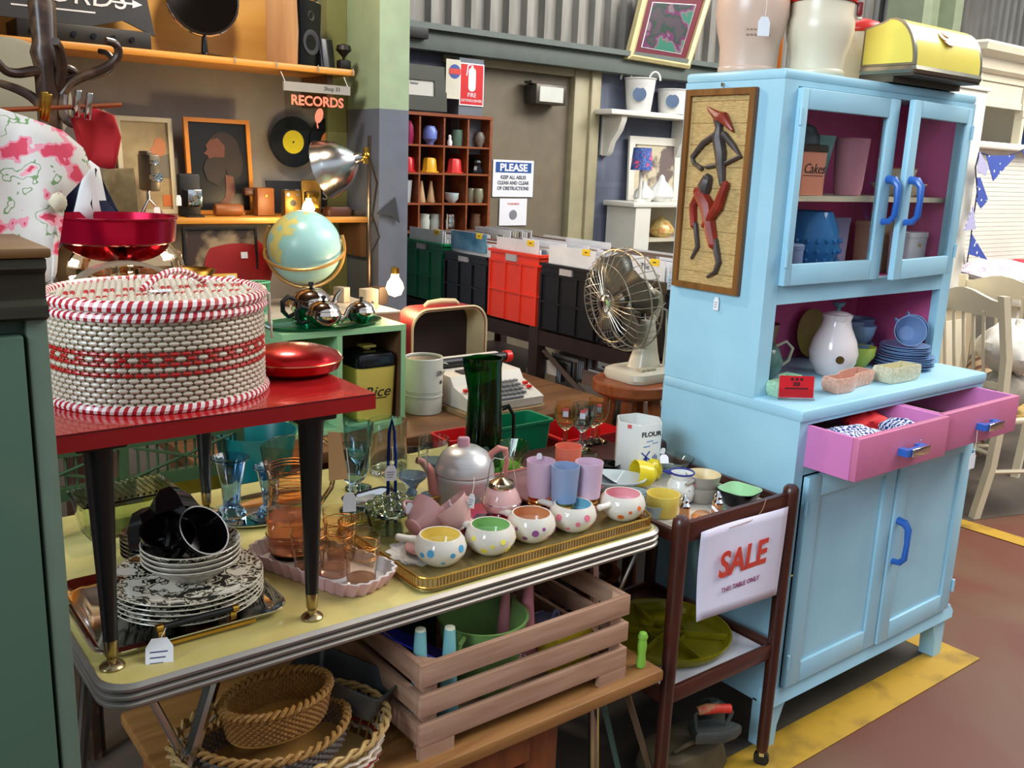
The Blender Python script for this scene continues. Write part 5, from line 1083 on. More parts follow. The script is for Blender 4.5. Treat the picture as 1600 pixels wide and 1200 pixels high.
# mint green box shelf
msf = paint('mint_green_shelf_paint', (150, 196, 142), .45)
BX0, BX1, BY0, BY1, BT = 1.075, 1.475, 2.41, 2.66, 1.030
gbx = thing('box_shelf', 'mint green painted two-compartment wooden box shelf holding the Rice canister', 'shelf', ((BX0+BX1)/2, (BY0+BY1)/2, RZt+.001)); cxb, cyb = (BX0+BX1)/2, (BY0+BY1)/2
def G(mb, x0, x1, y0, y1, z0, z1, **k): mb.bx(x0-cxb, x1-cxb, y0-cyb, y1-cyb, z0-RZt-.001, z1-RZt-.001, **k); return mb
q = RZt+.001
G(MB(), BX0, BX1, BY0, BY1, BT-.018, BT).build('top_board', msf, gbx); G(MB(), BX0, BX1, BY0, BY1, q, q+.016).build('bottom_board', msf, gbx)
xm = 1.245
for x in (BX0, BX1-.016, xm): G(MB(), x, x+.016, BY0+.0005, BY1-.012, q+.0165, BT-.0185).build('divider' if x == xm else 'side_board', msf, gbx)
G(MB(), BX0, BX1, BY1-.011, BY1, q+.0165, BT-.0185).build('back_board', wood('bare_pine_back', (112, 78, 48), (88, 58, 34), 'z', 4, .6), gbx)
G(MB(), BX1-.0175, BX1-.0165, BY0+.002, BY1-.012, q+.0165, BT-.0185).build('bare_wood_lining', MATS['bare_pine_back'], gbx)
# rice canister
p = at(592, 640, y=2.47)
rc = thing('rice_canister', 'yellow square canister lettered Rice with black lid and yellow knob', 'canister', (1.384, 2.490, q+.017))
Hc = .165
mb = MB(); mb.loft([[(x, y, z) for x, y in rrect(w, w, .014, 4)] for w, z in ((.118, 0), (.122, .005), (.134, Hc))]); mb.build('body', mat('primrose_plastic', (216, 192, 92), rough=.25, vary=.03), rc)
mb = MB(); mb.loft([[(x, y, z) for x, y in rrect(w, w, .018, 4)] for w, z in ((.138, Hc+.001), (.139, Hc+.030), (.128, Hc+.040), (.08, Hc+.046))]); ld = mb.build('lid', mat('black_gloss_plastic', (14, 14, 18), rough=.15, vary=.02), rc)
mb = MB(); mb.box(0, 0, Hc+.056, .044, .044, .008, bev=.002); mb.cyl((0, 0, Hc+.046), (0, 0, Hc+.053), .012); mb.build('knob', MATS['primrose_plastic'], ld)
words('Rice', .046, BLACK(), rc, (.0, -.0645, .088), (PI/2+.035, 0, 0), shear=.3, sx=1.15)
mb = MB(); mb.bx(-.05, .035, -.0645, -.0635, .068, .0705); mb.build('lettering_underline', BLACK(), rc)
# flour sifter
sf = thing('flour_sifter', 'white enamel flour sifter with star and script, right of the mint box shelf', 'sifter', (1.598, 2.50, q))
mb = MB(); mb.lathe([(0, .001), (.060, .001), (.061, .004), (.061, .052), (.063, .054), (.063, .058), (.0615, .060), (.0615, .066), (.063, .068), (.063, .072), (.0615, .074), (.062, .180), (.0605, .182), (.059, .18), (.058, .10), (0, .10)], 40); mb.build('body', mat('chipped_white_enamel', (216, 212, 198), rough=.3, vary=.08), sf)
for z in (.058, .073): 
 mb = MB(); mb.torus(.0628, .0008, z, 40, 5); mb.build('black_line', BLACK(), sf)
mb = MB(); mb.lathe([(0, .174), (.0585, .174)], 40); mb.build('dark_mesh', paint('dark_wire_mesh', (52, 50, 48), .5), sf)
d_ = math.radians(-65)
tws = words('Sifter', .024, BLACK(), sf, (0, 0, 0), shear=.3, ext=.0003); tws.matrix_local = RZ(d_+PI/2) @ TR(0, -.0635, .135) @ RX(PI/2)
mb = MB(); mb.m(RZ(d_+PI/2) @ TR(.004, -.0632, .105) @ RX(PI/2)); mb.prism([(.009*(1 if i % 2 == 0 else .4)*math.sin(i*PI/5), .009*(1 if i % 2 == 0 else .4)*math.cos(i*PI/5)) for i in range(10)], 0, .0007); mb.build('star_print', BLACK(), sf)
# typewriter in its opened case
tpw = thing('typewriter', 'off-white portable typewriter with grey keys and red side keys on its case base', 'typewriter', (1.855, 2.50, q), rz=-.0); tpw.scale = (.87, 1, .95); tpw.location.x -= .03
mtw = mat('putty_white_plastic', (204, 198, 184), rough=.35, vary=.04)
mb = MB(); mb.loft([[(x, y, z) for x, y in rrect(.37, .36, .05, 5)] for z in (0, .014)]); mb.build('case_base', mat('tan_case_base', (150, 124, 88), rough=.5), tpw)
mb = MB()
side = [(-.16, .016), (-.165, .045), (-.14, .055), (-.05, .085), (-.03, .115), (.14, .118), (.16, .10), (.16, .016)]
mb.loft([[(x, y, z) for y, z in side] for x in (-.165, .165)]); mb.build('body', mtw, tpw)
mb = MB(); mb.cyl((-.19, .085, .135), (.19, .085, .135), .017, n=16); mb.build('platen', mat('black_rubber', (24, 24, 26)), tpw)
mb = MB(); mb.bx(-.175, .175, .10, .125, .119, .150, bev=.005); mb.build('carriage', mtw, tpw)
for s in (-1, 1): mb = MB(); mb.cyl((s*.19, .085, .135), (s*.215, .085, .135), .022, n=16); mb.build('platen_knob', mat('red_plastic', (216, 40, 34), rough=.3), tpw)
mb = MB(); mb.bx(-.10, .05, -.02, .03, .1175, .121, bev=.001); mb.build('ribbon_cover', paint('dark_ribbon_well', (50, 50, 52), .5), tpw)
mkey = mat('grey_key_plastic', (110, 112, 116), rough=.35)
for r in range(4):
 for c in range(11):
  mb = MB(); mb.box(-.125+c*.0215+r*.005, -.138+r*.0215, .062+r*.0085, .016, .015, .008, bev=.0015, seg=1); mb.build('key', mkey, tpw)
mb = MB(); mb.box(-.01, -.158, .052, .16, .010, .007, bev=.002); mb.build('space_bar', mkey, tpw)
for x, r in ((.135, 1), (.135, 2), (-.145, 2)): mb = MB(); mb.box(x, -.138+r*.0215, .063+r*.0085, .018, .015, .010, bev=.002); mb.build('red_key', MATS['red_plastic'], tpw)
mb = MB(); mb.tube([(-.17, .06, .15), (-.175, .03, .158), (-.15, .0, .155)], .0025, 6); mb.build('return_lever', CHROME(), tpw)
# open case lid standing behind
cl = thing('typewriter_case_lid', 'red and cream vinyl case lid with dark lining and handle standing behind the typewriter', 'case', (1.865, 2.86, q), rot=(.0, 0, .05))
def arch2(w, h, r, n=8):
 pts = [(-w/2, 0)]
 for i in range(n+1): a = PI-PI/2*i/n; pts.append((-w/2+r+r*math.cos(a), h-r+r*math.sin(a)))
 for i in range(n+1): a = PI/2-PI/2*i/n; pts.append((w/2-r+r*math.cos(a), h-r+r*math.sin(a)))
 pts.append((w/2, 0)); return pts
A_ = arch2(.33, .285, .07); Bx = arch2(.32, .278, .065)
mb = MB(); mb.m(RX(PI/2)); mb.prism(A_, -.004, 0.0); mb.build('back_panel', mat('dark_brown_lining', (52, 38, 36), rough=.7), cl)
n_ = len(A_)
mb = MB(); mb.loft([[(x, 0, z) for x, z in A_], [(x, -.105, z) for x, z in A_], [(x, -.105, z) for x, z in Bx], [(x, 0, z) for x, z in Bx]], cap=(False, False), closed=False); mb.build('red_shell', mat('red_vinyl', (150, 44, 46), rough=.5), cl)
mb = MB(); mb.loft([[(x*.995, -.001, z*.998) for x, z in Bx], [(x*.995, -.103, z*.998) for x, z in Bx], [(x*.98, -.103, z*.99) for x, z in Bx], [(x*.98, -.001, z*.99) for x, z in Bx]], cap=(False, False), closed=False); mb.build('cream_lining', mat('cream_vinyl', (206, 184, 140), rough=.5), cl)
mb = MB(); mb.tube([(x, -.106, z) for x, z in A_], .004, 6); mb.build('piping', MATS['cream_vinyl'], cl)
mb = MB(); mb.tube([(-.075, -.05, .288), (-.06, -.05, .298), (0, -.05, .302), (.06, -.05, .298), (.075, -.05, .288)], [.006, .009, .010, .009, .006], 10); mb.build('handle', MATS['cream_vinyl'], cl)
# green tray with teapots on the mint box
mch = mat('warm_polished_silver', (222, 208, 196), rough=.07, metal=1.0, vary=.04)
gtr = thing('green_tray', 'oval emerald anodised tray on the mint green box shelf under the silver teapots', 'tray', (1.245, 2.50, BT+.001), rz=.05)
mb = MB(); mb.lathe([(0, 0), (.17, 0), (.19, .008), (.192, .011), (.188, .011), (.168, .003), (0, .003)], 56, sq=.55); mb.build('pan', mat('emerald_anodised', (8, 120, 76), rough=.18, metal=.8), gtr)
mb = MB(); mb.tube([(-.185, -.03, .010), (-.205, -.02, .022), (-.205, .02, .022), (-.185, .03, .010)], .004, 8); mb.build('handle', CHROME(), gtr)
def teapot(lab, x, y, z, k, rz, black=True, finial=True, spoutk=1.0):
 t = thing('silver_teapot', lab, 'teapot', (x, y, z), rz=rz, group=None); t.scale = (k, k, k)
 mb = MB(); mb.lathe([(0, 0), (.035, 0), (.038, .004), (.055, .018), (.068, .042), (.070, .056), (.062, .070), (.064, .072)], 44); mb.build('body', mch, t)
 mb = MB(); mb.lathe([(.064, .073), (.056, .088), (.035, .102), (.012, .108), (0, .109)], 40); l = mb.build('lid', mch, t)
 if finial: mb = MB(); mb.lathe([(0, .108), (.005, .109), (.010, .118), (.009, .126), (0, .128)], 16); mb.build('finial', mleg if black else mch, l)
 mb = MB(); mb.tube([(.060, 0, .030), (.085, 0, .048), (.095, 0, .075), (.112, 0, .092)], [.015, .011, .008, .006], 12, cap=False); mb.build('spout', mch, t)
 mb = MB(); mb.tube([(-.060, 0, .075), (-.085, 0, .084), (-.105, 0, .070), (-.104, 0, .040), (-.085, 0, .020), (-.062, 0, .028)], [.007, .008, .008, .008, .007, .007], 10); mb.build('handle', mleg if black else mch, t)
 return t
teapot('larger mirror silver teapot with black handle, at the back of the green tray', 1.235, 2.555, BT+.005, .92, .1)
teapot('silver teapot with black handle at the front of the green tray', 1.215, 2.435, BT+.004, .74, -.35)
teapot('small silver sugar bowl with looped handles at the right end of the green tray', 1.358, 2.475, BT+.005, .60, .5, black=True)
# sunglasses-like black comb handle: black telephone handset left of the mint box
hs = thing('telephone_handset', 'black telephone handset leaning at the left end of the mint box shelf', 'handset', (.70, 1.80, RT+.020)); mb = MB(); mb.tube([(-.035, 0, .012), (-.015, 0, .014), (.02, 0, 0), (.035, 0, -.006)], [.017, .008, .008, .016], 12); mb.build('body', mat('black_bakelite', (14, 14, 16)), hs)
# side table behind carrying the globe
WZ = 1.0
wt = thing('white_side_table', 'white-topped side table behind the mint box shelf carrying the globe', 'table', (1.25, 3.0, 0)); O7 = Matrix.Translation((-1.25, -3.0, 0))
mb = MB().m(O7); mb.bx(.70, 1.69, 2.80, 3.22, WZ-.006, WZ); mb.mt(1); mb.bx(.70, 1.69, 2.80, 3.22, WZ-.04, WZ-.0065); mb.build('table_top', [paint('white_table_paint', (190, 178, 160), .4), wood('pinkish_timber_edge', (166, 122, 96), (140, 98, 74), 'x', 3)], wt)
for x in (.73, 1.62):
 for y in (2.92, 3.15): mb = MB().m(O7); mb.bx(x, x+.045, y, y+.045, 0, WZ-.041); mb.build('leg', MATS['pinkish_timber_edge'], wt)
# illuminated? no: plain globe on an arc stand
gl = thing('globe', 'pale blue desk globe in a gilt arc stand below the glowing bulb', 'globe', (1.455, 3.06, WZ+.001))
GR = .128; gc = Vector((0, 0, .200))
def globemat():
 m, nt, b = _new('globe_map'); N = nt.nodes; L = nt.links
 tc = N.new('ShaderNodeTexCoord'); no = N.new('ShaderNodeTexNoise'); no.inputs['Scale'].default_value = 7; no.inputs['Detail'].default_value = 6
 cr = N.new('ShaderNodeValToRGB'); e = cr.color_ramp.elements; e[0].position = .0; e[0].color = lin((138, 190, 196)); e[1].position = .60; e[1].color = lin((206, 196, 110))
 x = e.new(.50); x.color = lin((160, 206, 204)); x = e.new(.585); x.color = lin((150, 198, 190)); x = e.new(.66); x.color = lin((222, 206, 130))
 L.new(tc.outputs['Object'], no.inputs['Vector']); L.new(no.outputs[0], cr.inputs[0]); L.new(cr.outputs[0], b.inputs['Base Color']); b.inputs['Roughness'].default_value = .3; return m
mb = MB().m(TR(*gc)); mb.ball((0, 0, 0), GR, 56); mb.build('sphere', globemat(), gl)
axis = Vector((-.35, .2, .9)).normalized(); 
mb = MB(); ar = []
side_v = Vector((.79, -.61, 0)); up_v = Vector((0, 0, 1))
for i in range(25):
 a = math.radians(150+230*i/24); ar.append(gc+side_v*math.cos(a)*(GR+.012)+up_v*math.sin(a)*(GR+.012))
mgi = mat('gilt_plastic_arc', (198, 150, 84), rough=.3, metal=.5)
mb.tube(ar, .006, 8); mb.build('arc', mgi, gl)
mb = MB(); ar = []
for i in range(40): a = 2*PI*i/40; ar.append(gc+side_v*math.cos(a)*(GR+.010)+(Vector((.61, .79, 0))*.92*math.sin(a)+up_v*.4*math.sin(a))*(GR+.010)+Vector((0, 0, -.01))+side_v*0)
mb.tube(ar, .0055, 8, closed=True); mb.build('horizon_ring', mgi, gl)
mb = MB(); mb.lathe([(0, 0), (.075, 0), (.078, .008), (.02, .018), (.012, .03), (.012, .062), (0, .064)], 36); mb.build('stand_foot', mgi, gl)
# lamp bulb above the globe (hanging just in front of the shelf edge) and the lower bulb
def bulb(lab, p, r, col, pw, es):
 t = thing('light_bulb', lab, 'light bulb', p); mb = MB(); mb.lathe([(0, -r), (r*.7, -r*.72), (r, 0), (r*.85, r*.6), (r*.45, r*1.2), (r*.4, r*1.6)], 24); mb.build('glass_bulb', mat('glowing_bulb', (255, 230, 190), emit=(255, 216, 150), estr=es), t)
 mb = MB(); mb.lathe([(r*.45, r*1.6), (r*.45, r*2.3), (0, r*2.4)], 16); mb.build('screw_cap', BRASS(), t)
 point(lab.split()[0]+'_bulb_glow', Vector(p)+Vector((-.03, -.05, -.0)), pw, col, .04); return t
bulb('upper warm globe bulb glowing at the shelf edge above the globe', at(482, 326, y=3.20), .023, (1.0, .70, .36), 5.0, 14)
bulb('lower bare bulb glowing beside the green record crate', at(617, 450, y=2.9), .032, (1.0, .66, .32), 4.0, 16)
# ================================================================= left stall shelves
msh = wood('honey_shelf_board', (214, 150, 62), (184, 118, 44), 'x', 2.5, .4)
SY0, SY1 = 3.34, 3.60; S1 = 1.285; S2 = 1.835
cs = thing('camera_shelf', 'honey pine shelf board carrying old cameras and framed pictures', 'shelf', (1.2, 3.47, 0))
mb = MB(); mb.bx(-.75, .68, SY0-3.47, SY1-3.47, S1-.022, S1, bev=.003); mb.build('board', msh, cs)
for x in (-.6, .66): mb = MB(); mb.bx(x-.012, x+.012, SY0+.03-3.47, SY1-3.47, S1-.16, S1-.0225); mb.build('bracket', MATS['bare_pine_back'], cs)
us = thing('top_shelf', 'high honey pine shelf carrying a speaker, a round mirror and a blackboard', 'shelf', (1.0, 3.47, 0))
mb = MB(); mb.bx(-1.5, .80, SY0-.01-3.47, SY1-.0-3.47, S2-.024, S2, bev=.006); mb.build('board', msh, us)
for x in (-.4, .72): mb = MB(); mb.bx(x-.012, x+.012, SY0+.04-3.47, SY1-3.47, S2-.14, S2-.0245); mb.build('bracket', MATS['bare_pine_back'], us)
for px_ in (367, 432, 497, 560):
 p = at(px_, 92, y=SY0-.012); 
 if p.x > 1.79: p.x = 1.79
 mb = MB(); mb.cyl((p.x-1.0, SY0-3.47-.013, S2-.020), (p.x-1.0, SY0-3.47-.013, S2+.004), .0022, n=6); mb.build('wire_clip', CHROME(), us)
def onS(px, y=3.46, dz=0): p = at(px, 330, y=y); return Vector((p.x, y, S1+.001+dz))
def ofr(px, py, y): return at(px, py, y=y)
mleatb = mat('black_leatherette', (22, 20, 19), rough=.5, vary=.2, scale=120)
# pictures leaning on the wall
def picture(nm, lab, x0, x1, z0, z1, y, fm, fw, canvas, lean=.10, cat='picture'):
 w, h = x1-x0, z1-z0; t = thing(nm, lab, cat, ((x0+x1)/2, y, z0), rot=(-lean, 0, 0))
 mb = MB()
 mb.bx(-w/2, -w/2+fw, -.016, 0, 0, h); mb.bx(w/2-fw, w/2, -.016, 0, 0, h); mb.bx(-w/2+fw, w/2-fw, -.016, 0, 0, fw); mb.bx(-w/2+fw, w/2-fw, -.016, 0, h-fw, h); mb.build('frame', fm, t)
 mb = MB(); mb.bx(-w/2+fw, w/2-fw, -.008, -.001, fw, h-fw); mb.build('canvas', canvas, t); return t, w, h
def flat(t, name, m, polys, y=-.0085, th=.0008):
 """flat printed shapes: polygons in the picture's own x-z plane"""
 mb = MB(); mb.m(TR(0, y, 0) @ RX(PI/2))
 for i, pl in enumerate(polys): mb.prism(pl, 0, th+.0001*i)
 return mb.build(name, m, t)
def ell(cx, cy, rx, ry, n=18, rot=0): return [(cx+rx*math.cos(2*PI*i/n)*math.cos(rot)-ry*math.sin(2*PI*i/n)*math.sin(rot), cy+rx*math.cos(2*PI*i/n)*math.sin(rot)+ry*math.sin(2*PI*i/n)*math.cos(rot)) for i in range(n)]
a, b = at(180, 180, y=3.55), at(275, 325, y=3.55)
t, w, h = picture('poster', 'cream-framed poster of a person in a hat behind the movie camera', a.x, b.x+.0, S1+.001, a.z, 3.545, paint('ivory_frame_paint', (216, 204, 172), .4), .016, mat('sepia_poster', (190, 168, 124), rough=.5, col2=(150, 130, 92), scale=9), .08)
flat(t, 'printed_figure', paint('poster_skin_tone', (196, 124, 80), .5), [ell(.05, h*.70, .022, .034), ell(.03, h*.64, .014, .022)]); flat(t, 'printed_coat', paint('poster_grey', (120, 112, 98), .5), [[(.04, h*.38), (.11, h*.38), (.11, h*.58), (.08, h*.63), (.05, h*.6)]]); flat(t, 'printed_block', paint('poster_orange', (206, 116, 60), .5), [[(.05, h*.08), (.10, h*.08), (.10, h*.2), (.05, h*.2)], [(-.02, h*.24), (.03, h*.24), (.03, h*.29), (-.02, h*.29)]], y=-.0087)
words('classic', .02, paint('poster_grey', (120, 112, 98)), t, (.0, -.0095, h*.34), FACE)
a, b = at(289, 182, y=3.50), at(400, 330, y=3.50)
t, w, h = picture('portrait', 'orange-framed dark portrait of a bearded man in profile', a.x, b.x-.01, S1+.001, a.z, 3.50, mat('orange_frame_wood', (204, 128, 44), rough=.35), .015, paint('near_black_canvas', (12, 8, 7), .35), .10)
ms1, ms2 = paint('portrait_skin', (96, 52, 34), .5), paint('portrait_beard', (40, 26, 20), .6)
flat(t, 'painted_hair', ms2, [ell(.02, h*.67, .062, .068), ell(.055, h*.55, .035, .06)])
flat(t, 'painted_face', ms1, [[(-.03, h*.78), (.0, h*.8), (.025, h*.72), (.02, h*.6), (-.02, h*.56), (-.038, h*.58), (-.044, h*.62), (-.056, h*.635), (-.042, h*.68), (-.048, h*.72)]], y=-.0095)
flat(t, 'painted_beard', ms2, [[(-.05, h*.57), (-.02, h*.6), (.02, h*.6), (.02, h*.42), (-.01, h*.3), (-.05, h*.36), (-.062, h*.48)]], y=-.0105)
flat(t, 'painted_shoulder', ms1, [[(.02, h*.42), (.05, h*.40), (.055, h*.25), (.03, h*.1), (.01, h*.1), (.02, h*.3)], [(-.01, h*.12), (.02, h*.2), (.01, h*.06)]], y=-.0095)
# movie camera on tripod
p = onS(233, 3.42); mc = thing('movie_camera', 'small grey cine camera with two lenses on a short tripod', 'camera', p, rz=.2)
mgm = mat('grey_hammered_metal', (120, 108, 90), rough=.35, metal=.5, vary=.3)
for dx, dy in ((-.045, -.02), (.05, -.015), (.0, .045)): mb = MB(); mb.tube([(0, 0, .06), (dx, dy, .003)], [.005, .0035], 8); mb.build('tripod_leg', CHROME(), mc)
mb = MB(); mb.cyl((0, 0, .058), (0, 0, .088), .007); mb.build('tripod_head', CHROME(), mc)
mb = MB(); mb.box(.012, .01, .150, .038, .085, .125, bev=.006); mb.build('body', mgm, mc)
for z, r, l in ((.135, .0155, .045), (.185, .010, .03)): mb = MB(); mb.m(TR(.0, -.033, z) @ RX(PI/2)); mb.lathe([(r*.7, 0), (r*.8, l*.4), (r, l*.45), (r, l), (r*.75, l), (r*.7, l-.006), (0, l-.008)], 24); mb.build('lens', CHROME(), mc)
mb = MB(); mb.box(-.004, -.0, .215, .02, .06, .015, bev=.004); mb.build('viewfinder', mgm, mc)
price_tag('white price tag hanging below the cine camera', p+Vector((.012, -.05, .035)), rot=(PI/2, 0, 0), w=.022, h=.022, ink=False)
# bellows camera
def folding(lab, px, h, rz, y, gold=False):
 p = onS(px, y); t = thing('folding_camera', lab, 'camera', p, rz=rz); m1 = mat('gold_brown_metal', (150, 112, 50), rough=.35, metal=.7) if gold else mleatb
 mb = MB(); mb.box(0, .018, h/2, .078, .03, h, bev=.008); mb.build('body', m1, t)
 mb = MB()
 for k in range(5): mb.box(0, .0-.007*k, h*.44, .058-.004*k, .006, .062-.004*k, bev=.002, seg=1)
 mb.build('bellows', mleatb, t)
 mb = MB(); mb.box(0, -.038, h*.44, .05, .004, .06, bev=.002); mb.m(TR(0, -.040, h*.44) @ RX(PI/2)); mb.lathe([(.02, 0), (.02, .006), (.013, .007), (.013, .012), (.009, .012), (.008, .006), (0, .006)], 28); mb.build('lens_board', CHROME() if not gold else BRASS(), t)
 mb = MB(); mb.bx(-.03, .03, -.045, .004, .0, .006); mb.build('drop_bed', m1, t); return t
folding('tall black folding bellows camera on the camera shelf, in front of the portrait edge', 299, .150, .05, 3.40)
price_tag('small pale price tag hanging beside the black folding camera', at(279, 305, y=3.36), rot=(PI/2, 0, 0), w=.018, h=.036, ink=False)
p = onS(357, 3.42); mb = MB(); mb.m(RY(PI/2)); mb.lathe([(0, -.052), (.018, -.052), (.022, -.046), (.022, .046), (.018, .052), (0, .052)], 24); o = solo('leather_case', mb, mat('tan_leather', (140, 82, 40), rough=.45, vary=.25), 'long rounded brown leather case lying in front of the portrait', 'case', p+Vector((0, 0, .022)))
p = onS(412, 3.43); t = thing('box_case', 'upright tan leather camera case with a darker flap beside the portrait', 'case', p); mb = MB(); mb.box(.0, 0, .052, .068, .05, .104, bev=.005); mb.build('body', MATS['tan_leather'], t); mb = MB(); mb.box(-.048, .015, .088, .05, .03, .03, bev=.010); mb.build('side_pouch', mat('dark_brown_leather', (78, 42, 26), rough=.45), t); mb = MB(); mb.cyl((0, -.026, .075), (0, -.029, .075), .004, n=10); mb.build('press_stud', BRASS(), t)
p = onS(455, 3.41); t = thing('box_camera', 'gold-brown box camera with round lens behind the glowing bulb', 'camera', p, rz=-.25); mb = MB(); mb.box(0, 0, .048, .062, .085, .096, bev=.003); mb.build('body', mat('gold_brown_metal', (150, 112, 50), rough=.35, metal=.7), t)
mb = MB(); mb.m(TR(0, -.043, .05) @ RX(PI/2)); mb.lathe([(.012, 0), (.012, .005), (.007, .005), (.006, .001), (0, .001)], 20); mb.build('lens', mleg, t)
for s in (-1, 1): mb = MB(); mb.cyl((s*.018, -.043, .082), (s*.018, -.045, .082), .005, n=12); mb.build('viewfinder', CHROME(), t)
folding('gold-brown folding camera with strap handle, left of the big reflector lamp', 487, .135, -.3, 3.44, True)
p = onS(527, 3.40); mb = MB(); mb.loft([[(x, y, z) for x, y in rrect(w, d, .018, 4)] for w, d, z in ((.11, .05, 0), (.115, .055, .02), (.10, .045, .036))]); solo('leather_case', mb, MATS.get('dark_brown_leather') or mat('dark_brown_leather', (78, 42, 26)), 'low dark brown leather case under the reflector lamp', 'case', p)
p = onS(562, 3.42); mb = MB(); mb.box(0, 0, .012, .07, .035, .024, bev=.006); solo('small_case', mb, mat('grey_cover_leather', (96, 88, 84), rough=.4), 'small grey cylinder case at the right end of the camera shelf', 'case', p)
# blackboard pieces with chalk lettering
mchalk = paint('chalk_white', (214, 214, 220), .9); mbb2 = mat('blackboard', (48, 50, 56), rough=.7, vary=.2, scale=8)
a, b = at(424, 262, y=3.56), at(606, 325, y=3.56)
ar = thing('blackboard_arrow', 'dark grey blackboard arrow with chalk letters pointing right, on the camera shelf', 'sign', (a.x, 3.57, S1+.002)); H_ = .125; Wd = b.x-a.x-.10
mb = MB(); mb.m(RX(PI/2)); mb.prism([(0, 0), (.33, 0), (.33, H_), (-.02, H_)], -.008, 0); mb.build('board', mbb2, ar)
words('BOOKS', .058, mchalk, ar, (.15, -.001, .070), FACE); mb = MB(); mb.bx(.04, .28, -.002, -.0005, .018, .021); mb.build('chalk_line', mchalk, ar)
# the arrow's head stands against the post
hd = thing('blackboard_arrowhead', 'pointed grey blackboard arrowhead on the blue-grey post', 'sign', (1.955, 3.292, 1.28)); p0_, p1_, p2_ = at(594, 262, y=3.292), at(611, 322, y=3.292), at(560, 300, y=3.292)
mb = MB(); mb.m(RX(PI/2)); mb.prism([(-.085, .02), (.0, .085), (.02, -.015), (-.02, .012)], 0, .006); mb.build('board', mbb2, hd)
# records hung on the wall
def record(nm_c, col, px, py, r, y, lab):
 p = at(px, py, y=y); t = thing('vinyl_record', lab, 'record', p, rot=(PI/2, 0, .0)); mb = MB(); mb.lathe([(0, 0), (r, 0), (r, .002), (0, .0022)], 48); mb.build('vinyl', mat('black_vinyl', (16, 16, 18), rough=.25), t); mb = MB(); mb.lathe([(.045, .0021), (.045, .0026), (0, .0027)], 32); mb.build('label', paint(nm_c, col, .5), t); mb = MB(); mb.cyl((0, 0, .0027), (0, 0, .0032), .004, n=10); mb.build('spindle_hole', BLACK(), t); return t
record('yellow_record_label', (232, 212, 30), 458, 222, .098, 3.585, 'black vinyl record with bright yellow label on the wall'); record('orange_record_label', (206, 128, 60), 517, 222, .095, 3.58, 'black vinyl record with orange label behind the reflector lamp')
# RECORDS sign, thin plastic hanging from the shelf
a, b = at(445, 122, y=3.32), at(553, 208, y=3.32)
rs = thing('records_sign', 'translucent hanging RECORDS sign with a drawn microphone', 'sign', ((a.x+b.x)/2-.01, 3.325, b.z)); w, h = b.x-a.x-.02, a.z-b.z-.01
mb = MB(); mb.bx(-w/2, w/2, 0, .002, 0, h-.03); mb.build('clear_sheet', glassm('smoky_clear_sheet', (222, 218, 204), .04, 1.06), rs)
mb = MB(); mb.bx(-w/2-.004, w/2+.006, -.003, .006, h-.032, h); mb.build('hanging_strip', mat('grey_plastic_strip', (146, 142, 136), rough=.4), rs)
mneo = paint('salmon_pink_lettering', (236, 132, 104), .5)
words('RECORDS', .048, mneo, rs, (0, -.003, h*.62), FACE, bold=.0015, sx=1.0)
mb = MB(); mb.m(TR(0, -.003, 0) @ RX(PI/2)); mb.prism(ell(.005, h*.33, .016, .028, rot=-.3), 0, .001); mb.prism([(-.006, h*.14), (.001, h*.13), (.002, 0.01), (-.002, .01)], 0, .0012); mb.prism([(-.012, h*.30), (-.008, h*.30), (.0, h*.14), (-.004, h*.14)], 0, .0014); mb.build('microphone_drawing', mneo, rs)
words('Shop 33', .020, BLACK(), rs, (.06, -.0035, h-.015), FACE, ext=.0003)
for s in (-1, 1): mb = MB(); mb.tube([(s*(w/2-.003), .001, h), (s*(w/2-.003)-.012*1, .008, S2-.03-b.z)], .0012, 5); mb.build('hanging_wire', WHITE(), rs)
# top shelf things
def onU(px, y=3.46): p = at(px, 90, y=y); return Vector((p.x, y, S2+.001))
p = onU(466, 3.44); sp_ = thing('loudspeaker', 'pale wood-sided loudspeaker with curved black front on the top shelf', 'loudspeaker', p, rz=.42); H_ = .235
mb = MB(); mb.bx(-.062, .062, -.05, .10, 0, H_, bev=.002); mb.build('wooden_cabinet', wood('pale_beech_veneer', (188, 150, 112), (166, 128, 92), 'z', 3), sp_)
fp = [(-.062, .0), (.062, .0), (.055, H_*.5), (.062, H_-.01), (.02, H_-.003), (-.02, H_-.003), (-.062, H_-.01), (-.055, H_*.5)]
mb = MB(); mb.loft([[(x*s, y, z) for x, z in fp] for y, s in ((-.0505, 1), (-.062, .97))]); mb.build('front_panel', mat('black_gloss_plastic', (14, 14, 18)), sp_)
for z, r in ((.085, .045), (.178, .018)): mb = MB(); mb.m(TR(0, -.062, z) @ RX(PI/2)); mb.lathe([(r, 0), (r, .003), (r*.9, .004), (r*.35, -.004), (0, -.002)], 32); mb.build('speaker_cone', mat('dark_cone', (40, 40, 44), rough=.6), sp_)
p = onU(505, 3.42); t = thing('small_black_speaker', 'small slanted black speaker right of the wooden loudspeaker', 'loudspeaker', p, rz=.3); mb = MB(); mb.loft([[(x, y+z*.15, z) for x, y in rrect(.07, .07, .01, 3)] for z in (0, .105)]); mb.build('body', mat('black_gloss_plastic', (14, 14, 18)), t)
p = onU(537, 3.42); t = thing('black_clamp_lamp', 'black clip lamp and cable at the right end of the top shelf', 'lamp', p); mb = MB(); mb.box(0, 0, .02, .05, .04, .04, bev=.01); mb.build('clamp', mleatb, t); mb = MB(); mb.lathe([(.004, .04), (.006, .05), (.015, .06), (.030, .075), (.026, .092), (0, .10)], 20); mb.build('head', mleatb, t)
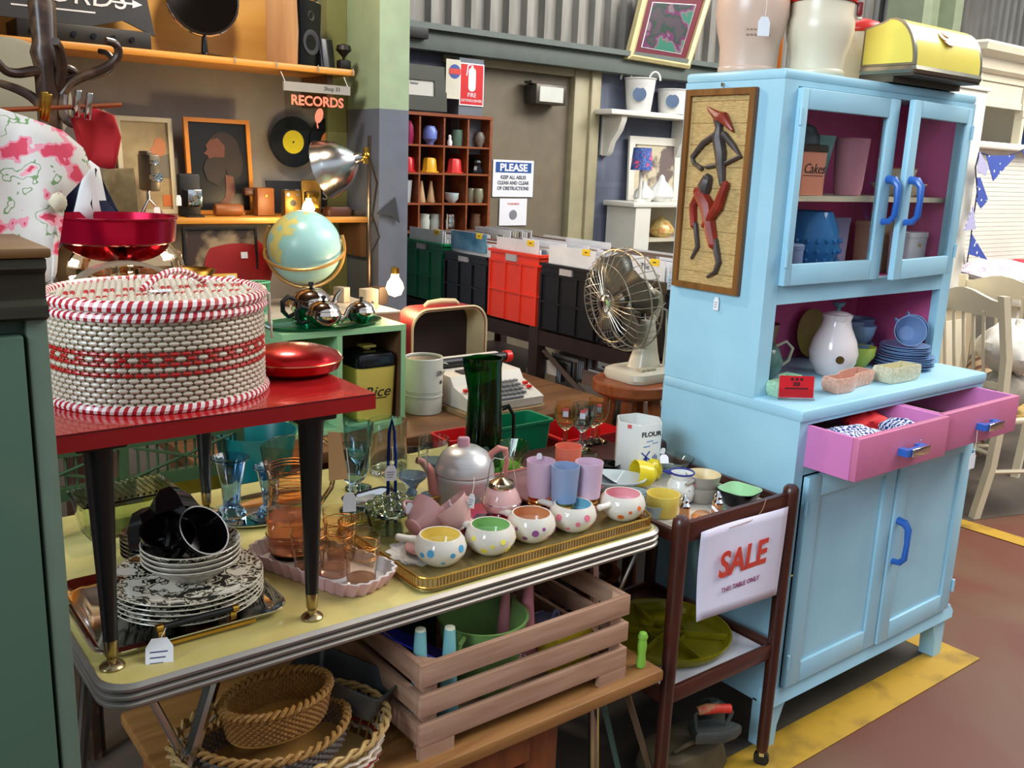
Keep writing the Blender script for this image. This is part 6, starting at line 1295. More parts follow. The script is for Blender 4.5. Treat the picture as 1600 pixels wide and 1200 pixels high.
# round mirror on stand
p = onU(320, 3.45); rm = thing('round_mirror', 'round dark pivoting mirror on a black turned stand on the top shelf', 'mirror', p)
mb = MB(); mb.lathe([(0, 0), (.075, 0), (.078, .006), (.05, .012), (.012, .018), (.010, .05), (.007, .075), (.006, .085), (0, .086)], 32); mb.build('stand', mat('black_gloss_plastic', (14, 14, 18)), rm)
mb = MB(); mb.m(TR(0, 0, .205) @ RX(PI/2-.1)); mb.lathe([(0, -.012), (.11, -.012), (.130, -.004), (.130, .004), (.122, .008)], 48); mb.build('black_rim', mleatb, rm)
mb = MB(); mb.m(TR(0, -.009, .205) @ RX(PI/2-.1)); mb.lathe([(.122, .0), (.06, -.006), (0, -.008)], 48); mb.build('dark_dish', mat('dark_mirror_glass', (40, 36, 34), rough=.1, metal=.8), rm)
mb = MB(); mb.tube([(.13*math.cos(a), 0, .205+.13*math.sin(a)+.0) for a in [PI+.3+i*(PI-.6)/12 for i in range(13)]], .005, 8); mb.build('yoke', CHROME(), rm)
# blackboard sign with chalk arrow, black box below it
a, b = at(-40, 0, y=3.42), at(243, 47, y=3.42)
bs = thing('chalk_sign', 'blackboard sign with chalk RECORDS lettering and right-pointing arrow on the top shelf', 'sign', (a.x, 3.41, S2+.062)); w = b.x-a.x
mb = MB(); mb.m(RX(PI/2)); mb.prism([(0, 0), (w*.62, .0), (w*.80, .028), (w*.99, -.012), (w*.92, .20), (0, .20)], -.01, 0); mb.build('board', mbb2, bs)
words('RECORDS', .085, mchalk, bs, (w*.44, -.002, .088), FACE, shear=.1, sx=1.1)
mb = MB(); mb.m(TR(0, -.001, 0) @ RX(PI/2)); mb.prism([(w*.18, .036), (w*.64, .039), (w*.64, .044), (w*.18, .041)], 0, .001); mb.prism([(w*.74, .080), (w*.86, .080), (w*.86, .070), (w*.92, .083), (w*.86, .096), (w*.86, .086), (w*.74, .086)], 0, .0012); mb.build('chalk_arrow', mchalk, bs)
a, b = at(20, 48, y=3.44), at(228, 68, y=3.44)
t = thing('black_amplifier', 'flat black amplifier lying under the blackboard sign on the top shelf', 'amplifier', ((a.x+b.x)/2, 3.46, S2+.001)); mb = MB(); mb.box(0, 0, .029, b.x-a.x, .16, .057, bev=.003); mb.build('body', mleatb, t)
for i in range(6): mb = MB(); mb.cyl((-.16+i*.06, -.08, .028), (-.16+i*.06, -.088, .028), .008, n=14); mb.build('knob', mat('black_gloss_plastic', (14, 14, 18)), t)
mb = MB(); mb.m(TR(at(33, 85, y=3.60).x, 3.60, at(33, 85, y=3.60).z) @ RX(PI/2)); mb.lathe([(0, 0), (.036, 0), (.036, .001), (0, .0012)], 28); 
st_ = thing('round_sticker', 'round red and blue sticker on the wall below the left end of the top shelf', 'sticker', (0, 0, 0)); mb.build('red_disc', paint('sticker_red', (206, 60, 48), .5), st_)
mb = MB(); mb.m(TR(at(33, 85, y=3.60).x, 3.5985, at(33, 85, y=3.60).z) @ RX(PI/2)); mb.prism([(.036*math.cos(a), .036*math.sin(a)) for a in [.5+i*(PI-1)/8 for i in range(9)]], 0, .001); mb.prism([(.036*math.cos(a), .036*math.sin(a)) for a in [PI+.5+i*(PI-1)/8 for i in range(9)]], 0, .0012); mb.build('blue_band', paint('sticker_blue', (60, 80, 150), .5), st_)
# reflector lamp on stand
rl = thing('reflector_lamp', 'large spun aluminium photographic reflector on a slim dark stand', 'lamp', at(577, 330, y=3.15).xy.to_3d())
bx_, by_ = rl.location.x, 3.15; rl.location.y = by_
top = at(576, 212, y=by_).z
mb = MB(); mb.tube([(0, 0, .02), (0, 0, top)], .0075, 10); mb.build('pole', mat('dark_chromed_pole', (110, 96, 88), rough=.25, metal=.9), rl)
for a in (0.3, 2.4, 4.5): mb = MB(); mb.tube([(0, 0, .12), (.2*math.cos(a), .12*math.sin(a), .006)], .006, 6); mb.build('stand_leg', MATS['dark_chromed_pole'], rl)
ck = at(572, 243, y=by_); cc = Vector((ck.x-bx_, 0, ck.z))
mb = MB(); mb.ball(cc, .015, 14); mb.cyl(cc+Vector((.0, 0, -.03)), cc+Vector((0, 0, .03)), .010); mb.build('clamp', BRASS(), rl)
vd = Vector((-.62, .74, -.34)).normalized() ; Rq = vd.to_track_quat('Z', 'Y').to_matrix().to_4x4()
mb = MB().m(TR(*(cc+vd*.012)) @ Rq); mb.lathe([(.010, 0), (.018, .01), (.022, .028), (.034, .036), (.060, .06), (.085, .09), (.100, .125), (.108, .16), (.110, .162), (.106, .160), (.098, .126), (.083, .092), (.058, .062), (.03, .04), (0, .034)], 56); mb.build('reflector', mat('satin_aluminium', (205, 205, 205), rough=.22, metal=1.0, vary=.04), rl)
cb = MB(); cb.tube([(cc.x+.02, .01, cc.z), (.05, .03, cc.z-.1), (.03, .03, cc.z-.22), (.055, .02, cc.z-.3), (.02, .02, cc.z-.36), (.015, 0, .9)], .004, 6); cb.build('cable', mleatb, rl)
# ------------------------------------------------ under the camera shelf, on the white side table
tz = WZ+.001
p = at(372, 410, y=3.19); t = thing('serving_platter', 'large round dark red platter with a white price sticker leaning behind the book', 'platter', (p.x, 3.185, tz+.120), rot=(PI/2-.12, 0, 0)); mb = MB(); mb.lathe([(0, 0), (.118, 0), (.122, -.006), (.122, .004), (0, .008)], 48); mb.build('disc', mat('dark_red_enamel', (150, 24, 22), rough=.4), t); mb = MB(); mb.box(.02, .045, .009, .024, .022, .001); mb.build('price_sticker', WHITE(), t)
a = at(283, 355, y=3.20); t, w, h = picture('landscape_print', 'small framed dark landscape print leaning left of the round red platter', a.x, a.x+.26, tz, a.z, 3.19, mleatb, .008, mat('dusky_print', (150, 126, 96), rough=.5, col2=(58, 40, 34), scale=8, lo=.45, hi=.55), .04)
p = at(347, 478, y=2.90); bkk = thing('mustard_book', 'mustard book with a drawn bicycle and BIKE SNOB shield standing beside the green basket', 'book', (p.x, 2.90, tz), rot=(-.16, 0, -.12)); mb = MB(); mb.bx(-.050, .056, 0, .018, 0, .140, bev=.001); mb.build('cover', paint('mustard_cover', (212, 158, 54), .45), bkk)
flat(bkk, 'white_shield', WHITE(), [[(-.03, .055), (.03, .055), (.028, .02), (0, .006), (-.028, .02)], [(-.034, .05), (-.028, .072), (-.022, .055)], [(.034, .05), (.028, .072), (.022, .055)]], y=-.0004)
words('BIKE\nSNOB', .017, BLACK(), bkk, (0, -.0018, .036), FACE, bold=.0005)
mb = MB(); 
for cx in (-.016, .016): mb.m(TR(cx, -.001, .088) @ RX(PI/2)); mb.torus(.012, .0012, 0, 20, 5)
mb.m(Matrix.Identity(4)); mb.tube([(-.016, -.001, .088), (-.006, -.001, .108), (.012, -.001, .106), (0, -.001, .088), (-.008, -.001, .104)], .0011, 5); mb.build('bicycle_drawing', BLACK(), bkk)
mb = MB(); mb.bx(.022, .05, -.001, -.0002, .114, .134); mb.build('price_sticker', WHITE(), bkk)
p = at(398, 472, y=2.92); t = thing('wire_basket', 'pale green wire napkin basket standing between the book and the globe', 'basket', (p.x-.0, 2.93, tz)); mwr = mat('seafoam_wire', (96, 190, 142), rough=.4)
mb = MB(); N_ = 26
for i in range(N_):
 a = 2*PI*i/N_; mb.cyl((.042*math.cos(a), .026*math.sin(a), .002), (.056*math.cos(a), .034*math.sin(a), .105), .0018, n=5)
mb.build('upright_wires', mwr, t)
for z, k in ((.003, 0), (.105, 1)): mb = MB(); mb.tube([((.042+.014*k)*math.cos(2*PI*i/30), (.026+.008*k)*math.sin(2*PI*i/30), z) for i in range(30)], .0028, 6, closed=True); mb.build('wire_ring', mwr, t)
for k, (px, c, lb) in enumerate(((540, (190, 170, 140), 'cream cardboard box right of the globe stand'), (556, (64, 52, 46), 'dark brown box beside the reflector lamp pole'), (520, (176, 160, 140), 'small pale box just right of the globe'))):
 p = at(px, 455, y=3.05+.04*k); mb = MB(); mb.box(0, 0, .035-.004*k, .05-.008*k, .05, .07-.008*k, bev=.002); solo('small_box', mb, paint('small_box_paint_%d' % (k+1), c, .6), lb, 'box', (p.x+.03*(k == 1), 2.88+.09*k, tz), rz=.2*k)
# ================================================================= steel rack with record crates
RX_ = 2.50; ZC = .845
mst = mat('dark_brown_steel', (58, 42, 38), rough=.5, metal=.3, vary=.3)
rk = thing('steel_rack', 'dark brown perforated steel rack carrying the record crates', 'rack', (2.9, 3.2, 0)); O8 = Matrix.Translation((-2.9, -3.2, 0))
for x in (RX_+.0, 3.2): mb = MB().m(O8); mb.bx(x, x+.03, 2.0, 4.25, ZC-.075, ZC-.012); mb.build('side_beam', mst, rk)
mb = MB().m(O8); mb.bx(RX_+.031, 3.199, 2.0, 4.25, ZC-.03, ZC-.001); mb.build('shelf_board', mst, rk)
for x in (RX_-.002, 3.2):
 for y in (2.02, 3.02, 4.2): mb = MB().m(O8); mb.bx(x-.002, x+.045, y, y+.06, 0, ZC+.0, bev=.002); mb.build('upright', mst, rk)
p0, p1 = at(853, 565, x=RX_+.02), at(920, 637, x=RX_+.02); mb = MB().m(O8); mb.tube([(RX_+.02, 3.0, ZC-.1), (RX_+.02, 2.35, .40)], .014, 4); mb.build('diagonal_brace', mst, rk)
mb = MB().m(O8); mb.bx(RX_+.031, 3.199, 2.0, 4.25, .50, .52); mb.build('low_shelf', mst, rk)
def lpcrate(lab, y0, y1, col, nm, zt, depth=.50, x=RX_-.01, ribs=3, rimdark=False):
 t = thing('record_crate', lab, 'crate', (x, y0, ZC+.001), group='record crates on the steel rack'); w = y1-y0; h = zt-ZC; m = mat(nm, col, rough=.4, vary=.05)
 mb = MB(); mb.bx(0, .008, 0, w, 0, h); mb.bx(.0085, depth, 0, .008, 0, h); mb.bx(.0085, depth, w-.008, w, 0, h); mb.bx(.0085, depth, .0085, w-.0085, 0, .006); mb.bx(depth-.008, depth-.0005, .0085, w-.0085, .0065, h); mb.build('shell', m, t)
 mb = MB(); mb.bx(-.010, depth+.01, -.006, w+.006, h-.022, h-.001); b0 = mb
 mb = MB()
 mb.bx(-.011, -.0002, -.004, w+.004, h-.012, h); mb.bx(-.0002, depth, -.009, -.0002, h-.012, h)
 mb.build('rim', m, t)
 for z in (h*.84, h*.42):
  mb = MB(); mb.bx(-.009, -.0002, -.002, w, z-.003, z+.003); mb.bx(-.0002, depth, -.008, -.0002, z-.003, z+.003); mb.build('rib', m, t)
 for k in range(ribs+1):
  mb = MB(); y = k*(w-.012)/ribs; mb.bx(-.008, -.0002, y, y+.012, .004, h*.83); mb.build('vertical_rib', m, t)
 mb = MB(); mb.bx(-.0095, -.0004, w*.42, w*.64, h*.86, h*.96); mb.build('handle_slot', mat('slot_label', (176, 170, 170), rough=.4), t)
 return t
lpcrate('emerald green plastic crate full of records, farthest along the rack', 3.745, 4.09, (10, 112, 68), 'emerald_crate_plastic', 1.128)
lpcrate('black record crate between the green and the red ones', 3.385, 3.725, (26, 24, 26), 'black_crate_plastic', 1.10)
lpcrate('bright orange-red plastic crate of records lit by the lower bulb', 3.025, 3.365, (226, 58, 36), 'scarlet_crate_plastic', 1.146)
lpcrate('black record crate just behind the electric fan', 2.665, 3.005, (26, 24, 26), 'black_crate_plastic', 1.12)
lpcrate('black record crate between the fan and the blue cabinet', 2.30, 2.645, (26, 24, 26), 'black_crate_plastic', 1.12)
rnd = random.Random(11)
pal = [(206, 200, 196), (120, 96, 84), (214, 212, 214), (70, 60, 60), (176, 168, 156), (150, 60, 60), (196, 190, 180), (96, 110, 120), (222, 220, 222)]
pnm = ['pale grey', 'brown', 'light grey', 'charcoal', 'beige', 'dull red', 'stone', 'slate blue', 'white']
def ordw(n):
 a = 'first second third fourth fifth sixth seventh eighth ninth tenth eleventh twelfth thirteenth fourteenth fifteenth sixteenth seventeenth eighteenth nineteenth twentieth'.split(); return a[n-1] if n <= 20 else 'thirtieth' if n == 30 else 'twenty-'+a[n-21]
slm = [paint('sleeve_card_%d' % (i+1), c, .5) for i, c in enumerate(pal)]
mylab = paint('yellow_divider_label', (238, 196, 40), .5)
def sleeves(y0, y1, zt, x0, n, step, zvar=.02, first_white=True, crate='green'):
 w = y1-y0-.03
 for i in range(n):
  x = x0+i*step; m = slm[rnd.randrange(len(slm))]; 
  white = (i % 9 == 0)
  dz = rnd.uniform(-zvar, zvar*.4)+(.022 if white else 0)
  mb = MB(); ww = w-.01; yy = y0+.014+rnd.uniform(0, .006)
  zt_ = min(ZC+.315+dz, zt+.055)
  mb.bx(0, .0035, yy, yy+min(.315, ww), 0, zt_-ZC-.008)
  ci = rnd.randrange(len(slm)); m = slm[ci]; lb = '%s, %s from the front in the %s crate' % ('white divider card' if white else pnm[ci]+' record sleeve', ordw(i+1), crate)
  o = solo('divider_card' if white else 'record_sleeve', mb, slm[8] if white else m, lb, 'card' if white else 'record', (x, 0, ZC+.008), rot=(0, .01+rnd.uniform(-.008, .008), 0), group=('divider cards' if white else 'record sleeves')+' in the %s crate' % crate)
for (y0, y1, zt, nm, n) in ((3.745, 4.09, 1.128, 'emerald', 30), (3.385, 3.725, 1.10, 'middle black', 30), (3.025, 3.365, 1.146, 'scarlet', 30), (2.665, 3.005, 1.12, 'black behind-fan', 26), (2.30, 2.645, 1.12, 'nearest black', 24)):
 sleeves(y0, y1, zt, RX_+.012, n, .0145, crate=nm)
# bigger cover and white header cards at the front of the crates
def header(px0, px1, pytop, y0, y1, lab, m, lean=0.04, x=RX_+.004, lab_y=True):
 z1 = at((px0+px1)/2, pytop, x=x).z
 t = thing('header_card', lab, 'card', (x, y0, ZC+.27)); mb = MB(); mb.bx(0, .0025, 0, y1-y0, 0, z1-ZC-.27); mb.build('card', m, t)
 if lab_y:
  mb = MB(); mb.bx(-.002, .0045, .03, .075, z1-ZC-.27-.022, z1-ZC-.27+.002); mb.build('yellow_label', mylab, t)
  mb = MB(); mb.bx(-.0025, -.002, .045, .06, z1-ZC-.27-.012, z1-ZC-.27-.008); mb.build('label_print', BLACK(), t)
 return t
header(640, 700, 358, 3.77, 4.07, 'white header card at the front of the emerald crate', slm[8])
header(760, 800, 370, 3.42, 3.70, 'blue album cover standing at the front of the middle black crate', mat('teal_album_cover', (110, 160, 186), rough=.4, col2=(40, 90, 120), scale=9))
header(800, 880, 378, 3.05, 3.34, 'white header card at the front of the scarlet crate', slm[8])
header(890, 960, 392, 2.70, 2.98, 'white header card in the black crate behind the fan', slm[8]); header(990, 1045, 405, 2.33, 2.62, 'white header card in the black crate beside the blue cabinet', slm[8])
words('The', .03, BLACK(), [o for o in bpy.data.objects if o.name.startswith('header_card')][-1], (-.001, .10, .05), FACEX, ext=.0003)
# further rows of crates behind (low transparent-topped)
for k, (x, y0, y1, zt) in enumerate(((3.0, 3.9, 4.25, 1.15), (3.0, 3.3, 3.8, 1.14), (3.0, 2.7, 3.2, 1.13), (3.0, 2.2, 2.6, 1.13))):
 t = thing('record_bin', 'grey bin of plastic-sleeved records in the rear row, %s from the door side' % ['first', 'second', 'third', 'fourth'][k], 'bin', (x, y0, ZC+.001), group='rear record bins'); mb = MB(); mb.bx(.012, .18, 0, y1-y0, 0, zt-ZC-.03, bev=.003); mb.build('bin', mat('grey_bin_plastic', (92, 90, 90), rough=.5), t)
 for i in range(10):
  mb = MB(); mb.bx(.022+i*.015, .026+i*.015, .01, y1-y0-.01, zt-ZC-.029, zt-ZC+rnd.uniform(.0, .02)); mb.build('sleeve_edge', slm[rnd.choice((0, 2, 6, 8, 4, 1))], t)
# low boxes of singles on the bench-height shelf under the rack
for k, (x, y, w, d, h, rz) in enumerate(((2.05, 2.72, .34, .40, .16, .3), (2.30, 2.48, .30, .36, .13, -.2), (2.44, 2.93, .34, .40, .12, .1))):
 pass
for k, (x, y, n, lb) in enumerate(((2.68, 2.72, 20, 'middle'), (2.68, 3.05, 22, 'left'), (2.69, 2.42, 20, 'right'))):
 t = thing('singles_box', 'open box of plastic-wrapped singles under the rack, %s one' % lb, 'box', (x, y, .5205), rz=0); mb = MB(); w_ = n*.011/2+.012; mb.bx(-w_, w_, -.10, .10, 0, .01); mb.bx(-w_, -w_+.006, -.10, .10, .0105, .12); mb.bx(w_-.006, w_, -.10, .10, .0105, .12); mb.bx(-w_+.0065, w_-.0065, -.10, -.095, .0105, .09); mb.build('tray', paint('grey_card_box', (120, 108, 96), .7), t)
 for i in range(n): mb = MB(); mb.bx(-w_+.012+i*.011, -w_+.0145+i*.011, -.09, .09, .012, .17+rnd.uniform(-.015, .01)); mb.build('single_sleeve', [slm[0], slm[2], slm[4], slm[1], slm[3], paint('pink_sleeve', (206, 150, 160), .4)][rnd.randrange(6)], t)
# red and green bins on the floor shelf behind the yellow table
for k, (px, py, y, w, d, c, nm, lb) in enumerate(((898, 668, 2.15, .24, .20, (214, 30, 34), 'scarlet_bin_plastic', 'shallow scarlet plastic bin behind the trolley'), (800, 655, 2.12, .22, .12, (14, 128, 84), 'emerald_bin_plastic', 'emerald plastic bin behind the tall green jug'), (715, 678, 2.12, .12, .10, (222, 50, 40), 'scarlet_bin_plastic', 'scarlet plastic bin behind the aluminium teapot'))):
 p = at(px, py, y=y); t = thing('plastic_bin', lb, 'bin', (p.x, y, 0)); zt = p.z
 mb = MB(); mb.loft([[(x, yy, z) for x, yy in rrect(w*s, d*s, .015, 3)] for s, z in ((.85, zt-.16), (1, zt), (1.06, zt), (1.06, zt-.008), (1.0, zt-.008))]+[], cap=(True, False)); mb.build('bin_wall', mat(nm, c, rough=.35), t)
 mb = MB(); mb.loft([[(x, yy, z) for x, yy in rrect(w*s, d*s, .015, 3)] for s, z in ((1, zt), (.96, zt), (.84, zt-.150))], cap=(False, True)); mb.build('bin_inside', MATS[nm], t)
 mb = MB(); mb.bx(-w*.35, w*.35, -d*.35, d*.35, 0, zt-.1605); mb.build('stand', mst, t)
# ================================================================= stool and fan
FX, FY = 2.165, 2.115; FZ = .845
st2 = thing('wooden_stool', 'round-topped orange-brown wooden stool under the electric fan', 'stool', (FX, FY, 0)); msl = wood('orange_brown_stool', (150, 78, 38), (122, 58, 26), 'x', 4, .35)
mb = MB(); mb.lathe([(0, FZ-.045), (.125, FZ-.045), (.135, FZ-.035), (.135, FZ-.006), (.128, FZ-.001), (0, FZ-.001)], 40); mb.build('seat', msl, st2)
for a in (.5, 2.1, 3.7, 5.2): mb = MB(); mb.tube([(.07*math.cos(a), .07*math.sin(a), FZ-.046), (.16*math.cos(a), .16*math.sin(a), 0)], [.022, .016], 6); mb.build('leg', msl, st2)
mb = MB(); mb.torus(.12, .009, .30, 32, 6); mb.build('foot_ring', msl, st2)
fan = thing('electric_fan', 'vintage cream metal desk fan with wire cage facing left on the wooden stool', 'fan', (FX+.03, FY, FZ), rz=0)
mcf = mat('cream_fan_enamel', (206, 194, 172), rough=.3, vary=.05)
mb = MB(); mb.loft([[(x, y, z) for x, y in rrect(w, d, .04, 6)] for w, d, z in ((.20, .17, 0), (.21, .18, .012), (.205, .175, .03), (.18, .15, .038))]); mb.build('base', mcf, fan)
mb = MB(); mb.loft([[(x+o, y, z) for x, y in rrect(w, d, .012, 4)] for w, d, o, z in ((.10, .07, .01, .038), (.075, .055, .012, .09), (.05, .045, .015, .16), (.04, .04, .015, .19))]); mb.build('column', mcf, fan)
for i in range(4): mb = MB(); mb.box(-.06+i*.017, -.055, .042, .013, .03, .010, bev=.002); mb.build('switch_key', paint('fan_switch_cream', (180, 168, 140), .4), fan)
hub = Vector((.005, 0, .265)); dirn = Vector((-.97, .12, -.12)).normalized(); side = Vector((-dirn.y, dirn.x, 0)).normalized()
hub = Vector((-.075, .03, .258))
Rf = dirn.to_track_quat('Z', 'Y').to_matrix().to_4x4(); Mf = TR(*hub) @ Rf
mb = MB(); mb.tube([(.015, 0, .17), (.045, 0, .20), (.065, 0, .24), (.055, 0, .275), (.035, 0, .285)], [.012, .012, .010, .009, .009], 8); mb.build('neck_bracket', mcf, fan)
mb = MB().m(Mf @ TR(0, 0, -.115)); mb.lathe([(0, 0), (.025, .004), (.045, .02), (.052, .05), (.05, .09), (.035, .105), (.012, .11), (0, .11)], 32); mb.build('motor_housing', mcf, fan)
mdk = mat('olive_grey_blade', (98, 90, 76), rough=.35, metal=.4, vary=.08)
for k in range(4):
 mb = MB().m(Mf @ RZ(k*PI/2+.4) @ RX(.0)); rows = []
 for i in range(9):
  r = .022+.125*i/8; hw = (.016+.055*math.sin(PI*min(1, i/8*.62+.12)))*(1 if i < 8 else .75)
  rows.append([(r, -hw, -.014-.010*i/8), (r, -hw*.3, -.006), (r, hw*.4, .004), (r, hw, .014+.008*i/8)])
 mb.loft(rows, cap=(False, False), closed=False); o = mb.build('blade', mdk, fan); sd = o.modifiers.new('thickness', 'SOLIDIFY'); sd.thickness = .0015
mb = MB().m(Mf @ TR(0, 0, .0)); mb.lathe([(0, -.01), (.022, -.01), (.024, .01), (.014, .02), (0, .022)], 24); mb.build('hub', mdk, fan)
mwc = mat('cage_wire', (168, 158, 140), rough=.3, metal=.7)
RC = .162
for z, r in ((-.03, RC), (.012, RC+.001)): mb = MB().m(Mf); mb.torus(r, .0026, z, 56, 6); mb.build('cage_ring', mwc, fan)
for z, r in ((.062, .125), (.068, .045)): mb = MB().m(Mf); mb.torus(r, .0016, z, 44, 5); mb.build('cage_ring', mwc, fan)
for k in range(36):
 a = 2*PI*k/36; mb = MB().m(Mf @ RZ(a)); mb.tube([(RC, 0, -.03), (RC+.001, 0, .010), (.150, 0, .045), (.10, 0, .066), (.030, 0, .070)], .0012, 4); mb.build('cage_wire', mwc, fan)
for k in range(10):
 a = 2*PI*k/10; mb = MB().m(Mf @ RZ(a)); mb.tube([(RC, 0, -.03), (.14, 0, -.06), (.05, 0, -.075)], .0014, 4); mb.build('rear_cage_wire', mwc, fan)
mb = MB().m(Mf @ TR(0, 0, .066)); mb.lathe([(.030, 0), (.028, .006), (.016, .010), (0, .011)], 32); mb.build('chrome_badge', CHROME(), fan)
mb = MB(); mb.tube([(.02, -.04, .24), (.035, -.06, .23), (.04, -.062, .15), (.05, -.05, .07), (.07, -.03, .04)], .0038, 6); mb.build('cable', mcf, fan)
price_tag('large white price tag on the back of the electric fan', Vector((FX+.115, FY-.03, FZ+.345)), rot=(PI/2, 0, -.5), w=.035, h=.055, ink=True)
# ================================================================= crockery in and on the blue cabinet
ZT = 1.7655
def crock(lab, px, y, R, H_, col, nm, lid=True):
 x = at(px, 60, y=y).x; t = thing('storage_crock', lab, 'crock', (x, y, ZT), group=None)
 mb = MB(); mb.lathe([(0, 0), (R*.80, 0), (R*.83, .004), (R*.83, .012), (R*.80, .016), (R*.82, H_*.28), (R*.93, H_*.45), (R*1.0, H_*.62), (R*1.0, H_*.75), (R*.95, H_-.03), (R*.95, H_)], 48); mb.build('body', mat(nm, col, rough=.3, vary=.05, scale=4), t)
 mr = mat('vermilion_lid_paint', (206, 40, 26), rough=.3)
 mb = MB(); mb.lathe([(R*.99, H_+.0005), (R*1.01, H_+.006), (R*1.0, H_+.014), (R*.8, H_+.030), (R*.3, H_+.04), (0, H_+.042)], 48); l = mb.build('lid', mr if lid else mat(nm, col), t)
 for a in (-.9, 2.24):
  mb = MB().m(RZ(a) @ TR(R*.985, 0, H_-.012)); mb.box(.008, 0, 0, .014, .022, .034, bev=.004); mb.build('side_clamp', mat('dark_red_clamp', (130, 30, 34), rough=.35), t)
  mb = MB().m(RZ(a) @ TR(R*.98, 0, H_-.035)); mb.tube([(.004+.010*math.sin(k), .010*math.cos(k), 0) for k in [PI*i/8 for i in range(9)]], .003, 6); mb.build('clamp_ear', mat(nm, col), t)
 return t
c1_ = crock('tallest cream-pink storage crock with faded printing at the left end of the cabinet top', 1172, 1.675, .092, .235, (206, 176, 156), 'faded_pink_cream_glaze')
mb = MB()
for z, n in ((.088, 7), (.10, 5)):
 for i in range(n): mb.m(RZ(-2.55+i*.11) @ TR(.0852, 0, z)); mb.box(0, 0, 0, .0008, .006, .0035)
mb.m(Matrix.Identity(4)); mb.build('faded_printing', paint('faded_print', (150, 122, 108), .6), c1_)
price_tag('white swing tag hanging on the tallest crock above the cabinet side', at(1195, 26, y=1.573), rot=(PI/2, 0, -.5), w=.030, h=.045, top=at(1198, -10, y=1.575), ink=False)
crock('cream storage crock with a red lid in the middle of the cabinet top', 1280, 1.565, .085, .178, (222, 208, 180), 'ivory_crock_glaze')
crock('smaller cream red-lidded crock squeezed between the middle crock and the bread bin', 1343, 1.668, .062, .150, (222, 208, 180), 'ivory_crock_glaze')
mb = MB(); mb.bx(-.009, .009, -.006, .006, 0, .30, bev=.002); solo('orange_strut', mb, mat('orange_varnished_wood', (196, 100, 20), rough=.35), 'upright strip of orange varnished wood between the first and second crocks', 'strut', (at(1217, 80, y=1.72).x, 1.72, ZT))
mb = MB(); mb.bx(-.006, .006, -.006, .006, 0, .12, bev=.002); solo('cream_strut', mb, paint('cream_strut_paint', (214, 200, 160), .5), 'short cream strip beside the orange strut on the cabinet top', 'strut', (at(1210, 95, y=1.745).x, 1.745, ZT))
# bread bin
bb = thing('bread_bin', 'yellow roll-top bread bin with a faded fruit print overhanging the cabinet front edge', 'bread bin', (2.395, 1.405, ZT)); L_, D_ = .355, .165
mb = MB(); mb.bx(.002, L_-.002, .060, D_-.002, 0, .0145); mb.bx(.002, L_-.002, .004, D_-.002, .015, .0205); mb.build('underside_board', mat('olive_underside', (74, 68, 54), rough=.6), bb)
mchb = mat('dull_tin', (150, 146, 130), rough=.3, metal=.85, vary=.2)
mb = MB(); mb.loft([[(x, y, z) for x, y in rr_] for rr_, z in (([(a+L_/2, b+D_/2) for a, b in rrect(L_, D_, .012, 3)], .021), ([(a+L_/2, b+D_/2) for a, b in rrect(L_+.006, D_+.006, .012, 3)], .030), ([(a+L_/2, b+D_/2) for a, b in rrect(L_, D_, .012, 3)], .040))]); mb.build('tin_base', mchb, bb)
def roll(x, s=1.0, o=0):
 pts = [(.004+o, .041)]
 for i in range(13):
  a = PI-(PI*.62)*i/12; pts.append((.080+o+(.076-o)*math.cos(a), .050+(.112-o)*math.sin(a)))
 pts += [(D_-.004-o, .14), (D_-.004-o, .041)]
 return [(x, y, z) for y, z in pts]
myb = mat('lemon_bin_enamel', (232, 214, 96), rough=.22, vary=.04)
mb = MB(); mb.loft([roll(.012), roll(L_-.012)]); mb.build('roll_cover', myb, bb)
mb = MB(); mb.loft([roll(0, o=.0)[:], roll(.0115, o=.0)[:]]); mb.build('tin_end', mchb, bb); mb = MB(); mb.loft([[(x, y+.006*(1 if y < .09 else -1), z-.004 if z > .06 else z+.006) for x, y, z in roll(-.0012)], [(x, y+.006*(1 if y < .09 else -1), z-.004 if z > .06 else z+.006) for x, y, z in roll(-.0004)]]); mb.build('yellow_end_panel', myb, bb)
mb = MB(); mb.loft([roll(L_-.0115), roll(L_)]); mb.build('tin_end', mchb, bb)
mb = MB()
for (u, v, r) in ((.17, 2.45, .018), (.155, 2.40, .012), (.19, 2.5, .012), (.175, 2.30, .010)):
 y, z = .080+.0775*math.cos(v), .050+.1135*math.sin(v); mb.m(TR(u, y, z) @ RX(v-PI/2)); r *= 1.45; mb.lathe([(r, -.0003), (r, .0012), (0, .0014)], 10, cap=(True, False))
mb.build('fruit_print', mat('faded_fruit_print', (206, 124, 40), rough=.4, col2=(110, 90, 50), scale=60), bb)
# --- upper shelf
SH = 1.463; FLR = 1.2275
mfont = mat('dark_lettering', (50, 34, 30), rough=.5)
def cx_(px, py, y): return at(px, py, y=y).x
t = thing('cake_tin_square', 'salmon pink square tin lettered Cakes with a dark metal lid, behind the left cabinet door', 'tin', (2.187, 1.585, SH)); H_ = .112
mb = MB(); mb.loft([[(x, y, z) for x, y in rrect(.112, .105, .010, 3)] for z in (0, H_)]); mb.build('body', mat('salmon_tin_paint', (222, 142, 112), rough=.35, vary=.03), t)
mb = MB(); mb.loft([[(x, y, z) for x, y in rrect(.118*s, .111*s, .012, 3)] for s, z in ((1, H_+.0005), (1, H_+.016), (.96, H_+.019))]); mb.build('lid', mat('dark_bronze_lid', (84, 68, 56), rough=.3, metal=.7), t)
words('Cakes', .036, mfont, t, (0, -.0530, .068), FACE, shear=.3, sx=1.05); mb = MB(); mb.bx(-.045, .04, -.0535, -.0527, .050, .0515); mb.build('lettering_underline', mfont, t)
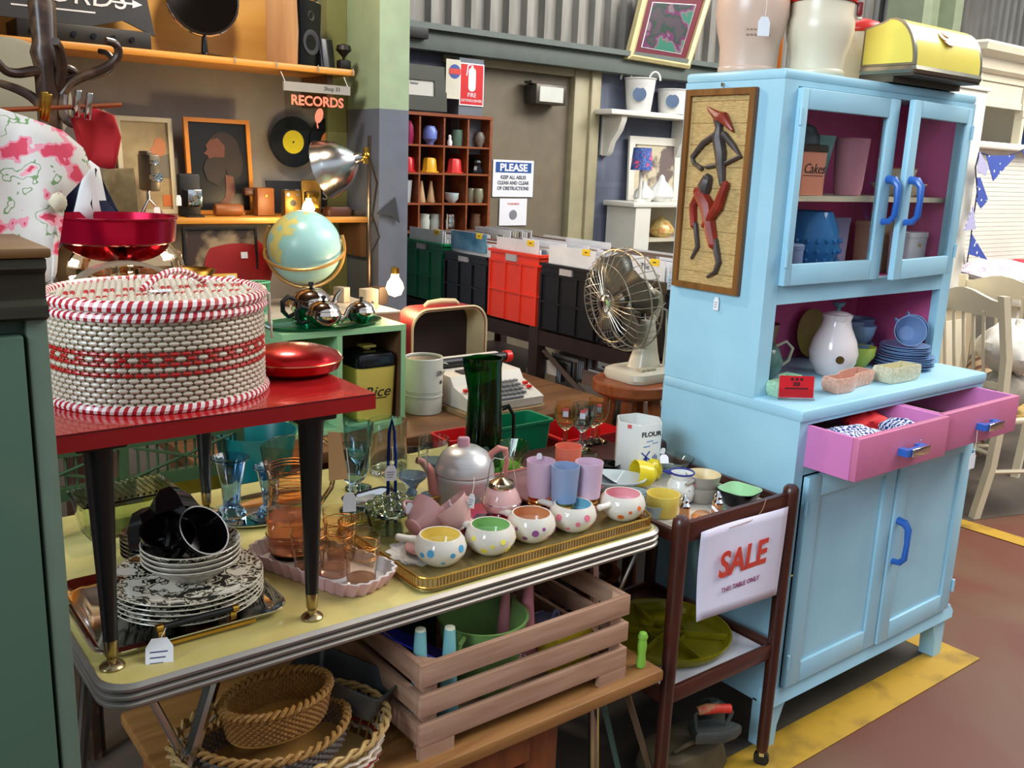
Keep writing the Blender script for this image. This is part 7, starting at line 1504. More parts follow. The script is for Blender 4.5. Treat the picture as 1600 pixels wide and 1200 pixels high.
vessel('teal_vase', 'flared teal plastic canister right behind the Cakes tin', 'vase', (2.335, 1.665, SH), [(0, 0), (.05, 0), (.055, .05), (.075, .16), (.073, .16), (.053, .05), (0, .006)], mat('muted_teal_plastic', (120, 172, 170), rough=.35))
vessel('dark_bowl', 'dark bowl upturned on the Cakes tin under the cabinet roof', 'bowl', (2.19, 1.60, SH+.132), [(.062, 0), (.060, .02), (.045, .045), (.02, .056), (0, .058)], mat('slate_glaze', (60, 72, 76), rough=.3))
vessel('pink_vase', 'tall tapering dusty pink canister at the middle of the upper cabinet shelf', 'vase', (2.452, 1.60, SH), [(0, 0), (.036, 0), (.040, .02), (.048, .155), (.046, .158), (0, .16)], mat('dusty_pink_plastic', (226, 154, 170), rough=.4, vary=.03))
pl = (2.690, 1.585)
vessel('cream_bowl', 'cream flared dish under the decorated cup on the upper cabinet shelf', 'dish', (*pl, SH), [(0, 0), (.045, 0), (.055, .006), (.082, .036), (.080, .038), (.050, .008), (0, .008)], mcreamw)
t = vessel('decorated_cup', 'cream cup with a small printed scene and brown rim behind the right cabinet door', 'cup', (pl[0]-.005, pl[1], SH+.009), [(0, 0), (.03, 0), (.034, .004), (.044, .04), (.052, .072), (.0505, .072), (.042, .04), (0, .006)], mcreamw, handle=(handle_arc(.047, .060, .038, .022, .022), .004))
mb = MB(); mb.torus(.0515, .0022, .072, 40, 6); mb.build('brown_rim', mat('brown_rim_glaze', (170, 96, 70), rough=.3), t)
mb = MB().m(RZ(-2.0) @ TR(.0455, 0, .042) @ RY(PI/2-.2)); mb.lathe([(.017, -.001), (.017, .0015), (0, .002)], 18); mb.build('printed_scene', pattern('printed_scene_colours', 'blotch', ((60, 70, 80), (190, 120, 80), (210, 200, 180)), scale=90, thr=.48), t)
# --- lower shelf
mbg = mat('sea_blue_hobnail_glass', (54, 136, 206), rough=.06, trans=.35, ior=1.4, vary=.05)
hb = thing('hobnail_bowl', 'big round blue hobnail glass vase on the lower cabinet shelf', 'vase', (2.285, 1.600, FLR)); hb.scale = (1.08, 1.08, 1.25); hp = [(0, .001), (.045, .001), (.055, .012), (.078, .045), (.083, .075), (.076, .115), (.060, .150), (.058, .153), (.054, .150), (.070, .115), (.077, .075), (.072, .047), (.05, .016), (0, .012)]
mb = MB(); mb.lathe(hp, 44)
for r_, z in ((.068, .03), (.0785, .048), (.0825, .068), (.0815, .09)):
 for i in range(20): a = 2*PI*(i+.5*(int(z*1000) % 2))/20; mb.m(RZ(a) @ TR(r_, 0, z)); mb.ball((0, 0, 0), .0062, 6)
mb.m(Matrix.Identity(4)); mb.build('hobnailed_body', mbg, hb)
def canister(lab, x, y, z, w, d, h, col, nm, txt, tcol, round_=False, ts=.022):
 t = thing('kitchen_canister', lab, 'canister', (x, y, z)); m = mat(nm, col, rough=.35, vary=.03)
 if round_:
  mb = MB(); mb.lathe([(0, 0), (w/2, 0), (w/2, h-.016)], 32); mb.build('body', m, t); mb = MB(); mb.lathe([(w/2+.001, h-.0155), (w/2+.002, h-.004), (w/2-.003, h), (0, h)], 32); mb.build('lid', m, t)
 else:
  mb = MB(); mb.loft([[(a, b, q) for a, b in rrect(w*s, d*s, .008, 3)] for s, q in ((.94, 0), (1, h-.016))]); mb.build('body', m, t); mb = MB(); mb.loft([[(a, b, q) for a, b in rrect(w+.003, d+.003, .008, 3)] for q in (h-.0155, h)]); mb.build('lid', m, t)
 words(txt, ts, tcol, t, (.004, -d/2-.001 if not round_ else -w/2-.0005, h*.30 if round_ else h*.72), FACE, shear=.2, ext=.0004); return t
mgold = mat('gold_lettering', (196, 160, 80), rough=.4)
canister('small round powder blue canister lettered Soup in front of the blue hobnail vase', 2.145, 1.545, FLR, .060, .06, .108, (138, 152, 190), 'powder_blue_plastic', 'Sou', mat('pale_lettering', (216, 206, 170), rough=.5), True)
canister('large lilac-grey canister behind the blue hobnail vase, by the door handles', 2.435, 1.655, FLR, .13, .10, .170, (150, 146, 178), 'lilac_grey_plastic', '', mgold)
canister('cream square canister behind the right cabinet door', 2.725, 1.665, FLR, .10, .08, .155, (206, 188, 148), 'biscuit_plastic', 'Tea', mgold, ts=.018)
canister('white square canister at the right of the lower cabinet shelf', 2.745, 1.56, FLR, .105, .07, .130, (198, 194, 198), 'pale_lilac_white_plastic', 'Sug', mgold, ts=.018)
# --- open compartment
CZ = .9515
def oc(px, py): p = at(px, py, z=CZ); return p
wp = thing('coffee_pot', 'large cream coffee pot with teal knob and round gold sticker on the cabinet counter', 'coffee pot', (2.395, 1.545, CZ), rz=-.4); wp.scale = (.88, .88, .84)
mb = MB(); mb.lathe([(0, 0), (.048, 0), (.052, .004), (.074, .045), (.079, .078), (.070, .120), (.050, .165), (.044, .190), (.049, .210), (.047, .211), (.042, .192), (0, .185)], 48)
for v in mb.bm.verts:
 a = math.atan2(v.co.y, v.co.x)
 if abs(a+1.9) < .35 and v.co.z > .19: v.co.x *= 1.12; v.co.y *= 1.12
mb.build('body', mat('pale_pinkish_glaze', (220, 208, 206), rough=.12, vary=.03), wp)
mb = MB(); mb.lathe([(.044, .2115), (.03, .218), (.008, .222), (0, .222)], 32); l = mb.build('lid', MATS['pale_pinkish_glaze'], wp)
mb = MB(); mb.lathe([(.006, .222), (.007, .232), (.022, .248), (.020, .252), (0, .250)], 20); mb.build('knob', mat('teal_glaze', (84, 142, 150), rough=.25), l)
mb = MB().m(RZ(-1.88) @ TR(.0785, 0, .066) @ RY(PI/2)); mb.lathe([(.0135, 0), (.0135, .0012), (0, .0014)], 24); mb.build('gold_sticker', mat('black_gold_sticker', (90, 74, 34), rough=.35, metal=.4), wp)
p = oc(1235, 588); t = vessel('green_teapot', 'round grey-green mottled jug with pale loop handle at the left of the cabinet counter', 'jug', (2.165, 1.62, CZ), [(0, 0), (.035, 0), (.04, .004), (.056, .03), (.058, .052), (.045, .085), (.03, .098), (0, .102)], mat('mottled_green_glaze', (92, 128, 118), rough=.18, vary=.4, scale=18), handle=([(.030, -.02, .090), (.055, -.035, .105), (.074, -.045, .085), (.066, -.04, .05), (.05, -.03, .035)], .0045), hm=mat('pale_handle_glaze', (190, 190, 160), rough=.2))
vessel('tan_jug', 'wide-lipped tan pottery jug behind the coffee pot', 'jug', (2.265, 1.71, CZ), [(0, 0), (.04, 0), (.052, .04), (.045, .09), (.055, .135), (.053, .135), (.043, .09), (0, .01)], mat('tan_pottery', (170, 138, 108), rough=.3))
t = vessel('striped_cup', 'cream cup with a green-striped rim in the back left corner of the counter', 'cup', (2.10, 1.71, CZ), [(0, 0), (.03, 0), (.04, .03), (.045, .11), (.043, .11), (.038, .03), (0, .006)], pattern('cream_green_stripe', 'stripe', ((110, 140, 96), (206, 190, 156)), scale=70, rough=.25, thr=.3))
t = vessel('lime_bowl', 'small lime green bowl right of the coffee pot', 'bowl', (2.575, 1.575, CZ), [(0, 0), (.024, 0), (.028, .005), (.048, .035), (.050, .062), (.048, .062), (.045, .036), (.025, .008), (0, .007)], mat('lime_glaze', (172, 184, 72), rough=.15, vary=.1))
vessel('lime_sugar_pot', 'second lime green pot hidden behind the lime bowl', 'pot', (2.60, 1.665, CZ), [(0, 0), (.03, 0), (.04, .03), (.038, .07), (.02, .085), (0, .09)], MATS['lime_glaze'])
t = vessel('yellow_plate', 'olive yellow plate propped against the back of the open compartment', 'plate', (2.56, 1.745, CZ+.075), [(0, 0), (.045, 0), (.078, .010), (.077, .012), (.04, .004), (0, .003)], mat('olive_yellow_glaze', (160, 144, 76), rough=.25), rot=(PI/2-.12, 0, 0))
mcb = mat('cornflower_china', (122, 148, 188), rough=.2, vary=.06)
ccup = wall([(0, 0), (.022, 0), (.024, .005), (.030, .012), (.042, .035), (.047, .062)], .002)
ch = (handle_arc(.043, .052, .034, .020, .018), .003)
xs, ys = 2.705, 1.50
for i in range(12):
 R = .088 if i < 6 else .072; z = CZ+i*.0052
 nmz = ['lowest', 'second', 'third', 'fourth', 'fifth', 'sixth', 'seventh', 'eighth', 'ninth', 'tenth', 'eleventh', 'topmost'][i]
 t = thing('blue_saucer', 'cornflower blue %s, %s from the bottom of the stack' % ('plate' if i < 6 else 'saucer', nmz), 'saucer', (xs+(.004 if i % 2 else -.003), ys+(.002 if i % 3 else -.003), z), group='cornflower plates and saucers'); mb = MB(); mb.lathe([(0, 0), (R*.55, 0), (R*.97, .009), (R, .0105), (R, .012), (R*.95, .0112), (R*.5, .0025), (0, .0025)], 44); mb.build('dish', mcb, t)
zt2 = CZ+11*.0052+.012
vessel('blue_cup', 'cornflower blue cup lying on the saucer stack with its mouth towards the room', 'cup', (2.725, 1.515, zt2+.030), ccup, mcb, rot=aim((-.72, -.62, .28), 2.4), handle=ch, grp='cornflower blue cups')
vessel('blue_cup', 'cornflower blue cup nested behind the open-mouthed one on the saucer stack', 'cup', (2.762, 1.53, zt2+.032), ccup, mcb, rot=aim((-.72, -.62, .22), 1.8), handle=ch, grp='cornflower blue cups')
vessel('blue_cup', 'cornflower blue cup standing on another, left of the saucer stack', 'cup', (2.635, 1.615, CZ+.055), ccup, mcb, handle=ch, rz=2.6, grp='cornflower blue cups')
vessel('blue_cup', 'lower cornflower blue cup under another, left of the saucer stack', 'cup', (2.63, 1.615, CZ), ccup, mcb, handle=ch, rz=.3, grp='cornflower blue cups')
vessel('blue_cup', 'cornflower blue cup at the very back beside the pink side wall', 'cup', (2.765, 1.70, CZ+.055), ccup, mcb, handle=ch, rz=1.2, grp='cornflower blue cups')
vessel('blue_cup', 'lower cornflower blue cup in the back right corner of the compartment', 'cup', (2.765, 1.70, CZ), ccup, mcb, handle=ch, rz=.3, grp='cornflower blue cups')
# troughs: textured pottery planters
def trough(lab, pts, w, h, col, nm, inner):
 t = thing('pottery_trough', lab, 'planter', (pts[0][0], pts[0][1], CZ)); P_ = [Vector((a-pts[0][0], b-pts[0][1])) for a, b in pts]
 # smooth path
 Q = []
 for i in range(len(P_)-1):
  for k in range(5): 
   f = k/5; f = f*f*(3-2*f); Q.append(P_[i].lerp(P_[i+1], k/5))
 Q.append(P_[-1])
 for _ in range(3): Q = [Q[0]]+[(Q[i-1]+Q[i]*2+Q[i+1])/4 for i in range(1, len(Q)-1)]+[Q[-1]]
 def ring(wd, ext=0):
  L_, R_ = [], []
  for i, q in enumerate(Q):
   d = (Q[min(i+1, len(Q)-1)]-Q[max(i-1, 0)]).normalized(); n = Vector((-d.y, d.x)); e = d*ext*(-1 if i == 0 else 1 if i == len(Q)-1 else 0)
   L_.append(q+n*wd+e); R_.append(q-n*wd+e)
  return L_+R_[::-1]
 o = ring(w, .004); o2 = ring(w*1.06, .008); i1 = ring(w*.80, -.004); 
 mb = MB(); mb.loft([[(v.x, v.y, z) for v in r] for r, z in ((ring(w*.95, 0), 0), (o2, h*.4), (o2, h*.8), (o, h), (i1, h))], cap=(True, False)); mb.build('textured_wall', mat(nm, col, rough=.25, vary=.25, scale=110, bump=1.0), t)
 mb = MB(); mb.loft([[(v.x, v.y, z) for v in r] for r, z in ((i1, h-.0003), (ring(w*.7, -.008), .010))], cap=(False, True)); mb.build('glazed_inside', mat(nm+'_inside', inner, rough=.2, vary=.05), t); return t
trough('mint green textured pottery trough behind the red card, at the left front of the counter', [(2.005, 1.450), (2.06, 1.450), (2.095, 1.485), (2.135, 1.49)], .022, .040, (168, 206, 172), 'mint_textured_glaze', (150, 196, 160))
trough('salmon pink wavy textured pottery trough in the middle of the counter front', [(2.185, 1.405), (2.245, 1.400), (2.29, 1.425), (2.36, 1.432), (2.385, 1.432)], .024, .040, (222, 170, 148), 'salmon_textured_glaze', (196, 140, 120))
trough('cream textured pottery trough in front of the blue saucer stack', [(2.435, 1.405), (2.49, 1.400), (2.545, 1.400), (2.570, 1.403)], .029, .044, (214, 208, 176), 'cream_textured_glaze', (204, 194, 150))
p = at(1245, 626, z=CZ)
rc2 = thing('red_shop_card', 'small red printed card in a clear plastic holder on the counter corner', 'card holder', (p.x, p.y+.004, CZ+.001), rz=-.62)
mb = MB(); mb.m(RX(-.12)); mb.bx(-.045, .045, -.001, .0005, .006, .062); mb.build('card', paint('signal_red_card', (206, 24, 36), .4), rc2)
mb = MB(); mb.m(RX(-.12)); mb.bx(-.048, .048, -.0045, -.0035, 0, .028); mb.bx(-.048, .048, .0015, .0025, 0, .062); mb.bx(-.048, .048, -.0035, .0015, 0, .004); mb.build('clear_holder', glassm('clear_acrylic', (252, 244, 246), .05, 1.2), rc2)
mb = MB(); mb.m(RX(-.12))
for i in (-1, 0, 1): mb.bx(i*.012-.0035, i*.012+.0035, -.0017, -.0012, .050, .057)
mb.bx(-.008, -.003, -.0017, -.0012, .036, .046); mb.bx(-.0015, .0015, -.0017, -.0012, .036, .046); mb.bx(.003, .008, -.0017, -.0012, .036, .046); mb.bx(-.030, .030, -.0017, -.0012, .028, .0315); mb.build('printed_marks', paint('dark_print', (60, 10, 14), .6), rc2)
# ================================================================= cream furniture at the right background
mcw = mat('cream_furniture_paint', (206, 196, 172), rough=.45, vary=.06, scale=5)
mcwh = mat('off_white_panel_paint', (216, 212, 200), rough=.5, vary=.04)
HY = 2.9
x0 = at(1518, 62, y=HY).x; xb = at(1512, 228, y=HY).x
hu = thing('cream_hutch', 'large cream panelled hutch with cornice and open pigeonholes at the right background', 'hutch', (5.5, HY, 0)); OH = Matrix.Translation((-5.5, -HY, 0))
zc = at(1518, 62, y=HY).z; z1 = at(1535, 150, y=HY).z; z2 = at(1525, 220, y=HY).z
hx0 = x0+.10
mb = MB().m(OH); mb.loft([[(hx0-o, HY-o, z), (8.4, HY-o, z), (8.4, HY+.5, z), (hx0-o, HY+.5, z)] for o, z in ((.0, zc-.16), (.03, zc-.14), (.035, zc-.08), (.09, zc-.05), (.10, zc-.015), (.085, zc))]); mb.build('cornice', mcw, hu)
mb = MB().m(OH); mb.bx(hx0, hx0+.05, HY+.02, HY+.5, z2, zc-.161); mb.bx(hx0+.051, 8.4, HY+.48, HY+.5, z2, zc-.161); mb.build('side_and_back', mcwh, hu)
for k in range(4):
 xa = hx0+.02+k*.62; mb = MB().m(OH); mb.bx(xa, xa+.07, HY+.0, HY+.019, z1-.05, zc-.161); mb.bx(xa+.071, xa+.609, HY+.004, HY+.018, zc-.2, zc-.162); mb.bx(xa+.071, xa+.609, HY+.004, HY+.018, z1-.05, z1-.01); mb.bx(xa+.071, xa+.609, HY+.012, HY+.0195, z1-.009, zc-.201); mb.build('frieze_panel', mcw, hu)
 mb = MB().m(OH); mb.bx(xa+.015, xa+.05, HY+.0, HY+.05, z2, z1-.051); mb.bx(xa+.005, xa+.06, HY-.006, HY+.0, z1-.09, z1-.056); mb.build('pilaster', mcw, hu)
mb = MB().m(OH); mb.bx(hx0-.05, 8.4, HY-.05, HY+.5, z2-.04, z2-.001, bev=.01); mb.build('shelf', mcwh, hu)
mb = MB().m(OH); mb.bx(hx0-.08, 8.4, HY+.02, HY+.5, .04, z2-.041); mb.build('lower_cupboard', mcwh, hu)
for k in range(34):
 z = .75+k*.027
 if z > z2-.07: break
 mb = MB().m(OH); mb.bx(hx0+.10, 8.2, HY+.016, HY+.0195, z, z+.0245); mb.build('louvre', mcwh, hu)
for xa in (hx0-.08, hx0+1.2): mb = MB().m(OH); mb.bx(xa, xa+.12, HY-.004, HY+.0195, .04, z2-.042); mb.build('stile', mcw, hu)
p = at(1584, 205, y=HY+.2); mb = MB(); mb.cyl((0, 0, 0), (0, 0, .16), .035, n=14); solo('dark_blue_bottle', mb, mat('navy_bottle', (40, 60, 100), rough=.2), 'dark blue bottle standing in the hutch pigeonhole', 'bottle', (p.x+.12, HY+.2, z2))
# white door or wardrobe panel just beside the cabinet, with a wreath hook
wr = thing('white_wardrobe', 'tall plain white cupboard side seen just right of the blue cabinet', 'cupboard', (4.6, 2.55, 0)); a = at(1500, 240, y=2.55); b = at(1532, 240, y=2.55); zt = at(1520, 140, y=2.55).z
mb = MB(); mb.bx(a.x-4.6-.35, b.x-4.6-.02, 0, .30, .03, zt); mb.build('carcass', mcwh, wr); mb = MB(); mb.bx(a.x-4.6-.36, b.x-4.6, -.01, .31, zt+.0005, zt+.02, bev=.004); mb.build('top_moulding', mcwh, wr)
def hang(nm, lab, px, py, y, r, m):
 p = at(px, py, y=y); t = thing(nm, lab, 'ornament', p); mb = MB(); mb.m(RX(PI/2)); mb.lathe([(0, -.01), (r, -.008), (r, 0), (0, .006)], 24); mb.build('disc', m, t); mb = MB(); mb.tube([(0, 0, r), (.01, 0, r+.04), (-.004, 0, r+.07)], .002, 5); mb.build('cord', mleatb, t)
hang('hanging_ornament', 'dark bronze round ornament hanging on the white cupboard right of the cabinet', 1500, 272, 2.54, .040, mat('bronze_clip', (120, 92, 48)))
hang('hanging_ornament', 'small black hanging ornament below the bronze one', 1492, 326, 2.54, .022, mleatb)
# bunting
bg = thing('bunting', 'string of blue and striped cotton flags draped down and across the white cupboard and hutch', 'bunting', at(1522, 250, y=2.50)); o_ = bg.location
m1 = pattern('blue_floral_cotton', 'dots', ((226, 226, 236), (58, 78, 158)), scale=28, rough=.8, thr=.22); m2 = pattern('blue_striped_cotton', 'stripe', ((214, 206, 220), (90, 100, 176)), scale=22, rough=.8, thr=.5)
mb = MB(); cord = [at(px, py, y=2.50)-o_ for px, py in ((1530, 238), (1524, 262), (1527, 300), (1520, 345), (1516, 380), (1511, 410))]; mb.tube(cord, .004, 6); mb.build('dark_cord', paint('navy_tape', (40, 44, 70), .8), bg)
mb = MB(); cord2 = [at(px, py, y=2.50)-o_ for px, py in ((1530, 238), (1560, 247), (1585, 240), (1620, 225))]; mb.tube(cord2, .004, 6); mb.build('dark_cord', MATS['navy_tape'], bg)
def flag(pp, m):
 pts = [at(px, py, y=2.495)-o_ for px, py in pp]; mb = MB(); a = [mb.V(p) for p in pts]; b = [mb.V(p+Vector((0, .003, 0))) for p in pts]; mb.F(a); mb.F(b[::-1])
 for i in range(len(a)): mb.F([a[i], a[(i+1) % len(a)], b[(i+1) % len(b)], b[i]])
 mb.build('flag', m, bg)
flag([(1541, 243), (1588, 243), (1552, 283)], m1); flag([(1598, 236), (1640, 225), (1612, 276)], m1); flag([(1531, 236), (1545, 262), (1540, 275), (1527, 268)], m2); flag([(1527, 278), (1532, 277), (1544, 312), (1528, 315)], m1); flag([(1524, 310), (1543, 314), (1533, 326)], m1); flag([(1521, 322), (1525, 358), (1506, 361)], m2); flag([(1519, 366), (1543, 406), (1513, 397)], m1)
# dresser behind the cabinet's right edge
dy = 2.35
dr = thing('cream_dresser', 'cream painted dresser with slightly overhanging top behind the right edge of the cabinet', 'dresser', (4.5, dy, 0)); a = at(1470, 472, y=dy); b = at(1532, 474, y=dy)
mb = MB(); mb.bx(a.x-4.5-.5, b.x-4.5, -.02, .40, a.z-.025, a.z, bev=.006); mb.build('top', mcw, dr); mb = MB(); mb.bx(a.x-4.5-.45, b.x-4.5-.05, 0, .38, .03, a.z-.0255); mb.build('carcass', mat('beige_dresser_paint', (186, 170, 142), rough=.5, vary=.06), dr); mb = MB(); mb.bx(a.x-4.5-.30, b.x-4.5-.14, -.008, -.0005, .12, a.z-.10, bev=.003); mb.build('door_panel', mcw, dr)
p = at(1530, 590, y=2.45); t = thing('striped_vase', 'brown and cream diagonally striped pointed vase on the floor beside the dresser', 'vase', (p.x, 2.45, 0)); hz = at(1520, 520, y=2.45).z; mb = MB(); mb.lathe([(0, 0), (.07, 0), (.10, hz*.35), (.08, hz*.7), (.03, hz*.95), (0, hz)], 28); mb.build('body', pattern('brown_cream_bands', 'diag', ((120, 86, 72), (196, 172, 140)), scale=9, rough=.6, thr=.35), t)
# small white wire chairs and stool tops behind
def bentchair(lab, px, py, y, s=1.0):
 p = at(px, py, y=y); t = thing('white_wire_stand', lab, 'stand', p); m = mat('white_wire_paint', (216, 212, 204), rough=.4)
 mb = MB(); mb.tube([(-.08*s, 0, 0), (-.075*s, 0, .22*s), (0, 0, .34*s), (.075*s, 0, .22*s), (.08*s, 0, 0)], .010*s, 8); mb.build('bent_loop', m, t)
 for k in (-.04, 0, .04): mb = MB(); mb.tube([(k*s, 0, 0), (k*.6*s, 0, .26*s)], .004*s, 6); mb.build('spindle', m, t)
 mb = MB(); mb.bx(-.11*s, .11*s, -.05, .08, -.03, 0); mb.build('ledge', m, t); mb = MB(); mb.bx(-.09*s, .09*s, -.02, .06, -p.z+.0, -.0305); mb.build('stand_body', mcwh, t)
bentchair('white bentwood loop stand between the cabinet and the cushions', 1490, 470, 2.85)
# settee with cushions
sy_ = 2.75
st3 = thing('white_bench_seat', 'white slatted bench carrying floral cushions below the bunting', 'bench', (5.5, sy_, 0)); a = at(1520, 452, y=sy_); mb = MB(); mb.bx(a.x-5.5-.15, 2.2, -.35, .05, a.z-.05, a.z, bev=.006); mb.build('seat', mcwh, st3)
for xx in (a.x-5.5-.10, .9): mb = MB(); mb.bx(xx, xx+.06, -.32, -.26, 0, a.z-.0505); mb.build('leg', mcwh, st3)
mcu = pattern('pale_floral_cushion', 'blotch', ((206, 196, 200), (196, 190, 206), (176, 150, 170), (214, 208, 214)), scale=16, rough=.8, thr=.5)
def cushion(lab, px, py, y, z, s, m, nm='cushion'):
 p = at(px, py, y=y); mb = MB(); mb.loft([[(x*s, yy*s, zz*s) for x, yy in rrect(w, w*.7, w*.2, 5)] for w, zz in ((.30, 0), (.50, .06), (.50, .08), (.30, .15))]); solo(nm, mb, m, lab, 'cushion', (p.x, y, z+.03), rot=(.1, 0, -.3))
cushion('pale floral cushion lying on the white bench under the bunting', 1560, 440, sy_-.12, a.z+.001, .95, mcu); cushion('red cushion at the right edge of the view behind the floral one', 1612, 425, sy_-.05, a.z+.001, .8, paint('red_cushion_cotton', (190, 40, 50), .8))
# cream chairs
def chair(lab, px, py, rz, hz=1.06, k=1.0):
 p = at(px, py, z=0); t = thing('cream_chair', lab, 'chair', (p.x, p.y, 0), rz=rz, group='cream painted chairs'); m = mat('ivory_chair_paint', (212, 200, 172), rough=.4, vary=.05)
 # local: front faces +x, first leg is the rear left one at the origin
 for y, n_ in ((0, 'l'), (.40, 'r')):
  mb = MB(); mb.loft([[(x+a_, y+b_, z) for a_, b_ in ((-.018*k, -.018*k), (.018*k, -.018*k), (.018*k, .018*k), (-.018*k, .018*k))] for x, z in ((-.06, 0), (-.01, .25), (0, .46), (-.02, .75), (-.09, 1.03))]); mb.build('rear_leg', m, t)
  mb = MB(); mb.tube([(.40, y, 0), (.40, y, .44)], [.014, .022], 8); mb.build('front_leg', m, t)
  mb = MB(); mb.tube([(-.02, y, .22), (.40, y, .20)], .011, 6); mb.build('side_stretcher', m, t)
 mb = MB(); mb.bx(-.02, .44, -.02, .42, .445, .470, bev=.008); mb.build('seat_frame', m, t); mb = MB(); mb.bx(.01, .42, .01, .39, .4705, .478); mb.build('rush_seat', mat('golden_rush', (190, 158, 92), rough=.8, vary=.3, scale=40), t)
 def brail(z0, z1, x0_, x1_, curve=0, nm='back_rail'):
  rows = []
  for i in range(9):
   f = i/8; b_ = -.035*math.sin(PI*f); up = curve*math.sin(PI*f)**2
   rows.append([(x0_+b_, .40*f, z0), (x1_+b_, .40*f, z1+up), (x1_+b_+.02, .40*f, z1+up), (x0_+b_+.02, .40*f, z0)])
  mb = MB(); mb.loft(rows); mb.build(nm, m, t)
 brail(.93, 1.0, -.072, -.09, .045, 'crest_rail'); brail(.60, .63, -.012, -.015)
 for y in (.09, .15, .21, .27, .33): mb = MB(); mb.tube([(-.035, y, .60), (-.10, y, .95)], .008, 6); mb.build('spindle', m, t)
 mb = MB(); mb.tube([(-.01, 0, .30), (-.01, .40, .30)], .011, 6); mb.build('rear_stretcher', m, t)
chair('cream spindle-back chair turned away, nearest the blue cabinet on the right', 1538, 808, -.35)
chair('cream chair mostly outside the right edge behind the nearest one', 1592, 742, .1)
p = at(1585, 500, y=1.97)
mb = MB(); rag(mb, 0, 0, 0, .17, .15, .12, seed=21, amp=.22); solo('white_fabric_bundle', mb, mat('fluffy_white_fabric', (222, 216, 206), rough=.9, vary=.15, scale=30, bump=.8), 'ruffled white fabric bundle heaped on the cream chair seat', 'fabric', (4.45, 1.95, .775)); mb = MB(); rag(mb, 0, 0, 0, .14, .12, .09, seed=8, amp=.15); solo('grey_fabric_bundle', mb, mat('grey_beige_fabric', (168, 158, 144), rough=.9, vary=.25, scale=20), 'grey-beige bundle under the white fabric on the cream chair', 'fabric', (4.42, 1.95, .575))
# ================================================================= back wall: shelf, buckets, lamp
sy = 4.38
a, b = at(942, 170, y=sy), at(1085, 178, y=sy); 
ws = thing('white_wall_shelf', 'white wall shelf on scrolled brackets left of the cabinet top', 'shelf', ((a.x+b.x)/2, sy, a.z)); w = b.x-a.x
mb = MB(); mb.bx(-w/2, w/2, -.08, .115, -.03, 0, bev=.004); mb.build('board', mcwh, ws)
for u in (.16,): 
 mb = MB().m(TR(-w/2+w*u, 0, 0) @ RZ(0)); pr = [(.11, -.031), (-.06, -.031), (-.055, -.06), (-.03, -.12), (.03, -.19), (.05, -.25), (.075, -.275), (.11, -.275)]; mb.loft([[(x, y, z) for y, z in pr] for x in (-.022, .022)]); mb.bx(-.035, .035, .10, .114, -.27, -.032); mb.build('scroll_bracket', mcwh, ws)
 mb = MB().m(TR(-w/2+w*.92, 0, 0)); mb.loft([[(x, y, z) for y, z in pr] for x in (-.022, .022)]); mb.build('scroll_bracket', mcwh, ws)
for px, r0, r1, h, lb, hd in ((998, .075, .098, .20, 'white metal bucket with two loop handles and a blue oval label on the wall shelf', True), (1050, .085, .10, .155, 'white metal pot with a blue oval label beside the cabinet top', False)):
 p = at(px, 168, y=sy); t = thing('white_bucket', lb, 'bucket', (p.x, sy+.0, a.z+.001)); mw = mat('white_enamelled_metal', (222, 220, 214), rough=.35)
 mb = MB(); mb.lathe([(0, 0), (r0, 0), (r1, h), (r1+.004, h), (r1+.004, h-.006)], 28); mb.build('body', mw, t)
 d = (CPOS-Vector((p.x, sy, 0))); d.z = 0; ang = math.atan2(d.y, d.x)
 mb = MB().m(RZ(ang) @ TR((r0+r1)/2+.004, 0, h*.5) @ RY(PI/2-.08)); mb.lathe([(.042, -.001), (.042, .002), (0, .003)], 24, sq=1.0)
 for v in mb.bm.verts: pass
 lbx = mb.build('oval_label', mat('slate_blue_label', (90, 110, 140), rough=.5), t); 
 if hd:
  for s in (-1, 1): mb = MB(); mb.tube([(s*r1*.9*math.cos(.66)-s*.0+.028*math.cos(q), -s*r1*.9*math.sin(.66)-.02*math.cos(q), h-.01+.05*math.sin(q)) for q in [PI*i/10 for i in range(11)]], .007, 8); mb.build('loop_handle', mw, t)
# white display unit
uy = 4.30; a = at(973, 318, y=uy)
du = thing('white_display_unit', 'white painted display unit with two shelves partly hidden by the blue cabinet', 'shelf unit', (4.7, uy, 0)); xx = a.x-4.7
mb = MB(); mb.bx(xx, xx+.9, -.10, .18, a.z-.018, a.z+.012, bev=.004); mb.build('top_board', mcwh, du); mb = MB(); mb.bx(xx+.03, xx+.16, -.09, -.06, .05, a.z-.0185); mb.bx(xx+.03, xx+.05, -.0595, .17, .05, a.z-.0185); mb.build('side_post', mcwh, du); mb = MB(); mb.bx(xx+.051, xx+.85, .15, .17, .05, a.z-.0185); mb.build('back', mcw, du)
zz3 = at(1010, 372, y=uy).z; mb = MB(); mb.bx(xx+.052, xx+.85, -.05, .149, zz3-.02, zz3); mb.build('lower_shelf', mcw, du)
p = at(1035, 370, y=uy+.03); vessel('flowered_teapot', 'squat yellow flowered teapot on the white display unit lower shelf', 'teapot', (p.x, uy+.05, zz3+.001), [(0, 0), (.05, 0), (.085, .03), (.085, .055), (.05, .105), (.02, .12), (.012, .135), (0, .138)], mat('yellow_flowered_glaze', (214, 190, 120), rough=.25, col2=(196, 140, 80), scale=24, lo=.5, hi=.6), flute=8, fd=.04)
zt3 = a.z+.013
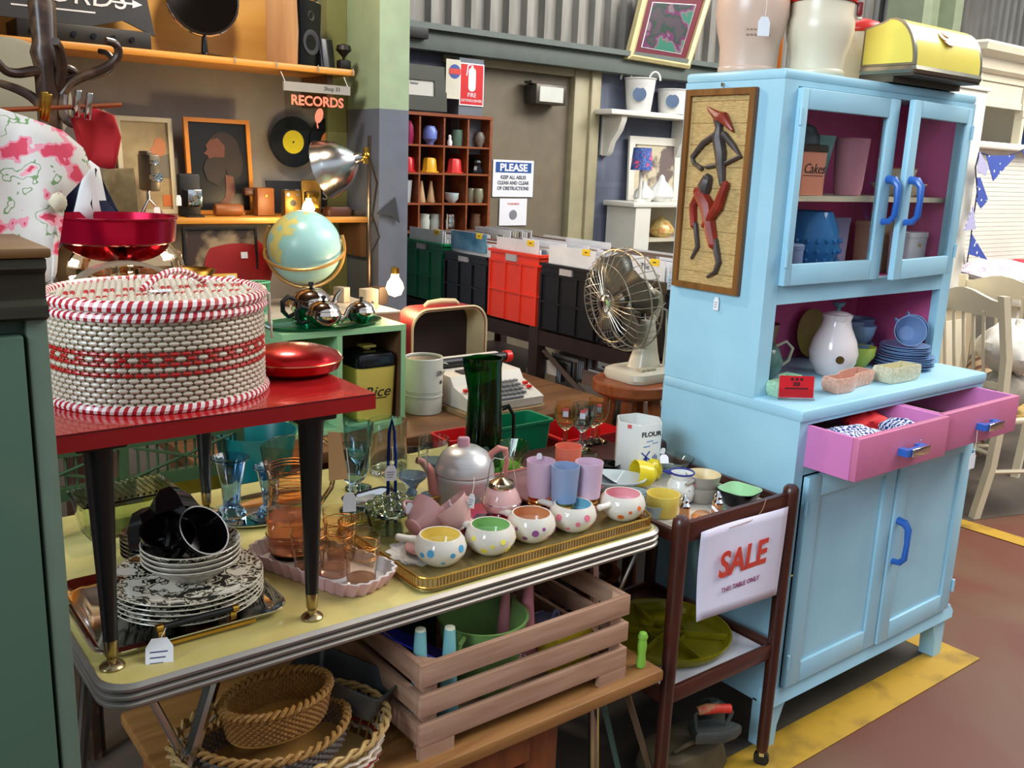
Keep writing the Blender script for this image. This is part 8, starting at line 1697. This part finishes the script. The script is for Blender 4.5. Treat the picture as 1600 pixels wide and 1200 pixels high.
for px, k, lb in ((1005, .9, 'white porcelain teapot-shaped ornament on the display unit top, left one'), (1032, 1.15, 'white pleated porcelain ornament on the display unit top, right one')):
 p = at(px, 312, y=uy); vessel('white_ornament', lb, 'ornament', (p.x, uy, zt3), [(0, 0), (.05*k, 0), (.072*k, .03*k), (.06*k, .075*k), (.02*k, .115*k), (.012*k, .14*k), (0, .15*k)], mat('white_china', (226, 226, 220)), flute=10, fd=.05)
a1, b1 = at(990, 212, y=uy+.12), at(1062, 316, y=uy+.12); t, w, h = picture('framed_print', 'white-framed print leaning on the display unit behind the ornaments', a1.x, b1.x, zt3, a1.z, uy+.15, mcwh, .05, mat('pale_landscape', (196, 184, 156), rough=.5, col2=(110, 96, 92), scale=4, lo=.48, hi=.52), .04)
p = at(1004, 312, y=uy-.02); lp = thing('table_lamp', 'small lamp with a blue floral fabric shade on the display unit', 'lamp', (at(1003, 250, y=uy-.03).x-.02, uy-.05, zt3)); zs = at(1003, 266, y=uy-.05).z-zt3; ze = at(1003, 231, y=uy-.05).z-zt3
mb = MB(); mb.lathe([(0, 0), (.045, 0), (.04, .01), (.012, .02), (.010, zs+.01), (0, zs+.012)], 20); mb.build('stem', mcwh, lp); mb = MB(); mb.lathe([(.068, zs), (.056, ze), (.054, ze), (.066, zs)], 32); mb.build('shade', pattern('blue_rose_fabric', 'blotch', ((60, 80, 150), (90, 120, 180), (60, 70, 130), (216, 80, 120), (230, 110, 150)), scale=26, rough=.8, thr=.5), lp)
# ornate picture above the shelf
c = [at(px, py, y=4.36) for px, py in ((1006, -20), (978, 92), (1075, 108), (1112, -12))]
op = thing('gilt_framed_picture', 'tilted cream-gilt framed picture with maroon mount hanging on the corrugated wall', 'picture', c[1]); cc_ = [v-c[1] for v in c]; cen = sum(cc_, Vector())/4
def ringq(s, y): return [(cen+(v-cen)*s)+Vector((0, y, 0)) for v in cc_]
def quadframe(nm, s0, s1, y0, y1, m):
 mb = MB(); mb.loft([[tuple(v) for v in ringq(s, y)] for s, y in ((s0, y1), (s0, y0), ((s0+s1)/2, y0-.012), (s1, y0), (s1, y1))], cap=(False, False)); mb.build(nm, m, op)
quadframe('gilt_frame', 1.0, .84, -.015, .02, mat('cream_gilt_moulding', (206, 190, 138), rough=.35, metal=.15))
def quadpanel(nm, s, y, m):
 mb = MB(); q = ringq(s, y); mb.loft([[tuple(v) for v in q], [tuple(v+Vector((0, .003, 0))) for v in q]]); mb.build(nm, m, op)
quadpanel('maroon_mount', .85, .004, mat('maroon_mount_board', (104, 30, 44), rough=.4)); quadpanel('white_slip', .64, .0005, WHITE()); quadpanel('printed_picture', .62, -.003, pattern('dark_garden_print', 'blotch', ((70, 60, 66), (40, 60, 50), (96, 40, 80), (110, 96, 100), (50, 110, 90)), scale=6, rough=.3, thr=.42))
# ================================================================= signs and pigeonholes on the back wall
wy = YW-.002
def sign(nm, lab, px0, py0, px1, py1, y, m, th=.004):
 a, b = at(px0, py0, y=y), at(px1, py1, y=y); t = thing(nm, lab, 'sign', ((a.x+b.x)/2, y, (a.z+b.z)/2)); w, h = abs(b.x-a.x), abs(a.z-b.z); mb = MB(); mb.bx(-w/2, w/2, 0, th, -h/2, h/2); mb.build('panel', m, t); return t, w, h
t, w, h = sign('fire_sign', 'red and white fire extinguisher sign on the back wall', 719, 97, 755, 167, 4.36, WHITE())
mb = MB(); mb.bx(-w*.46, w*.46, -.001, -.0002, -h*.47, h*.47); mb.build('red_field', paint('fire_red', (206, 34, 36), .4), t)
mb = MB(); mb.m(TR(0, -.001, 0) @ RX(PI/2)); mb.prism([(x+.0, y+h*.12) for x, y in rrect(w*.30, h*.56, w*.14, 5)], 0, .001); mb.prism([(-w*.04, h*.39), (w*.04, h*.39), (w*.04, h*.45), (-w*.04, h*.45)], 0, .0012); mb.prism([(-w*.16, h*.43), (-w*.06, h*.455), (-w*.06, h*.475), (-w*.2, h*.45), (-w*.25, h*.2), (-w*.21, h*.2)], 0, .0014); mb.build('extinguisher_symbol', WHITE(), t)
words('FIRE', w*.20, WHITE(), t, (0, -.0015, -h*.25), FACE); words('EXTINGUISHER', w*.125, WHITE(), t, (0, -.0015, -h*.38), FACE)
sl = thing('sign_batten', 'grey batten board behind the fire extinguisher sign', 'batten', (t.location.x, 4.365, 1.55)); mb = MB(); mb.bx(-w*.5, w*.5, .001, .132, .0, .50); mb.build('board', paint('grey_batten_paint', (104, 110, 118), .6), sl)
t, w, h = sign('please_sign', 'blue-headed PLEASE keep aisles clear sign on the beige door', 771, 249, 832, 308, YW+.012, WHITE())
mb = MB(); mb.bx(-w*.44, w*.44, -.001, -.0002, h*.16, h*.44); mb.build('blue_header', paint('sign_blue', (44, 84, 150), .4), t)
words('PLEASE', h*.27, WHITE(), t, (0, -.0012, h*.29), FACE, bold=.002, sx=1.15)
mdk2 = paint('sign_dark_text', (60, 66, 84), .5)
for k, s_ in enumerate(('KEEP ALL AISLES', 'CLEAN AND CLEAR', 'OF OBSTRUCTIONS')): words(s_, h*.135, mdk2, t, (0, -.0008, h*(.03-.15*k)), FACE, bold=.0006, sx=.92)
t, w, h = sign('warning_sheet', 'white paper with a small red heading and drawing below the PLEASE sign', 781, 310, 822, 352, YW+.012, WHITE(), .001)
words('WARNING', h*.12, paint('pale_red_print', (216, 110, 110), .5), t, (0, -.0008, h*.30), FACE)
mb = MB(); mb.m(TR(0, -.001, 0) @ RX(PI/2)); mb.prism(ell(0, -h*.1, w*.14, h*.18), 0, .0008); mb.build('grey_drawing', paint('grey_print', (130, 130, 140), .5), t)
lf = thing('flood_light', 'small rectangular metal floodlight fixed above the beige door', 'light', at(852, 148, y=4.44)); mb = MB(); mb.bx(-.10, .13, -.04, .07, -.055, .055, bev=.006); mb.build('housing', mat('grey_lamp_housing', (86, 80, 72), rough=.4, metal=.5), lf); mb = MB(); mb.bx(-.075, .10, -.046, -.0405, -.042, .042); mb.build('reflector_window', mat('mirror_reflector', (235, 230, 215), rough=.1, metal=1.0, emit=(255, 248, 225), estr=.5), lf)
mb = MB(); mb.bx(-.12, .10, -.02, .05, .056, .070); mb.build('top_bracket', MATS['grey_lamp_housing'], lf)
# leaning photograph
a, b = at(606, 88, y=4.33), at(708, 176, y=4.33); t, w, h = picture('framed_photograph', 'dark-framed photograph of a drawing instrument leaning on top of the pigeonhole unit', a.x-.05, b.x-.03, b.z, a.z-.02, 4.36, mat('dark_olive_frame', (56, 58, 46), rough=.4), .075, mat('pale_photo', (196, 192, 182), rough=.3, vary=.15, scale=3), .06)
mb = MB(); flat(t, 'photographed_arm', mdk2, [[(-w*.35, h*.42), (-w*.33, h*.46), (-w*.12, h*.30), (-w*.13, h*.27)], [(-w*.3, h*.20), (w*.25, h*.20), (w*.25, h*.23), (-w*.3, h*.24)]]); words('The better\nthe condition\nthe better', .020, mdk2, t, (.0, -.0095, h*.68), FACE, ext=.0003)
tg2 = thing('hanging_card', 'cream shop card with a round red and blue mark beside the fire sign', 'card', at(711, 93, y=4.35)); mb = MB(); mb.bx(-.055, .035, 0, .002, -.20, .0); mb.build('card', paint('cream_card', (206, 200, 180), .6), tg2); mb = MB(); mb.m(TR(.0, -.001, -.06) @ RX(PI/2)); mb.lathe([(0, 0), (.036, 0), (.036, .001), (0, .0012)], 24); mb.build('round_mark', MATS['sticker_blue'], tg2); mb = MB(); mb.bx(-.036, .036, -.0032, -.0024, -.074, -.046); mb.build('red_bar', MATS['sticker_red'], tg2)
# black switchbox on beam
t = thing('black_switch_box', 'small black box on the grey steel beam beside the pale green post', 'box', at(650, 50, y=4.36)); mb = MB(); mb.bx(-.12, .065, -.02, .03, -.030, .030, bev=.004); mb.build('body', mleatb, t)
# pigeonhole unit
PY0, PY1 = 4.28, 4.45
xr = at(770, 183, y=PY0).x; zt4 = at(770, 183, y=PY0).z; zr = [at(700, q, y=PY0).z for q in (229, 272, 319, 362)]
cols = [at(q, 260, y=PY0).x for q in (625, 656, 694, 731, 765)]; dxc = cols[2]-cols[1]; cols = [cols[0]-dxc*.8-.02]+cols; cols[-1] = xr-.018
cols = [cols[1]]+cols[2:] if False else cols
pg = thing('pigeonhole_unit', 'orange-brown wooden pigeonhole unit full of small ornaments against the back wall', 'shelf unit', (xr, PY0, 0)); mpg = wood('orange_brown_pigeonhole', (150, 80, 42), (120, 58, 28), 'x', 4, .4)
OP = Matrix.Translation((-xr, -PY0, 0)); zb4 = zr[-1]-.02; xl = cols[0]
mb = MB().m(OP); mb.bx(xl, xr, PY0, PY1, zt4-.016, zt4); mb.build('top_board', mpg, pg); mb = MB().m(OP); mb.bx(xr-.016, xr, PY0, PY1, zb4, zt4-.0165); mb.build('side_board', mpg, pg); mb = MB().m(OP); mb.bx(xl, xl+.016, PY0, PY1, zb4, zt4-.0165); mb.build('side_board', mpg, pg)
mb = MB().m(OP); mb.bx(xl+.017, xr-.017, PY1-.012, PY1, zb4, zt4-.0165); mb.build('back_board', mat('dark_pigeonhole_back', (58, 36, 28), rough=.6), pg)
for z in zr: mb = MB().m(OP); mb.bx(xl+.017, xr-.0165, PY0+.002, PY1-.0125, z-.005, z+.005); mb.build('shelf', mpg, pg)
zs_ = [zt4-.016]+zr
for x in cols[1:-1]:
 for i in range(len(zr)): mb = MB().m(OP); mb.bx(x-.005, x+.005, PY0+.003, PY1-.0125, zs_[i+1]+.0055, zs_[i]-.0055); mb.build('divider', mpg, pg)
for lx in (xl+.03, xr-.08): mb = MB().m(OP); mb.bx(lx, lx+.05, PY0+.02, PY1-.02, 0, zb4-.0005); mb.build('leg', mpg, pg)
def pgv(px, row, lab, nm, cat, prof, m, y=PY0+.06, **k):
 p = at(px, 250, y=y); return vessel(nm, lab, cat, (p.x, y, zr[row]+.0055), prof, m, n=18, **k)
def jelly(px, row, c, nm, lab):
 t = pgv(px, row, lab, 'jelly_mould', 'mould', [(0, .006), (.040, .006), (.040, .0), (.050, 0), (.050, .006), (.040, .008), (.034, .065), (.028, .075), (0, .078)], mat(nm, c, rough=.25), flute=8, fd=.05, grp='jelly moulds')
jelly(637, 1, (196, 30, 36), 'red_jelly_plastic', 'dark red fluted jelly mould half hidden by the post'); jelly(671, 1, (236, 176, 44), 'yellow_jelly_plastic', 'golden yellow fluted jelly mould in the pigeonholes'); jelly(710, 1, (232, 66, 62), 'coral_jelly_plastic', 'coral red fluted jelly mould in the pigeonholes')
pgv(671, 0, 'violet-blue owl-like vase in the top row of pigeonholes', 'small_vase', 'vase', [(0, 0), (.02, 0), (.022, .012), (.038, .03), (.040, .07), (.026, .095), (0, .10)], mat('violet_blue_glaze', (110, 126, 196), rough=.3))
pgv(636, 0, 'knobbly magenta vase beside the post in the top row of pigeonholes', 'small_vase', 'vase', [(0, 0), (.03, 0), (.036, .04), (.032, .09), (.02, .115), (0, .12)], mat('magenta_glaze', (150, 40, 80), rough=.3), flute=7, fd=.08)
pgv(713, 0, 'small glass jar with green contents in the top row', 'small_jar', 'jar', [(0, 0), (.03, 0), (.032, .06), (.03, .085), (0, .086)], mat('green_grey_glass', (120, 150, 130), rough=.15, trans=.4)); pgv(702, 0, 'tiny white figure left of the glass jar', 'small_figure', 'figurine', [(0, 0), (.012, 0), (.014, .02), (.007, .035), (.009, .05), (0, .058)], WHITE(), y=PY0+.03)
pgv(749, 0, 'speckled egg-shaped vase in the top right pigeonhole', 'small_vase', 'vase', [(0, 0), (.014, 0), (.026, .03), (.028, .055), (.016, .08), (0, .082)], mat('speckled_grey_glaze', (160, 150, 140), rough=.3, vary=.6, scale=150)); pgv(741, 0, 'slim dark vase in the top right pigeonhole', 'small_vase', 'vase', [(0, 0), (.012, 0), (.016, .04), (.010, .08), (0, .085)], mat('plum_brown_glaze', (100, 70, 66), rough=.3), y=PY0+.09)
pgv(744, 1, 'lumpy black ornament in the second row of pigeonholes', 'black_ornament', 'ornament', [(0, 0), (.044, 0), (.046, .012), (.03, .04), (.034, .06), (.016, .085), (0, .09)], mblk, flute=5, fd=.15)
pgv(636, 2, 'pale straight vase beside the post in the third row', 'small_vase', 'vase', [(0, 0), (.020, 0), (.030, .115), (.028, .115), (0, .01)], mat('pale_grey_glaze', (190, 196, 196), rough=.25))
for px, lb in ((659, 'left'), (674, 'right')): pgv(px, 2, '%s one of two slender tan cone-shaped shakers in the third row' % lb, 'cone_shaker', 'shaker', [(0, 0), (.022, 0), (.024, .006), (.016, .05), (.006, .112), (0, .115)], mat('tan_white_glaze', (196, 160, 120), rough=.3), grp='cone shakers in the pigeonholes')
pgv(707, 2, 'pale flowered teacup in the third row of pigeonholes', 'small_cup', 'cup', [(0, 0), (.018, 0), (.036, .02), (.040, .052), (.038, .052), (0, .01)], mat('pale_blue_china', (196, 212, 214), rough=.2))
for px, lb in ((737, 'left'), (749, 'right')): pgv(px, 2, 'grey-green rounded beaker, %s of two in the third row' % lb, 'small_vase', 'vase', [(0, 0), (.022, 0), (.030, .035), (.026, .075), (.024, .078), (0, .07)], mat('grey_green_glaze', (140, 138, 114), rough=.2), grp='grey-green beakers', y=PY0+(.05 if px > 740 else .085))
for px, r_, lb in ((664, 3, 'pale jar left of the middle in the bottom row'), (682, 3, 'pale jar right of the middle in the bottom row'), (705, 3, 'silvery beaker in the bottom row'), (745, 3, 'brown beaker in the bottom right pigeonhole')):
 pgv(px, r_, lb, 'small_jar', 'jar', [(0, 0), (.03, 0), (.032, .05), (.028, .065), (.030, .085), (0, .088)], mat('pale_sage_glaze', (190, 196, 184), rough=.25) if px < 700 else CHROME() if px < 720 else mat('brown_lustre', (120, 90, 70), rough=.2, metal=.4), grp=None)
# ================================================================= coat stand and clothes at the left edge
csx = at(72, 100, y=2.30)
ct2 = thing('coat_stand', 'dark bentwood coat stand with curled hooks rising at the left edge', 'coat stand', (csx.x, 2.30, 0)); mbt = mat('dark_bentwood', (58, 38, 28), rough=.35, vary=.4, scale=25, col2=(120, 92, 66), lo=.5, hi=.8)
zt5 = at(66, -10, y=2.30).z
mb = MB(); mb.lathe([(0, 0), (.024, 0), (.024, zt5-.15), (.03, zt5-.12), (.024, zt5-.10), (.027, zt5-.02), (.02, zt5), (0, zt5)], 16, flute=6, fd=.04); mb.build('pole', mbt, ct2)
for a in (.4, 2.0, 3.5, 5.1): mb = MB(); mb.tube([(.02*math.cos(a), .02*math.sin(a), .45), (.16*math.cos(a), .16*math.sin(a), .25), (.27*math.cos(a), .27*math.sin(a), .02)], .014, 8); mb.build('leg', mbt, ct2)
def hk(pts, y=2.30, r=.0125, dy=0):
 P_ = [at(px, py, y=y+dy*i/len(pts))-Vector((csx.x, 2.30, 0)) for i, (px, py) in enumerate(pts)]
 Q = []
 for i in range(len(P_)-1):
  for k in range(3): Q.append(P_[i].lerp(P_[i+1], k/3))
 Q.append(P_[-1])
 for _ in range(2): Q = [Q[0]]+[(Q[i-1]+Q[i]*2+Q[i+1])/4 for i in range(1, len(Q)-1)]+[Q[-1]]
 mb = MB(); mb.tube(Q, [r*(1-.35*i/len(Q)) for i in range(len(Q))], 10); mb.build('curled_hook', mbt, ct2)
hk([(78, 178), (96, 150), (108, 128), (140, 116), (172, 104), (187, 86), (183, 68), (165, 64)], dy=-.05)
hk([(86, 150), (96, 120), (98, 95), (91, 70), (86, 64)], dy=-.10)
hk([(100, 130), (96, 165), (103, 190), (128, 198), (152, 192), (165, 175)], dy=-.08)
hk([(100, 128), (60, 108), (30, 116), (8, 112), (-6, 95)], dy=-.04); hk([(70, 170), (50, 150), (25, 138), (0, 130)], dy=.04); hk([(118, 122), (150, 118), (172, 112), (178, 96), (168, 82), (155, 80)], dy=.10, r=.009)
hk([(76, 110), (110, 106), (122, 118), (100, 124)], r=.011)
def cloth(nm, lab, cat, pts, y, m, fold=.02, th=.012, group=None, sub=1):
 """hanging garment: outline in the hanging plane, rippled in depth"""
 P_ = [at(px, py, y=y) for px, py in pts]; o = P_[0].copy(); o.y = y
 t = thing(nm, lab, cat, o, group=group); mb = MB(); bm = mb.bm
 vs = [bm.verts.new((p.x-o.x, 0, p.z-o.z)) for p in P_]; f = bm.faces.new(vs); f2 = bmesh.ops.triangulate(bm, faces=[f])
 for _ in range(4): bmesh.ops.subdivide_edges(bm, edges=[e for e in bm.edges if e.calc_length() > .045], cuts=1, use_grid_fill=False); bmesh.ops.triangulate(bm, faces=bm.faces[:])
 for v in bm.verts: v.co.y += fold*math.sin(v.co.x*48+v.co.z*7)+fold*.6*math.sin(v.co.x*23-v.co.z*11)
 ob = mb.build('fabric', m, t, sharp=180); md = ob.modifiers.new('thickness', 'SOLIDIFY'); md.thickness = th; return t
mfl = pattern('floral_print_cotton', 'blotch', ((216, 206, 196), (210, 200, 188), (110, 140, 96), (224, 150, 160), (206, 60, 84), (196, 40, 60)), scale=19, rough=.8, thr=.52)
# colour steps for the rose print
cr_ = [n for n in mfl.node_tree.nodes if n.type == 'VALTORGB'][0]
while len(cr_.color_ramp.elements) > 2: cr_.color_ramp.elements.remove(cr_.color_ramp.elements[-1])
e_ = cr_.color_ramp.elements; e_[0].color = lin((206, 62, 86)); e_[0].position = 0; e_[1].color = lin((222, 140, 152)); e_[1].position = .39
for pos, c in ((.425, (206, 196, 186)), (.54, (112, 140, 92)), (.555, (206, 196, 186)), (.605, (226, 150, 160)), (.635, (200, 56, 78))): q_ = e_.new(pos); q_.color = lin(c)
cloth('floral_blouse', 'white cotton blouse with red and pink roses hanging at the left edge', 'blouse', [(-60, 160), (0, 168), (40, 182), (95, 205), (128, 232), (140, 262), (120, 285), (100, 305), (84, 345), (82, 400), (80, 450), (-60, 450)], 1.62, mfl, .010, .006)
mb = MB(); p = at(92, 316, y=1.60); rag(mb, 0, 0, 0, .012, .007, .014, 16, 3); t = solo('covered_button', mb, mat('cream_lace_trim', (204, 188, 160), rough=.8, vary=.3), 'cream knotted ribbon trim on the edge of the floral blouse', 'ribbon', p)
cloth('navy_trousers', 'dark navy garment hanging behind the floral blouse', 'garment', [(85, 310), (112, 272), (150, 262), (168, 300), (190, 345), (150, 420), (92, 425)], 2.02, mat('navy_cloth', (24, 26, 52), rough=.9), .012)
cloth('black_white_scarf', 'black and white patterned scarf hanging behind the crimson cake tin', 'scarf', [(140, 250), (158, 262), (176, 345), (112, 345), (128, 290)], 2.0, pattern('black_white_geometric', 'check', ((20, 20, 22), (206, 204, 200)), scale=11, rough=.8, stretch=(1, 1, .6)), .010)
cloth('red_jersey', 'bright red garment clipped below the coat stand hooks', 'garment', [(110, 185), (150, 168), (178, 180), (188, 215), (180, 265), (160, 262), (140, 255), (125, 230)], 2.14, mat('red_jersey', (176, 20, 28), rough=.8), .014)
cloth('khaki_skirt', 'khaki brown garment hanging in front of the camera shelf end', 'garment', [(158, 265), (210, 262), (216, 300), (220, 348), (176, 348)], 2.1, mat('khaki_corduroy', (128, 104, 66), rough=.9, vary=.25, scale=60), .010)
mb = MB(); p0, p1 = at(0, 172, y=2.12), at(190, 164, y=2.12); mb.cyl(p0-p0, p1-p0, .005, n=8); hr = solo('hanger_rail', mb, mat('copper_wire_rail', (176, 96, 60), rough=.3, metal=.7), 'thin copper-coloured rail holding the garment clips', 'rail', p0)
for px, py, lb in ((68, 165, 'left gilt'), (74, 168, 'second gilt'), (121, 162, 'black-tipped'), (139, 166, 'right')):
 p = at(px, py, y=2.09); t = thing('garment_clip', '%s metal garment clip on the copper rail' % lb, 'clip', p, rot=(.2, .12, 0)); mb = MB(); mb.box(0, 0, 0, .012, .010, .055, bev=.003); mb.build('jaw', BRASS() if 'gilt' in lb else CHROME(), t); mb = MB(); mb.box(0, .012, .004, .012, .004, .045, R=Matrix.Rotation(.3, 3, 'X'), bev=.001); mb.build('lever', BRASS() if 'gilt' in lb else CHROME(), t)
a = at(18, 150, y=2.5); mb = MB(); mb.m(RX(PI/2)); mb.lathe([(0, -.01), (.12, -.01), (.13, 0), (.12, .005), (0, .008)], 36); solo('round_hat_box', mb, mat('cream_round_plate', (186, 172, 140), rough=.5), 'cream round plaque half hidden behind the blouse at the left edge', 'plaque', a)
# things below the camera shelf and behind the yellow table on the left
t = thing('green_lattice_chair', 'dark green latticed metal seat standing behind the yellow table under the red one', 'chair', (.56, 2.12, 0)); mgc2 = mat('dark_green_paint_metal', (54, 78, 48), rough=.4)
za, zb_ = at(260, 690, y=2.12).z, at(260, 735, y=2.12).z
mb = MB(); mb.bx(-.28, .28, -.01, .01, zb_-.03, zb_); mb.bx(-.28, .28, -.01, .01, za, za+.03); mb.bx(-.28, -.26, -.01, .01, zb_, za); mb.bx(.26, .28, -.01, .01, zb_, za); mb.bx(-.01, .01, -.01, .01, zb_, za); mb.build('frame', mgc2, t)
for k in range(24):
 x = -.25+k*.0217
 if abs(x) < .012: continue
 mb = MB(); mb.cyl((x, 0, zb_), (x, 0, za), .003, n=6); mb.build('vertical_bar', mgc2, t)
for s in (-1, 1): mb = MB(); mb.tube([(s*.02, -.012, zb_), (s*.25, -.012, za)], .004, 5); mb.tube([(s*.25, -.014, zb_), (s*.02, -.014, za)], .004, 5); mb.build('crossed_bar', mgc2, t)
for s in (-1, 1): mb = MB(); mb.bx(s*.27-.01, s*.27+.01, -.01, .01, 0, zb_-.0305); mb.build('leg', mgc2, t)
a = at(225, 745, y=2.20); b = at(345, 800, y=2.20); mb = MB(); mb.bx(a.x, b.x, 0, .01, .3, a.z); solo('yellow_board', mb, paint('golden_yellow_panel', (206, 178, 44), .6), 'golden yellow board standing behind the yellow table', 'board', (0, 2.20, 0))
a = at(350, 745, y=2.22); b = at(395, 800, y=2.22); mb = MB(); mb.bx(a.x+.03, b.x+.06, 0, .01, .3, a.z-.02); solo('lilac_board', mb, paint('lilac_panel_paint', (140, 118, 150), .6), 'lilac board standing right of the golden yellow one', 'board', (0, 2.22, 0))
p = at(400, 690, y=2.16); t = vessel('teal_pot', 'deep teal flowerpot-like bowl hanging low behind the red table leg', 'bowl', (p.x, 2.16, 0), [(0, 0), (.06, 0), (.06, p.z-.12), (.08, p.z-.10), (.10, p.z+.03), (.098, p.z+.03), (.07, p.z-.08), (0, p.z-.08)], mat('deep_teal_enamel', (14, 110, 110), rough=.3))
# small dark red table behind the trolley with stickered sherry glasses
sd = thing('small_side_table', 'small dark red-brown table behind the trolley carrying stickered glasses', 'table', (1.70, 1.88, 0)); mdr = wood('dark_red_brown_wood', (84, 34, 28), (60, 24, 20), 'x', 4, .4)
mb = MB(); mb.bx(-.215, .20, -.10, .11, .70, .72, bev=.003); mb.build('top', mdr, sd)
for x in (-.19, .17):
 for y in (-.08, .09): mb = MB(); mb.bx(x-.012, x+.012, y-.012, y+.012, 0, .6995); mb.build('leg', mdr, sd)
mpe = glassm('pearl_amber_glass', (250, 226, 190), .04, 1.4)
for k, (px, py, sc, m, lb) in enumerate(((880, 668, 1.1, mpe, 'pearly amber stemmed glass with a coral-topped sticker behind the tumblers'), (908, 672, 1.1, mgl, 'clear stemmed glass with coral-topped stickers right of the pearly amber one'), (893, 655, 1.0, mgl, 'clear stemmed glass behind and between the two front stickered glasses'), (925, 660, .95, mgl, 'clear stemmed glass with a high sticker left of the FLOUR canister'), (940, 650, 1.05, mpe, 'pearly glass at the back beside the FLOUR canister'))):
 p = at(px, py+32, z=.72); p.x = min(max(p.x, 1.53), 1.86); p.y = min(max(p.y, 1.82), 1.95); t = thing('sherry_glass', lb, 'glass', (p.x, p.y, .7205), group=None); t.scale = (sc, sc, sc)
 mb = MB(); mb.lathe(gobu, 28); mb.build('glass', m, t)
 mb = MB().m(RZ(-2.35) @ TR(.0318, 0, .105)); mb.box(0, 0, 0, .0008, .014, .022); mb.mt(1); mb.box(.0002, 0, .008, .0009, .0142, .008); mb.build('price_sticker', [WHITE(), MATS['coral_sticker']], t)
